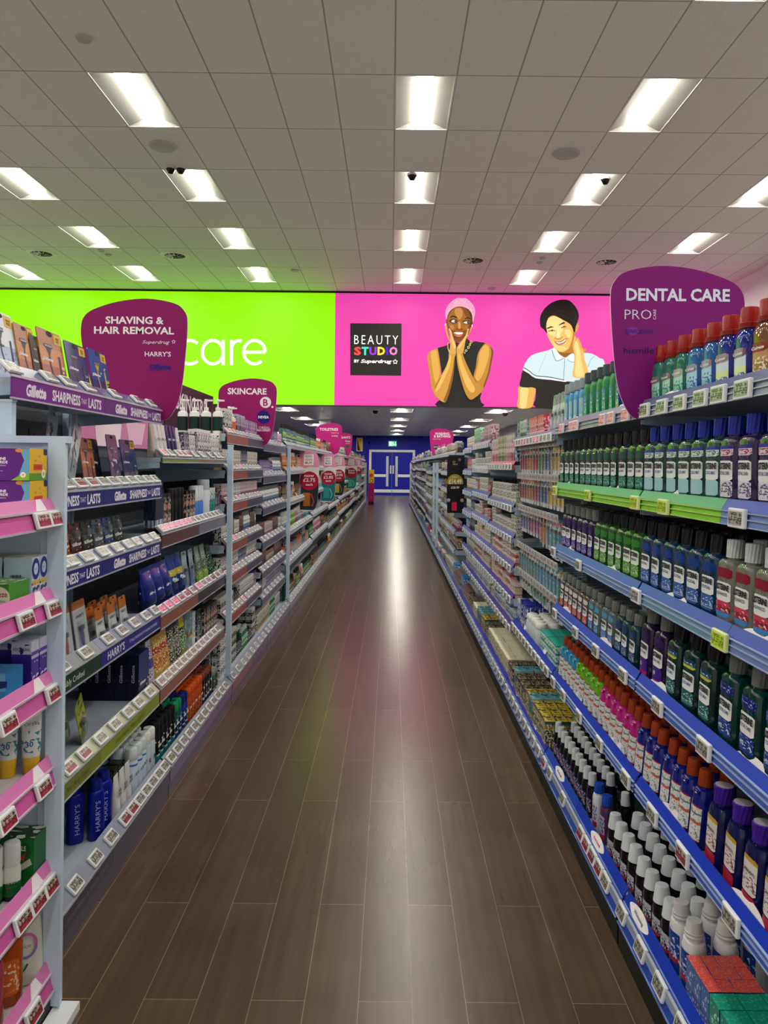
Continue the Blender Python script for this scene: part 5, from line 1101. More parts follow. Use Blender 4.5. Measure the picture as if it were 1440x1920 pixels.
bay(-1, 1.15, 1.985, MA, .48, 1.48, [dict(z=z, rails=rails((1.15, 1.985, rail_M)), deck=mat('E4E0E6', .4), nobr=True) for z in MZ], 'nearest left medicine shelves with pink edges', None, back=mat('D8DCE4', .5), kick=mat('2A2630', .5))
a = MB(); a.box(0, 0, .03, .50, .016, 1.512, mat('BCD2E8', .45)); e = empty('end_panel', (-1.355, 1.988, 0)); tag(e, 'pale blue white end panel closing the medicine shelves', 'end panel'); link('panel', a.mesh('panel'), e)
a = MB(); a.box(.46, -.012, .03, .505, 0, 1.50, mat('C8DCF0', .4)); a.box(.44, -.006, .03, .46, 0, 1.49, mat('B8C6D6', .4)); link('front_edge', a.mesh('front_edge'), e)
a = MB(); a.box(0, -.012, 1.50, .51, .02, 1.518, mat('C8DCF0', .4)); link('top_edge', a.mesh('top_edge'), e)
a = MB(); a.box(.484, -.10, 0, .545, .02, .022, mat('DCE0E8', .45)); link('floor_plate', a.mesh('floor_plate'), e)
# boxes: their near end faces us, their front faces the aisle
def med(desc, w, d, h, fm, sm, topm, ftx=(), stx=(), sshape=None, name='medicine_box'):
    k = carton(desc, w, d, h, fm, name, 'medicine box', top=topm, side=sm, texts=ftx)
    a = MB()
    for t in stx: a.text(t[0], t[1], -.0006, t[2] * h, t[3] * h, mat(t[4], .4), **(t[5] if len(t) > 5 else {}))
    if sshape: sshape(a)
    if a.v:
        me = a.mesh('end_print', False)
        for v in me.vertices: x, y, z = v.co; v.co = (-w / 2 + y, -x, z)
        k.parts.append(('end_print', me, []))
    return k
def shp_f(a): a.plate([(.045, .0), (.075, .0), (.075, .078), (.050, .078), (.062, .05)], -.0004, None, mat('6AA8C8', .4)); a.plate([(.03, 0), (.075, 0), (.075, .018), (.05, .012)], -.0005, None, mat('8AB83A', .4)); a.disc(.06, .014, .007, -.0007, mat('F0F0E8', .4)); a.disc(.06, .014, .0025, -.0009, mat('E0B020', .4)); a.disc(.05, .074, .010, -.0006, mat('D88A3A', .4), .005)
FX = med('purple and yellow allergy box', .095, .15, .079, pack([(0, '5A9A2A'), (.22, 'E0B41A'), (.25, 'E8B81E')], 'C88A1A', (.5, .9), .3, .3, 4, 9), mat('5E1F7E', .35), mat('6A2A8A', .35), ftx=[('120mg', 0, .42, .10, 'C8382A', dict(bold=.03))], stx=[('Superdrug', -.022, .82, .07, 'E8D8F0', dict(shear=.25)), ('FEXOFENADINE', -.018, .68, .085, 'F0E4F4', dict(bold=.03, width=.07)), ('HYDROCHLORIDE', -.016, .57, .085, 'F0E4F4', dict(bold=.03, width=.075)), ('120mg film-coated tablets', -.018, .47, .05, 'E0CCE8', dict(width=.07)), ('relief of hayfever symptoms', -.020, .30, .045, 'D8C0E0', dict(width=.06))], sshape=shp_f)
a = MB(); a.disc(.026, .016, .012, -.076, mat('F4F4EC', .4), n=8); a.disc(.026, .016, .005, -.0764, mat('E0B020', .4)); a.box(.028, -.0758, .064, .046, -.0754, .079, mat('2A2A6A', .4)); a.box(-.025, -.0758, .026, .02, -.0754, .040, mat('D8402A', .4)); FX.parts.append(('front_print', a.mesh('front_print', False), []))
FX.put(-1, .965, 1.915, MZ[0] + .001, MW[0] + ', lower of two'); FX.put(-1, .965, 1.912, MZ[0] + .081, MW[0] + ', upper of two')
def shp_p(a): a.disc(.005, .037, .029, -.0005, mat('E8E4CC', .4), .026)
PZ = med('green box with white oval', .10, .062, .068, mat('4E9A34', .35), mat('3E8A2E', .35), pack([(0, '6AA84A'), (1, '6AA84A')], 'E8E8D8', (-1, 2), .4, .35, 5, 1), stx=[('Piriteze', .005, .66, .20, 'B83A34', dict(bold=.02, width=.045)), ('allergy tablets', .005, .42, .09, '4A8A44', dict(width=.036))], sshape=shp_p)
PZ.put(-1, .93, 1.838, MZ[1] + .001, MW[1] + ', nearer to the aisle'); PZ.put(-1, .995, 1.838, MZ[1] + .001, MW[1] + ', deeper in')
def shp_b(a):
    for i in range(9): a.box(-.018 + .003 * i, -.0006, .045, -.0165 + .003 * i + .0005 * (i % 3), -.0005, .075, mat('2A3A5A', .4))
IN = med('pale blue box with navy rings', .042, .07, .118, pack([(0, '6A5AA0'), (.18, 'D0D8E8'), (.4, 'E0B848'), (.5, 'C8D8EC')], '3A3A7A', (.02, .45), .45, .3, 3, 8), mat('BCD4EA', .4), mat('C8CCB8', .4), sshape=shp_b)
a = MB()
for dx in (-.0,): a.disc(dx, .088, .0205, -.0356, mat('1E2A8A', .35), .027); a.disc(dx, .088, .0115, -.0359, mat('C8DCF4', .4), .015); a.text('OPT', dx, -.0362, .088, .005, mat('1E2A8A', .4))
IN.parts.append(('front_print', a.mesh('front_print', False), []))
IN.put(-1, .930, 1.958, MZ[1] + .001, MW[1] + ', front pair'); IN.put(-1, .930, 1.914, MZ[1] + .001, MW[1] + ', front pair')
IN.put(-1, 1.005, 1.958, MZ[1] + .001, MW[1] + ', deeper pair'); IN.put(-1, 1.005, 1.914, MZ[1] + .001, MW[1] + ', deeper pair')
def shp_be(a): a.plate([(-.05, .03), (.05, .052), (.05, .066), (-.05, .066)], -.0005, None, mat('14306E', .4)); a.disc(-.03, .012, .010, -.0005, mat('C8DCF0', .4)); a.disc(-.03, .012, .006, -.0007, mat('3A8AC8', .4))
BE = med('blue box with navy corner', .085, .09, .084, mat('2A7AB8', .35), pack([(0, '2A90C8'), (.5, '6AB4DC')], 'C8E0F0', (.05, .4), .4, .3, 4, 6), mat('3A7AB0', .35), stx=[('Benadryl', -.008, .74, .17, 'F0F4FC', dict(bold=.02, width=.062)), ('RELIEF', .01, .40, .15, 'F0F4FC', dict(bold=.03, width=.045))], sshape=shp_be)
BE.put(-1, .935, 1.80, MZ[2] + .001, MW[2] + ', front'); BE.put(-1, 1.03, 1.80, MZ[2] + .001, MW[2] + ', deeper in')
HY = med('tall purple and white box', .04, .05, .125, pack([(0, '4A2AA0'), (.66, 'C8C8E0'), (.72, '6A3AB0'), (.8, 'D0D0E4')], 'E0D8F0', (.05, .6), .3, .3, 3, 9), pack([(0, '3A2490'), (.72, '4A2AA4'), (.76, 'C8D4EC')], '3A2A7A', (.76, .96), .3, .3, 3, 6), mat('D0D4E8', .4), stx=[('HYCOSAN', 0, .86, .07, '2A2A5A', dict(width=.04))])
for i, (a_, Y) in enumerate(((.917, 1.955), (.97, 1.955), (1.022, 1.95), (.917, 1.91), (1.075, 1.95))): HY.put(-1, a_, Y, MZ[2] + .001, MW[2])
CV = tube('white sun cream tube with yellow corners', .05, .165, pack([(0, 'E0B43A'), (.12, 'DADDE0'), (.86, 'DCDEE0'), (.9, 'E4BE4A')], '3A8A9A', (.2, .6), .35, .35, 4, 12), mat('E0B030', .4), name='sun_cream_tube', texts=[('CeraVe', 0, .80, .011, '2A3A6A', dict(width=.036)), ('30', -.1, .48, .014, '2A6AA8', dict(bold=.02))])
for i, (a_, Y) in enumerate(((.916, 1.945), (.966, 1.925), (1.016, 1.905))): CV.put(-1, a_, Y, MZ[3] + .001, MW[3], turn=-1.1)
CW = med('white and yellow sun cream carton', .05, .055, .115, pack([(0, 'DCDCD8'), (.85, 'E4C04A')], '3AA088', (.15, .6), .35, .35, 4, 9), pack([(0, 'D8DCDC'), (.9, 'E4C04A')], '3AA088', (.15, .5), .35, .35, 4, 9), mat('E0B83A', .4), stx=[('CeraVe', 0, .72, .09, '2A3A6A', dict(width=.038)), ('50', -.0, .25, .12, '3AA088')]); CW.put(-1, .985, 1.80, MZ[3] + .001, MW[3])
def shp_j(a): a.plate([(-.03, .10), (.02, .06), (.05, .085), (.04, .11)], -.0006, None, mat('1A5A2E', .4)); a.plate([(.0, .04), (.045, .07), (.05, .055), (.01, .03)], -.0006, None, mat('D0D4C8', .4)); a.text('JUNGLE', .015, -.001, .095, .012, mat('E0E4D0', .4), bold=.03, width=.04); a.plate([(.02, .07), (.035, .085), (.03, .062)], -.0008, None, mat('C83A2A', .4))
JG = med('dark green repellent carton', .07, .11, .12, mat('14622E', .35), mat('12702E', .35), pack([(0, '123A20'), (1, '123A20')], 'C8D0B8', (-1, 2), .45, .35, 4, 1), sshape=shp_j); JG.put(-1, .945, 1.945, MZ[4] + .001, MW[4])
JS = can('white capped green spray bottle', .021, .135, pack([(0, '10202E'), (.12, '14642E'), (.5, 'D8DCD8')], 'C83A2A', (.2, .4), .35, .3, 3, 6), mat('D4D4D8', .35), .38, 'spray bottle', 'spray_bottle', lab=('JUNGLE', .5, .009, '14642E', .03))
for i, (a_, Y) in enumerate(((.922, 1.862), (.952, 1.835), (.98, 1.80))): JS.put(-1, a_, Y, MZ[4] + .001, MW[4], turn=-1.0)
OB = bottle('large orange gel bottle with white cap', .072, .06, .20, mat('C8581A', .15, trans=.25, coat=.3), mat('D8D4D4', .35), .84, .026, labels=[(.2, .8, .7, pack([(0, 'D86A2A'), (1, 'D86A2A')], 'F4D8C0', (.1, .9), .4, .3, 4, 8), [])], p=2.4, name='gel_bottle')
PB = bottle('large pink gel bottle with white cap', .072, .06, .195, mat('C04A5A', .15, trans=.25, coat=.3), mat('D8D4D4', .35), .84, .026, labels=[(.2, .8, .7, pack([(0, 'C87A9A'), (1, 'C87A9A')], 'F4D8E0', (.1, .9), .4, .3, 4, 8), [])], p=2.4, name='gel_bottle')
OB.put(-1, .938, 1.875, MZ[5] + .001, MW[5], turn=-1.0); PB.put(-1, .94, 1.785, MZ[5] + .001, MW[5], turn=-1.0); OB.put(-1, 1.02, 1.875, MZ[5] + .001, MW[5], turn=-1.0)
WP = pouch('white wipes pack with violet ring', .085, .17, mat('D8D8CE', .35), .045, 'wipes_pack')
a = MB(); pr = [(.024 * math.cos(t), .095 + .028 * math.sin(t)) for t in [2 * math.pi * i / 24 for i in range(25)]]; a.stroke(pr, .006, -.0245, mat('8A7AC0', .4)); a.stroke(pr[:9], .007, -.0247, mat('C86AA8', .4)); a.text('aloe', 0, -.0246, .095, .010, mat('6A5A9A', .4)); a.stroke([(-.02, .03), (-.012, .045), (-.014, .062)], .006, -.0246, mat('1A5A3A', .4)); a.stroke([(-.02, .03), (-.005, .04), (.003, .052)], .005, -.0246, mat('2A6A4A', .4)); WP.parts.append(('print', a.mesh('print', False), []))
WP.put(-1, .925, 1.945, MZ[5] + .001, MW[5], turn=-1.0, tilt=.15)
for z, Ys, w in zip(MZ, ((1.88, 1.955), (1.80, 1.945), (1.72, 1.95), (1.72, 1.90), (1.80, 1.875, 1.95), (1.72, 1.86)), MW):
    for v in Ys: esl(-1, MA, v, z, 'M', w, 1)
# ------------------------------------------------------------------ left side: razors and shaving
LA, LB = 1.00, .95
brn, cop, vgr, gry, navyb = L_('5E3A3C', '7A7C92'), L_('8A5648', 'A08A90'), L_('56546C', '8E94A6'), L_('6E7080', 'A0A4B4'), L_('2C2878', '888EA8')
pur = L_('5A1E78', '6A6A90')
s1, s2, s3, s4 = (2.045, 3.294), (3.306, 4.594), (4.606, 5.914), (5.926, 7.23)
LW = ['top razor shelf', 'second razor shelf', 'third razor shelf', 'fourth razor shelf', 'fifth razor shelf', 'bottom razor shelf']
LZ = [1.678, 1.360, 1.115, .795, .460, .13]
sh_txt = lambda Ys: [q for Y in Ys for q in (('Gillette', Y - .235, -.031, .032, 'E8E4F0', dict(bold=.045, shear=.15, width=.12)), ('SHARPNESS', Y - .035, -.031, .032, 'E8E4F0', dict(bold=.03, width=.20)), ('THAT', Y + .095, -.031, .017, 'E8E4F0', dict(width=.045)), ('LASTS', Y + .185, -.031, .032, 'E8E4F0', dict(bold=.03, width=.11)))]
bay(-1, *s1, LA, .42, 1.66, [
    dict(z=LZ[0], rails=rails((1.985, 2.63, L_('6A1E86', '5A5A84')), (2.63, 3.294, pur)), text=sh_txt([2.36, 3.03])),
    dict(z=LZ[1], rails=rails((2.05, 2.63, navyb), (2.63, 3.294, navyb)), text=sh_txt([2.36, 3.03])),
    dict(z=LZ[2], rails=rails((2.05, 2.63, navyb), (2.63, 3.294, navyb)), text=sh_txt([2.36, 3.03])),
    dict(z=LZ[3], rails=rails((2.05, 2.63, L_('1C3A30', '8A9098')), (2.63, 3.294, L_('2C2C86', '888EA8'))), text=[('Responsibly Crafted', 2.36, -.031, .02, 'D8DCD8', dict(width=.24)), ("HARRY'S", 2.77, -.031, .03, 'E8E8F4', dict(bold=.01, width=.17)), ("IT'S ALL SMOOOOOOTH SAILING FROM HERE", 3.08, -.031, .012, 'D8D8EC', dict(width=.34))]),
    dict(z=LZ[4], rails=rails((2.05, 2.63, L_('6E7A24', '9AA08C')), (2.63, 3.294, L_('7C9020', '9AA08C'))), text=[('Purpose for Any Style', 2.38, -.031, .018, '3A4414', dict(shear=.2, width=.3)), ('One blade. Many Styles', 2.93, -.031, .018, '4A5418', dict(shear=.2, width=.32))]),
    dict(z=.13, base=True, rails=rails((2.05, 2.63, LB_('3E3A52')), (2.63, 3.294, LB_('4E4C66'))), text=[('MAKE GROOMING & SHAVE EASY', 2.36, -.045, .018, '7A7690', dict(width=.42))])],
    'near left shelving bay with razors and blue banner strips', (LB, .13), back=mat('565C62', .6), kick=mat('5A5468', .35, .2))
def gr(desc, m, w=.15, h=.19, tx='F0F0F4', bl=.42, bc='3A3E46', name='razor_pack', val=True, nm='Gillette'):
    k = card(desc, w, h, m, bl, flat=True, name=name, texts=[(nm, -.22 if val else 0, .50, .05, tx, dict(bold=.03, shear=.15 if nm == 'Gillette' else 0, width=w * .42))], bcol=bc)
    if val:
        a = MB(); a.box(w * .16, -.0024, h * .80, w * .46, -.0019, h * .97, mat('D8B030', .4)); a.text('VALUE', w * .31, -.003, h * .905, h * .035, mat('3A3420', .4), bold=.03); a.text('PACK', w * .31, -.003, h * .855, h * .035, mat('3A3420', .4), bold=.03); a.box(w * .24, -.0022, h * .12, w * .32, -.0018, h * .6, mat(bc, .4))
        k.parts.append(('value_sticker', a.mesh('value_sticker', False), []))
    return k
copm = pack([(0, '9A5A44'), (.4, 'B8743E'), (.7, 'A05E36')], 'D8B898', (.1, .5), .25, .25, 4, 10)
g_w = gr('white and pale blue razor pack', pack([(0, 'A8B8DC'), (.5, 'D0D6E4')], '8A98BC', (.1, .5), .3, .25, 4, 10), .15, .195, '22242C')
g_c1, g_c2 = gr('copper razor pack', copm, .13, .18), gr('large copper razor pack with value sticker', copm, .19, .195)
g_d = gr('dark olive razor pack', mat('3A3A26', .4), .08, .16)
g_n, g_b = gr('navy razor pack with value sticker', pack([(0, '1E2A5A'), (.4, '14306E')], '8A9AC8', (.1, .5), .2, .25, 4, 10), .19, .185), gr('bright blue razor pack with yellow sticker', pack([(0, '14386E'), (.4, '1650A0')], 'C8B048', (.1, .7), .25, .25, 4, 10), .19, .19, bc='C8A83A')
for k, Y in ((g_w, 2.13), (g_c1, 2.265), (g_d, 2.33), (g_c2, 2.44), (g_n, 2.635), (g_b, 2.835)): k.put(-1, 1.075, Y, LZ[0] + .001, LW[0], 'razor packs on the top shelf', .04, .18)
for v in (2.01, 2.23, 2.36, 2.52, 2.76, 3.0, 3.18): esl(-1, LA, v, LZ[0], 'L', LW[0], 0)
g_s, g_p, g_k = gr('silver razor pack leaning sideways', pack([(0, '8A98A0'), (.4, 'B0BCC4')], '3A4A5A', (.1, .7), .3, .2, 3, 8), .085, .29, '20242C', .6, '2A4A6A', val=False), gr('violet razor pack', pack([(0, '3A3466'), (.5, '6A4E7A')], 'C8B8D8', (.1, .7), .3, .25, 3, 8), .12, .2, val=False), gr('black razor pack', pack([(0, '15161C'), (.5, '24262E')], '6A6A72', (.1, .7), .2, .25, 3, 8), .1, .18, val=False)
for k, Y, ro, a_ in ((g_k, 2.47, .35, 1.16), (g_s, 2.40, .62, 1.09), (g_s, 2.50, .78, 1.06), (g_c1, 2.78, .05, 1.10), (g_k, 2.88, 0, 1.11), (g_p, 2.97, 0, 1.07), (g_n, 3.14, 0, 1.07)): k.put(-1, a_, Y, LZ[1] + (.03 if ro > .5 else .018 if ro > .2 else .001), LW[1], 'razor packs on the second shelf', .04, .16, roll=ro)
for v in [2.36 + .098 * i for i in range(10)]: esl(-1, LA, v, LZ[1], 'L', LW[1], (1, 1, 0)[int(v * 10) % 3] if v < 2.6 else 0)
bl = lambda desc, c1, c2, c3: card(desc, .098, .125, pack([(0, c3), (.2, c1), (.6, c2)], 'D8D4C8', (.2, .9), .3, .25, 4, 8), .5, name='blade_pack', texts=[('Gillette', 0, .42, .09, 'F0F0F0', dict(bold=.03, shear=.15, width=.06))], bz=(.5, .85))
for k, Y in ((bl('orange blade pack', '9A4A14', 'C8701E', 'D8B020'), 2.50), (bl('maroon blade pack', '4A1E22', '6A3030', '9A1E1E'), 2.60), (bl('black blade pack', '23242C', '30343E', '2A2A30'), 2.70), (bl('grey and yellow blade pack', '4A5666', '5A7088', 'D8BC1E'), 2.80), (bl('navy and yellow blade pack', '1E3A74', '2E589A', 'D8B020'), 2.90), (bl('dark green blade pack', '1E2E1E', '2A3A1A', '14181A'), 3.0)):
    k.put(-1, 1.07, Y, LZ[2] + .001, LW[2], 'razor blade packs on the third shelf', .04, .16)
for v in [2.32, 2.40, 2.52, 2.66, 2.80, 2.92, 3.02, 3.14, 3.24]: esl(-1, LA, v, LZ[2], 'L', LW[2], 0)
h_w = lambda desc, bc: card(desc, .12, .175, pack([(0, 'B8BCC4'), (.82, 'C8CCD2'), (.84, 'B8682A')], '6A6E78', (.05, .2), .2, .35, 3, 8), .4, name='razor_pack', texts=[("HARRY'S", 0, .70, .06, '24262E', dict(bold=.0, width=.075))], bcol=bc, hole=False, bz=(.05, .6))
h_b = lambda desc, bc: card(desc, .085, .125, pack([(0, 'C0C4CA'), (.62, 'C8CCD2'), (.64, 'BE6A22')], '6A6E78', (.1, .3), .25, .35, 3, 8), .55, name='blade_pack', texts=[("HARRY'S", 0, .54, .09, '24262E', dict(width=.055))], bcol=bc, bz=(.1, .42))
h_w(desc='white razor pack with orange handled razor', bc='B8442A').put(-1, 1.06, 2.50, LZ[3] + .001, LW[3], tilt=.14, turn=.05); h_w(desc='white razor pack with blue handled razor', bc='2A4A9A').put(-1, 1.06, 2.63, LZ[3] + .001, LW[3], tilt=.14, turn=.05)
hk, hg = h_b('white blade pack with orange top', '3A3E48'), h_b('white and green blade pack with orange top', '2A6A6A')
for q in range(3):
    for i in range(3): (hk if i < 2 else hg).put(-1, 1.05 + .035 * q, 2.77 + .12 * i, LZ[3] + .001, LW[3] + ('', ', middle layer', ', back layer')[q], 'blade packs on the fourth shelf', .04, .14)
for v in (2.34, 2.52, 2.72, 2.86, 3.0, 3.14, 3.26): esl(-1, LA, v, LZ[3], 'L', LW[3], 0)
bam = card('lime and green grooming pack', .11, .15, pack([(0, '5A6A1E'), (.3, 'A8B02A'), (.75, '8A9A2A')], '2A3414', (.1, .8), .4, .3, 3, 7), .4, texts=[('BAMBOO', 0, .5, .08, '2A3010', dict(bold=.02, width=.07))])
for Y, ro, a_ in ((2.44, .25, 1.08), (2.54, .3, 1.10), (2.64, -.25, 1.12), (2.70, -.3, 1.08)): bam.put(-1, a_, Y, LZ[4] + .012, LW[4], 'lime grooming packs', .2, .12, roll=ro)
a = MB(); gb = carton('navy razor gift carton', .13, .048, .19, pack([(0, '16204A'), (.4, '1A3A7A')], 'C8C8E0', (.1, .5), .25, .25, 4, 8), side=mat('10142E', .3), top=mat('1A2048', .3), texts=[('Gillette', -.1, .35, .06, 'E8E8F0', dict(bold=.03, width=.07))])
a.text('Gillette', 0, 0, 0, .013, mat('B8BCD0', .4), bold=.02, turn=True, width=.075)
me = a.mesh('spine_lettering', False)
for v in me.vertices: x, y, z = v.co; v.co = (-.0656, -x, z + .11)
gb.parts.append(('spine_lettering', me, []))
for q in range(5): gb.put(-1, 1.062 + .05 * q, 3.21, LZ[4] + .001, LW[4] + (', front' if q == 0 else ', behind the front one'), 'navy gift cartons')
for v in (2.40, 2.52, 2.66, 2.80, 2.94, 3.06, 3.2): esl(-1, LA, v, LZ[4], 'L', LW[4], 1 if v < 2.6 else 0)
hb = bottle('blue bottle lettered up its side', .056, .045, .205, mat('101A8E', .3), mat('101A86', .35), .86, .02, labels=[], p=3, sh=.86, neck=.018, name='wash_bottle')
a = MB(); a.text("HARRY'S", .0, -.0235, .085, .017, mat('A8B4F0', .4), turn=True, width=.105); hb.parts.append(['lettering', a.mesh('lettering', False), []])
for i, (a_, Y) in enumerate(((1.024, 2.66), (1.084, 2.63), (1.144, 2.61), (1.028, 2.74), (1.20, 2.6))): hb.put(-1, a_, Y, .131, LW[5], turn=-.9)
bt = tube('white tube with black lettering', .05, .155, mat('D4D4D8', .35), mat('D8D8DC', .4), texts=[('BULL', 0, .66, .012, '1A1A20', dict(bold=.05, width=.032)), ('DOG', 0, .56, .012, '1A1A20', dict(bold=.05, width=.032))])
btk = gc('black and green carton', .05, .04, .15, [(0, '2A5A1E'), (.2, '14160F')], '8AA04A', '20241A')
rowp([(bt, 3)], -1, 1.014, 2.82, .062, .131, LW[5]); rowp([(btk, 4)], -1, 1.06, 2.78, .058, .131, LW[5])
wcan = can('white shaving can with clear cap', .026, .185, mat('C8D8EC', .3), mat('DCE6EA', .15, alpha=.8), .24, lab=('BULL DOG', .62, .012, '16181E', .036)); 
a = MB(); a.lathe([(.0263, .118), (.0263, .126)], mat('3A7AC0', .3), 18); wcan.parts.append(('colour_band', a.mesh('colour_band'), []))
gcan = can('white can with green band and white cap', .026, .19, mat('C0CCD8', .3), mat('E0E4E4', .3), .24, lab=('K', .5, .02, '10123A'))
bk = can('black capped gel can with teal foot', .025, .185, pack([(0, '1A8A94'), (.35, '16181E'), (.72, '1E2026')], 'D8DCE0', (.3, .75), .4, .25, 3, 8, .3), mat('1A1A1E', .35), .22, lab=('Gillette', .62, .014, 'F0F0F0', .04))
gn = can('green capped gel can', .025, .185, pack([(0, '0E4A8A'), (.3, '10306E'), (.7, '0E6A5A')], 'D8DCE0', (.3, .75), .4, .25, 3, 8, .3), mat('128A5A', .35), .22, lab=('Gillette', .62, .014, 'F0F0F0', .04))
nv = can('navy capped shaving can', .026, .185, pack([(0, '8A94A4'), (.2, '16307A'), (.7, '1A3A9A')], 'D8DCE0', (.3, .75), .4, .25, 3, 8, .3), mat('12206E', .35), .22, lab=('NIVEA', .62, .014, 'F0F0F0', .036))
og = can('orange shaving can', .027, .185, pack([(0, 'B84A12'), (.3, 'C8561A'), (.35, '4A6A2A'), (.4, 'C8521A')], '3A2A1A', (.35, .8), .35, .3, 3, 8, .2), mat('C8501A', .35), .2, lab=("L'ORÉAL", .62, .012, 'F0E8E0', .036))
dkc = can('dark can with copper cap', .025, .18, pack([(0, '2A4A7A'), (.2, '16181E')], 'D0D4DC', (.2, .9), .45, .3, 3, 8), mat('8A4A32', .35, .3), .15)
gr_ = can('grey green tub with flat lid', .032, .14, pack([(0, '1E2620'), (.4, '3A4A40')], 'C0C8C0', (.2, .8), .4, .3, 3, 8), mat('7A8A80', .35), .2, 'tub', 'tub')
rowp([(wcan, 3), (gcan, 2)], -1, 1.021, 3.01, .056, .131, LW[5], depth=3, dp=.058)
rowp([(bk, 5), (gn, 2), (nv, 2), (og, 5), (dkc, 4), (gr_, 2)], -1, 1.022, 3.31, .0565, .131, 'bottom razor shelf end', depth=2, dp=.056)
for v in [2.18, 2.34, 2.5, 2.64, 2.78, 2.86, 2.94, 3.02, 3.1, 3.18, 3.26]: esl(-1, LB, v, .13, 'LB', LW[5], 1 if 2.7 < v < 2.9 else 0)

# ---- shaving bay beyond it
Z2 = [1.475, 1.138, .780, .460, .13]; W2 = ['top', 'second', 'third', 'fourth', 'bottom']; W2 = [w + ' shaving shelf' for w in W2]
mid = 3.95
bay(-1, *s2, LA, .42, 1.74, [dict(z=Z2[0], rails=rails((3.31, mid, L_('7A8A3A', '5A6278', .02)), (mid, 4.594, L_('8A6A5A', '6A7088', .02)))), dict(z=Z2[1], rails=rails((3.31, mid, brn), (mid, 4.594, gry))), dict(z=Z2[2], rails=rails((3.31, mid, cop), (mid, 4.594, L_('3E3440', '8A86A0')))),
    dict(z=Z2[3], rails=rails((3.31, mid, cop), (mid, 4.594, L_('7A4E4A', '9A8E9A')))), dict(z=.13, base=True, rails=rails((3.31, mid, LB_('7A76A0')), (mid, 4.594, LB_('7E6C9A'))))], 'left shelving bay with shaving care between the banners and first post', (LB, .13), back=mat('5A5E66', .6), kick=mat('6A6480', .35, .2))
# printed pink header card above it
a = MB(); a.box(-.64, 0, 0, .64, .006, .19, mat('C87AA4', .4)); e = empty('header_card', (-1.40, 3.95, 1.53), RZ[-1]); tag(e, 'pink header card with pictured tub behind the shaving tubes', 'header card'); link('board', a.mesh('board'), e)
a = MB(); a.plate([(-.35, .0), (-.05, .0), (-.02, .12), (-.38, .12)], -.001, None, mat('E8D0DC', .4)); a.box(-.40, -.002, .12, .0, -.001, .155, mat('B86A90', .4)); a.plate([(.1, .02), (.3, .02), (.36, .14), (.04, .14)], -.001, None, mat('E0B4CC', .4)); link('print', a.mesh('print', False), e)
twh, tnv, tbe = tube('white cream tube', .05, .15, mat('D4D0D4', .35), mat('C8C8CC', .4), texts=[('NIVEA', 0, .55, .01, '2A2A5A', dict(bold=.03))]), tube('navy cream tube', .05, .155, mat('1E2456', .3), mat('1A1E44', .4), texts=[('NIVEA', 0, .55, .01, 'E8E8F4', dict(bold=.03))]), tube('beige cream tube', .055, .165, mat('B8AEA8', .35), mat('A8A09A', .4))
dkb, whb, whb2 = gc('dark slim carton', .05, .05, .13, [(0, '2A2436'), (.5, '3A3448')], 'B8B0C8'), gc('white carton with grey print', .052, .05, .12, [(0, '7A8AA8'), (.2, 'D4D4D8')], '5A5A6A', 'E0E0E2'), gc('tall white carton with black print', .06, .05, .16, [(0, 'D0D0D4'), (.9, 'D8D8DA')], '2A2A32', 'E0E0E2')
rowp([(tbe, 1), (twh, 3), (tnv, 3), (twh, 1), (dkb, 2), (whb, 2), (dkb, 1), (whb2, 5), (whb, 4), (whb2, 1)], -1, 1.06, 3.36, .057, Z2[0] + .001, W2[0], tilt=.06)
for v, k in [(3.36, 2), (3.47, 0), (3.60, 1), (3.68, 1), (3.76, 1), (3.9, 0), (4.05, 0), (4.25, 1), (4.4, 0), (4.5, 0)]: esl(-1, LA, v, Z2[0], 'L', W2[0], k)
bbx, blkb = gc('tall black carton with barcode', .07, .05, .19, [(0, '3A2A26'), (.1, '14182A'), (.12, 'B8C4D8'), (.3, '14182A')], '2A3A5A', '16182A', sx=14, sz=2), can('black grooming bottle', .022, .19, mat('16161A', .3), mat('1A1A1E', .4), .25, 'bottle', 'bottle')
cpb, sky = gc('dark carton with copper diamond', .05, .045, .17, [(0, '4A2A24'), (.3, '1E1A1C'), (.55, '9A5A3A'), (.7, '1E1A1C')], 'B8A8A0', '2A2426'), can('sky blue bottle with white top', .026, .19, mat('4A7AC8', .3), mat('D8DCE4', .35), .42, 'bottle', 'bottle')
whl, tlb = can('tall white bottle with grey cap', .03, .22, mat('C8D0DC', .35), mat('B8C4D0', .4), .25, 'bottle', 'bottle'), gc('teal and white carton', .06, .05, .17, [(0, '2A9A94'), (.6, 'C8D4D8')], '2A5A5A')
rowp([(bbx, 2), (cpb, 2), (blkb, 4), (cpb, 3), (sky, 3), (whl, 2), (tlb, 2), (dkb, 2)], -1, 1.062, 3.37, .063, Z2[1] + .001, W2[1])
for v in [3.36 + .085 * i for i in range(14)]: esl(-1, LA, v, Z2[1], 'L', W2[1], 2 if v < 3.85 else 0)
pb, pby = pouch('blue glossy razor bag', .15, .20, pack([(0, '101A4A'), (.3, '14207A'), (.6, '1A2A9A')], 'C8CCE8', (.2, .6), .25, .12, 3, 6), .07), pouch('blue razor bag with yellow flash', .12, .21, pack([(0, '14245A'), (.35, '1A3A8A'), (.5, 'C8B83A'), (.65, '1A3A9A')], 'E8E8F0', (.2, .6), .3, .12, 3, 6), .05, texts=[('Gillette', 0, .4, .016, 'F0F0F4', dict(bold=.03, width=.07))])
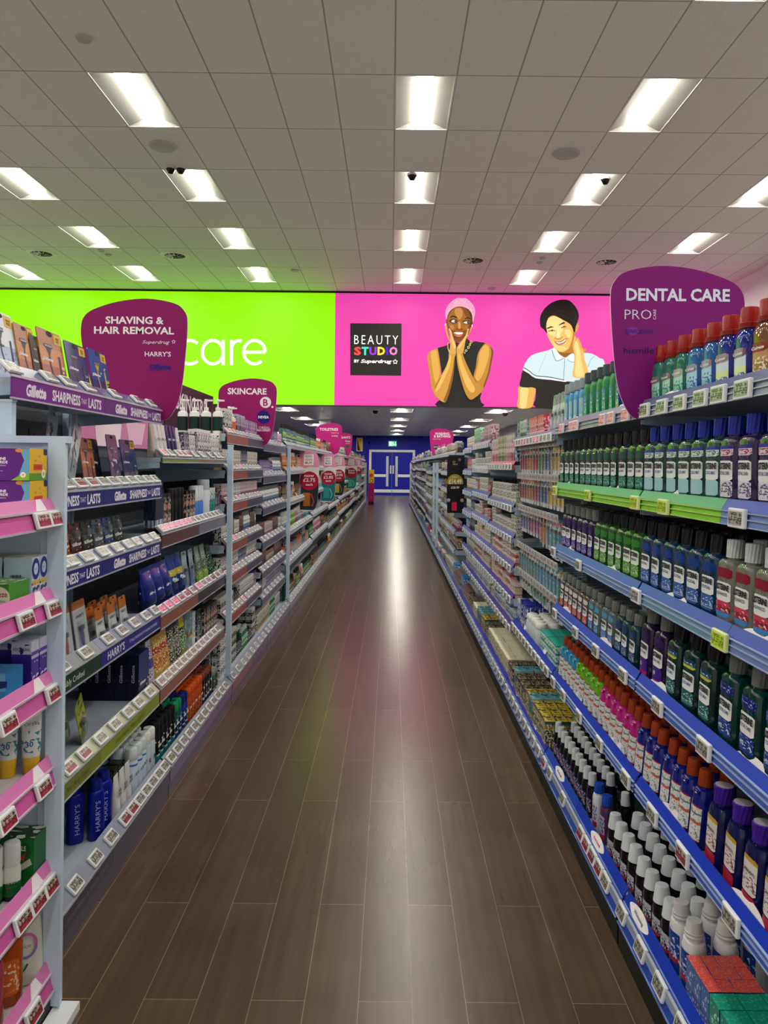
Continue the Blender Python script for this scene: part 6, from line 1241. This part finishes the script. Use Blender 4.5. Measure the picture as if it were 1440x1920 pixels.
pl, pg, pgr = card('pale blue razor pack with clear bubble', .09, .2, pack([(0, '6A8ABA'), (.5, 'A8B8C8')], '3A4A7A', (.1, .7), .3, .2), .6), pouch('lime and grey razor bag', .10, .2, pack([(0, '7AA02A'), (.3, '5A6A5A'), (.6, '8A9A94')], 'E0E8D0', (.1, .8), .3, .15), .04), pouch('dark green razor bag', .10, .18, pack([(0, '1A4A2A'), (.5, '2A3A34')], 'C8D8C8', (.1, .8), .3, .15), .04)
rowp([(pb, 3), (pby, 2), (pl, 2), (pg, 2), (pgr, 1)], -1, 1.08, 3.40, .128, Z2[2] + .001, W2[2], tilt=.12)
for v, k in [(3.36, 2), (3.46, 2), (3.56, 2), (3.66, 1), (3.76, 1), (3.88, 0), (4.0, 2), (4.1, 0), (4.2, 0), (4.3, 1), (4.42, 1), (4.52, 0)]: esl(-1, LA, v, Z2[2], 'L', W2[2], k)
po, pk2, pgy, lbx = pouch('orange printed razor bag', .12, .2, pack([(0, 'B89A4A'), (.25, 'B86A1E'), (.5, 'C88A2A'), (.6, 'A83A1A'), (.75, 'C89A3A')], 'F0E0C0', (.2, .9), .35, .2), .05), pouch('white and navy razor bag', .08, .2, pack([(0, 'C8C0D0'), (.4, '5A5A9A'), (.6, 'C8C8D4')], '2A2A5A', (.1, .9), .4, .2), .04), pouch('grey and black razor bag', .10, .2, pack([(0, '3A3A36'), (.4, '6A6A60'), (.7, '2A2A2A')], 'D0D0C0', (.1, .9), .4, .2), .05), gc('pale blue carton with orange picture', .07, .05, .2, [(0, 'A8C0CC'), (.35, 'C88A3A'), (.5, '9ABAD0')], 'E0E8EC', 'D0DCE0')
pyg = pouch('green bag with yellow top', .09, .2, pack([(0, '8A8A2A'), (.2, '2A7A4A'), (.6, '2A4A2A'), (.75, 'C0B42A')], 'D8E8D0', (.2, .7), .4, .2), .04)
rowp([(pk2, 1), (po, 2), (pgy, 2), (pyg, 1)], -1, 1.062, 3.37, .105, Z2[3] + .001, W2[3], tilt=.06); rowp([(lbx, 1), (dkb, 1), (pgr, 1)], -1, 1.062, 4.02, .095, Z2[3] + .001, W2[3]); rowp([(cpb, 6)], -1, 1.062, 4.28, .052, Z2[3] + .001, W2[3])
for v in [3.36 + .09 * i for i in range(13)]: esl(-1, LA, v, Z2[3], 'L', W2[3], 0)
for v in [3.36 + .1 * i for i in range(12)]: esl(-1, LB, v, .13, 'LB', W2[4], 0)
cob = gc('black and orange carton', .10, .09, .15, [(0, '8A3A14'), (.45, 'B8541E'), (.5, '1E1614')], 'E0D0C0', '3A2A24', .35); rowp([(cob, 2)], -1, 1.12, 4.36, .12, .131, W2[4] + ' at the back')
post(-1, .975, 4.6, 1.56, 'pale upright post between shaving and skincare shelves')
post(-1, .975, 7.24, 1.60, 'pale upright post beyond the skincare shelves')
a = MB(); a.box(0, -.012, 0, .04, .012, 1.61, postm); e = empty('shelf_post', (-1.05, 2.026, 0)); tag(e, 'white upright post at the near end of razor shelves', 'post'); link('shaft', a.mesh('shaft'), e); a = MB(); a.box(-.002, -.014, 1.61, .042, .014, 1.616, steel2); link('end_cap', a.mesh('end_cap'), e)

# ---- skincare bays
Z3 = [1.635, 1.41, 1.205, .95, .75, .50, .13]; Z4 = [1.615, 1.355, 1.105, .835, .60, .39, .13]
cor, lav = L_('94463E', '746A76'), L_('3E3A54', '6A6C7E')
bay(-1, *s3, LA, .42, 1.66, [dict(z=z, rails=rails((4.61, 5.28, cor), (5.28, 5.914, lav))) for z in Z3[:-1]] + [dict(z=.13, base=True, rails=rails((4.61, 5.28, LB_('A06A78')), (5.28, 5.914, LB_('7A6A94'))))], 'left skincare shelving bay just beyond the first post', (LB, .13), kick=mat('6A6480', .35, .2))
bay(-1, *s4, LA, .42, 1.66, [dict(z=z, rails=rails((5.93, 7.23, L_('4E4E66', '7A7E90')))) for z in Z4[:-1]] + [dict(z=.13, base=True, rails=rails((5.93, 7.23, LB_('7A7A9A'))))], 'second left skincare shelving bay before the second post', (LB, .13), kick=mat('6A6480', .35, .2))
a = MB(); a.box(-.62, 0, 0, .62, .01, .31, mat('360A28', .5)); e = empty('header_card', (-1.385, 5.26, 1.66), RZ[-1]); tag(e, 'dark maroon skincare header board behind the pump bottles', 'header card'); link('board', a.mesh('board'), e)
a = MB(); a.text('SKINCARE', 0, -.001, .2, .11, mat('E8D8E4', .4), bold=.02, width=.8); link('lettering', a.mesh('lettering', False), e)
PU = pump('dark green pump bottle with white pump', .062, .21, mat('E0E2E0', .35), mat('16302C', .35), mat('E8EAE8', .35)); 
for q in range(4): PU.put(-1, 1.068 + .072 * q, 4.66, 1.636, 'top skincare shelf', 'pump bottles on the skincare shelf')
PO2 = pump('white pump bottle with orange foot', .055, .19, mat('D8D4D0', .35), mat('C86A3A', .35), mat('E8EAE8', .35))
vb, vb2 = gc('violet slim carton', .05, .05, .13, [(0, '5A2A6A'), (.4, '7A4A8A'), (.8, '9A8AA8')], 'D8C8E0', '8A6A94'), gc('silver violet carton', .05, .05, .15, [(0, '6A4A7A'), (.5, 'A8A0B4')], '4A3A5A')
rowp([(whb2, 3), (PO2, 2)], -1, 1.062, 4.75, .07, 1.636, 'top skincare shelf'); rowp([(vb2, 5), (vb, 8)], -1, 1.062, 5.12, .06, 1.636, 'top skincare shelf', tilt=.03)

# ------------------------------------------------------------------ generic stock for the rest of both runs
def gbot(desc, w, d, h, bm, cm_, lab=None, name='bottle', cat='bottle', capz=.8):
    zb = h * capz; a = MB(); a.loft([(0, ring(w * .95, d * .95, 3, 12)), (zb * .84, ring(w, d, 3, 12)), (zb, ring(w * .45, w * .45, 2, 12))], bm); a.lathe([(w * .25, zb), (w * .24, h)], cm_, 12)
    if lab: label_mb(a, zb * .15, zb * .78, w * .85, w, d, 3, lab, n=5)
    return Kind(name, cat, desc, [('bottle', a.mesh(name), [])], (w, d, h))
def P2_(c1, c2, ink): return pack([(0, c1), (.45, c2)], ink, (.1, .9), .45, .35, 4, 9)
GA = [gc('white carton with dark print', .055, .05, .12, [(0, 'C8C8CC'), (.3, 'F0F0F2')], '1A1A24'), gc('white and gold carton', .055, .05, .13, [(0, 'B8A070'), (.3, 'F0ECE4')], '5A4A2A'), gc('black and white check carton', .06, .05, .11, [(0, '1E1E22'), (.25, 'D0D0D0'), (.5, '1E1E22'), (.75, 'D0D0D0')], 'A0A0A0'),
      gc('copper and grey carton', .045, .05, .14, [(0, '4A2E26'), (.5, '8A6A5E')], '1E1412'), gc('purple carton', .05, .05, .13, [(0, '2A1A5A'), (.5, '4A2A70')], 'D0C8E0'), gc('navy carton', .055, .05, .12, [(0, '0A1238'), (.5, '142250')], 'B8C4E0'), gc('pale pink carton', .055, .05, .12, [(0, 'A8526E'), (.4, 'E4D0D8')], '6A2A44'),
      gbot('white bottle with grey cap', .05, .035, .16, mat('E4E8EC', .35), mat('8A9098', .4), P2_('7A90B0', 'F0F0F4', '1A2A3A')), gbot('navy bottle with silver cap', .05, .035, .15, mat('1A2458', .3), mat('A8ACB8', .3, .4), P2_('2A3A7A', '4A5A9A', 'D8DCF0')), gbot('green bottle with white cap', .05, .035, .15, mat('2A6A4A', .3), mat('D0D4D0', .4), P2_('3A8A5A', 'A8C8B0', 'E8F0E8')),
      gbot('black jar bottle', .05, .05, .10, mat('1A1A1E', .3), mat('2A2A2E', .4), P2_('2A2A30', '4A4A50', 'D0D0D4')), gbot('amber bottle with black cap', .045, .045, .14, mat('6A3A1A', .3), mat('1E1A18', .4), P2_('B8A890', 'D0C4B0', '3A2A1A'))]
for q in GA:
    kindw = 'carton' if q.cat == 'box' else 'bottle'; q.name = 'skincare_' + kindw; q.cat = 'skincare ' + ('box' if kindw == 'carton' else 'bottle')
GH = [gbot('tall green bottle with black cap', .06, .045, .20, mat('1A5A4A', .3), mat('16201E', .4), P2_('1E6A5A', '7AA83A', 'D8E8C8')), gbot('teal bottle with yellow flash', .065, .045, .21, mat('0E5A6A', .3), mat('121A1A', .4), pack([(0, '0E5A6A'), (.4, 'A8B83A'), (.5, '0E6A7A')], 'D8E8E0', (.1, .9), .3, .3, 4, 9)), gc('black hair carton', .08, .06, .17, [(0, '141212'), (.5, '262020')], 'C8B090', '2A2624'), gc('brown portrait hair carton', .08, .06, .17, [(0, '38180E'), (.3, '8A5A42'), (.7, 'B88C74')], '2A120C', '8A6A5A'),
      gc('orange and black carton', .07, .06, .15, [(0, '1E1A1A'), (.4, 'B8581E')], 'E8D0B0'), gbot('orange bottle with white cap', .06, .045, .19, mat('C06A2A', .3), mat('D8D8D4', .4), P2_('C8803A', 'D8B080', '5A2A10')), gbot('white shampoo bottle', .06, .045, .2, mat('C8CACC', .35), mat('C0C4C8', .4), P2_('8AA8B8', 'D8DADC', '4A5A6A')), gbot('sea green shampoo bottle', .06, .045, .2, mat('2A8A84', .3), mat('D0D8D4', .4), P2_('3AA09A', 'B8D8D0', '1A4A4A')),
      gbot('pink shampoo bottle', .06, .045, .19, mat('C07A94', .3), mat('D8C8CC', .4), P2_('B05A7A', 'E0C0CC', '6A2A44')), gbot('dark brown shampoo bottle', .06, .045, .19, mat('3A2620', .3), mat('1E1816', .4), P2_('5A3A2A', '8A6A50', 'E0D0B8')), gbot('lime bottle', .06, .045, .18, mat('6AA82A', .3), mat('D0D8C8', .4), P2_('7AB83A', 'C8E0A0', '2A4A14')), gc('navy and silver carton', .08, .06, .16, [(0, '1A2440'), (.4, '8A94A8'), (.6, '1A2440')], 'D0D8E8')]
for q in GH:
    kindw = 'carton' if q.cat == 'box' else 'bottle'; q.name = 'hair_care_' + kindw; q.cat = 'hair care ' + ('box' if kindw == 'carton' else 'bottle')
GD = [gc('white soap carton', .09, .06, .08, [(0, 'B8C0C0'), (.4, 'D8D8D4')], '6A7A7A'), gc('blue wipes pack', .10, .06, .10, [(0, '0E3A8A'), (.5, '2A70B8')], 'E0E8F0'), gc('lilac pack', .09, .06, .12, [(0, '8A7AA8'), (.5, 'C0B4D0')], '4A3A6A'), gc('cream pack', .09, .06, .14, [(0, 'B8A88A'), (.5, 'D4CAB4')], '6A5A3A'), gc('red pack', .08, .06, .13, [(0, '8A1020'), (.5, 'B8242E')], 'F0D8D8'), gc('grey pack', .08, .06, .12, [(0, '3A3E48'), (.5, '8A9098')], '2A2E34'),
      gbot('cream bath bottle', .06, .05, .18, mat('CCC4B4', .35), mat('B8A888', .4), P2_('B89A6A', 'E0D8C8', '5A4A2A')), gbot('sky blue bath bottle', .06, .05, .18, mat('5A9AC0', .3), mat('D8DCE0', .4), P2_('4A8AB8', 'C8DCE8', '1A3A5A')), gbot('violet bath bottle', .06, .05, .18, mat('6A4A8A', .3), mat('D0C8D8', .4), P2_('7A5A9A', 'C8B8D8', '3A1A5A')), gbot('mint bath bottle', .06, .05, .18, mat('7AB89A', .3), mat('D8E0DC', .4), P2_('5AA884', 'D0E8DC', '1A4A3A')), gbot('white bath bottle with pink cap', .06, .05, .18, mat('D0CCCC', .35), mat('C86A8A', .4), P2_('D8A0B4', 'E4DCDC', '7A3A5A')), gc('dark brown pack', .08, .06, .15, [(0, '3A2A26'), (.5, '6A5044')], 'D8C8B0')]
for q in GD:
    kindw = 'carton' if q.cat == 'box' else 'bottle'; q.name = 'bath_' + kindw; q.cat = 'bath ' + ('box' if kindw == 'carton' else 'bottle')
COUNT = {}
def fill(side, a, Y0, Y1, z, hmax, pal, where, run=(2, 5), gap=1.06, depth=1, widen=1.0):
    Y = Y0 + .03
    while Y < Y1 - .06:
        k = random.choice([q for q in pal if q.size[2] <= hmax] or [q for q in GD if q.size[2] <= hmax] or [GD[0]])
        for i in range(random.randint(*run)):
            w = k.size[0] * gap * widen
            if Y + w > Y1 - .01: Y = Y1; break
            for q in range(depth):
                for s_ in range(2 if Y < 10 and 'box' in k.cat and 2 * k.size[2] <= hmax else 1):
                    k.put(side, a + k.size[1] / 2 - .02 + q * (k.size[1] + .008), Y + w / 2, z + .001 + s_ * (k.size[2] + .001), where + (', row behind' if q else '') + (', stacked' if s_ else ''), k.cat + ' stock on ' + where, random.uniform(-.04, .04))
            Y += w
for i, z in enumerate(Z3[1:], 1):
    w = nth(i + 1) + ' skincare shelf'; top = Z3[i - 1] - z - .07
    fill(-1, 1.058, 4.62, 5.91, z, top, [GA[j] for j in ((0, 1, 5, 7, 8), (0, 3, 6, 7, 11), (0, 1, 7, 3), (0, 2, 3, 5, 7), (2, 4, 10, 0), (5, 0, 9, 10, 2))[i - 1]], w, (3, 6), depth=2 if i > 4 else 1)
for i, z in enumerate(Z4):
    w = nth(i + 1) + ' shelf, second skincare bay'; top = (Z4[i - 1] - z - .07) if i else .16
    fill(-1, 1.058, 5.94, 7.22, z, top, [GA[j] for j in ((4, 6, 0, 8), (8, 4, 7, 10), (3, 0, 7, 1), (3, 0, 1, 6), (3, 0, 2, 11), (3, 9, 0, 4), (0, 9, 1, 6))[i]], w, (3, 7))
for i, z in enumerate(Z3[:-1]):
    for q in range(6): esl(-1, LA, 4.68 + .11 * q, z, 'L', nth(i + 1) + ' skincare shelf', 2 if (i + q) % 5 == 0 else 0)
    for q in range(5): esl(-1, LA, 5.36 + .11 * q, z, 'L', nth(i + 1) + ' skincare shelf', 0)
for i, z in enumerate(Z4[:-1]):
    for q in range(7): esl(-1, LA, 6.0 + .18 * q, z, 'L', nth(i + 1) + ' shelf, second skincare bay', 0)
for q in range(16): esl(-1, LB, 4.68 + .16 * q, .13, 'LB', 'bottom skincare shelf', 0)

def run(side, Y0, Y1, n, zs, pal, who, af, ab, railf, basef, topH, cards=()):
    L = (Y1 - Y0) / n
    for b in range(n):
        y0, y1 = Y0 + b * L + .004, Y0 + (b + 1) * L - .004
        dz = (0, .02, -.03, .01)[b % 4]; ZS = [z + (dz if 0 < i else 0) for i, z in enumerate(zs)]
        bay(side, y0, y1, af, .42, ZS[0] - .01, [dict(z=z, rails=rails((y0, y1, railf)), nobr=b > 1) for z in ZS] + [dict(z=.13, base=True, rails=rails((y0, y1, basef)))], '%s %s, grey metal shelves full of stock' % (nth(b + 1), who), (ab, .13), kick=mat('6A6A74', .35, .2) if side < 0 else mat('2A2A30', .5), uprights=b < 3)
        far = y0 > 11; vf = y0 > 17
        for i, z in enumerate(ZS + [.13]):
            top = (ZS[i - 1] - z - .06) if i else topH
            pl_ = [k for k in pal[(b + i) % len(pal)] if k.size[2] <= top] or [k for k in GD if k.size[2] <= top]
            if side < 0 and b == 0 and i == 0: pl_ = [GH[1], GH[0]]; top = .25
            af_ = (ab if i == len(ZS) else af) + .042
            if vf and i in (2, 4): fill(side, af_ + .02, y0, y1, z, top, pl_, '%s shelf, %s %s' % (nth(i + 1), nth(b + 1), who), (3, 6), gap=1.5)
            else: fill(side, af_ + .02, y0, y1, z, top, pl_, '%s shelf, %s %s' % (nth(i + 1), nth(b + 1), who), (2, 6), gap=1.5 if vf else 1.25 if far else 1.06)
            v = y0 + .06
            while v < y1 - .04:
                esl(side, ab if i == len(ZS) else af, v, z, ('B' if side > 0 else 'LB') if i == len(ZS) else ('R' if side > 0 else 'L'), '%s shelf, %s %s' % (nth(i + 1), nth(b + 1), who), 0); v += .16 if not far else .26
        if not far:
            for i in range(1, len(ZS)): TALKR.put(side, af + .012, y0 + .4 + .3 * (i % 3), ZS[i] + .012, '%s shelf, %s %s' % (nth(i + 1), nth(b + 1), who), tilt=.4)
pale = L_('A4A8B4', 'B8BCC8', .03); paleB = LB_('9A9CB0', 'B4B8C4')
run(-1, 7.25, 29.6, 9, [1.64, 1.385, 1.075, .78, .48], [[GH[0], GH[1], GH[2], GH[9]], [GH[5], GH[4], GH[0], GH[2]], [GH[3], GH[2], GH[11], GH[5]], [GH[6], GH[7], GH[10], GH[8]], [GH[2], GH[11], GH[4], GA[5]], [GH[9], GH[0], GH[3], GH[8]]], 'far left bay', LA, LB, pale, paleB, .2)
run(1, 8.86, 28.4, 8, [1.61, 1.36, 1.13, .90, .68, .46], [[GD[3], GD[0], GA[6], GD[5]], [GA[0], GD[10], GD[6], GD[2]], [GA[1], GA[3], GD[5], GD[4]], [GD[8], GD[7], GA[5], GD[1]], [GA[0], GA[6], GD[3], GD[9]], [GD[11], GA[2], GD[0], GD[6]]], 'far right bay', RA, RB, R_('8A94B4', '7A84B0', 'C8D0E0'), B_('6A7AB0', '5A6AB0'), .2)
bD_ = (7.01, 7.88); zD_ = [1.61, 1.40, 1.20, 1.00, .82, .64, .46]
bay(1, *bD_, RA, .45, 1.60, [dict(z=z, rails=rails((*bD_, vio2))) for z in zD_] + [dict(z=.13, base=True, rails=rails((*bD_, B_('5A62B8', '4444B0'))))], 'right shelving bay just before the gold price card', (RB, .13), back=backm, kick=mat('101014', .5))
for i, z in enumerate(zD_ + [.13]):
    w = nth(i + 1) + ' shelf before the price card'
    fill(1, (RA if i < 7 else RB) + .06, 7.01, 7.88, z, (zD_[i - 1] - z - .06) if i else .2, [[GA[0], GA[1]], [GD[4], GA[0]], [GA[1], GD[3]], [GA[0], GA[5]], [GD[5], GD[1]], [GA[3], GA[0]], [GA[0], GA[1]], [GD[1], GD[11]]][i], w, (3, 6))
    for q in range(5): esl(1, RA if i < 7 else RB, 7.08 + .17 * q, z, 'R' if i < 7 else 'B', w, 0)
bE_ = (7.892, 8.848)
bay(1, *bE_, .90, .29, 1.60, [dict(z=z, rails=rails((*bE_, vio2))) for z in zD_] + [dict(z=.13, base=True, rails=rails((*bE_, B_('6A72B0', '5A5AB0'))))], 'recessed right shelving bay behind the gold price card', (RB, .13), back=backm, kick=mat('101014', .5))
for i, z in enumerate(zD_ + [.13]):
    fill(1, .96 if i < 7 else RB + .06, 7.9, 8.84, z, (zD_[i - 1] - z - .06) if i else .2, [[GD[3], GD[9]], [GD[10], GD[2]], [GA[6], GA[1]], [GA[4], GD[7]], [GA[5], GD[4]], [GD[0], GD[5]], [GA[0], GD[0]], [GD[1], GD[11]]][i], nth(i + 1) + ' shelf of recessed bay', (2, 5))
for q in range(5): esl(1, RB, 7.98 + .19 * q, .13, 'B', 'bottom shelf of recessed bay', 0)
post(1, .735, 12.0, 1.50, 'nearer white post among the far right shelves', .04); post(1, .735, 12.9, 1.50, 'farther white post among the far right shelves', .04)
for s_, a_, Y, lb in ((-1, 1.21, 29.64, 'pale end panel closing the left run of shelves'), (1, .97, 28.44, 'pale end panel closing the right run of shelves')):
    a = MB(); a.box(-.26, -.015, 0, .26, .015, 1.56, mat('C0C4CC', .5)); tag(link('end_panel', a.mesh('end_panel'), None, (s_ * a_, Y, 0)), lb, 'end panel')

place_tags()
if FAR_TAGS.v: tag(link('price_tags', FAR_TAGS.mesh('price_tags', False)), 'rows of tiny white price tags along the far shelves', 'price tag', kind='stuff')
finish_labels()
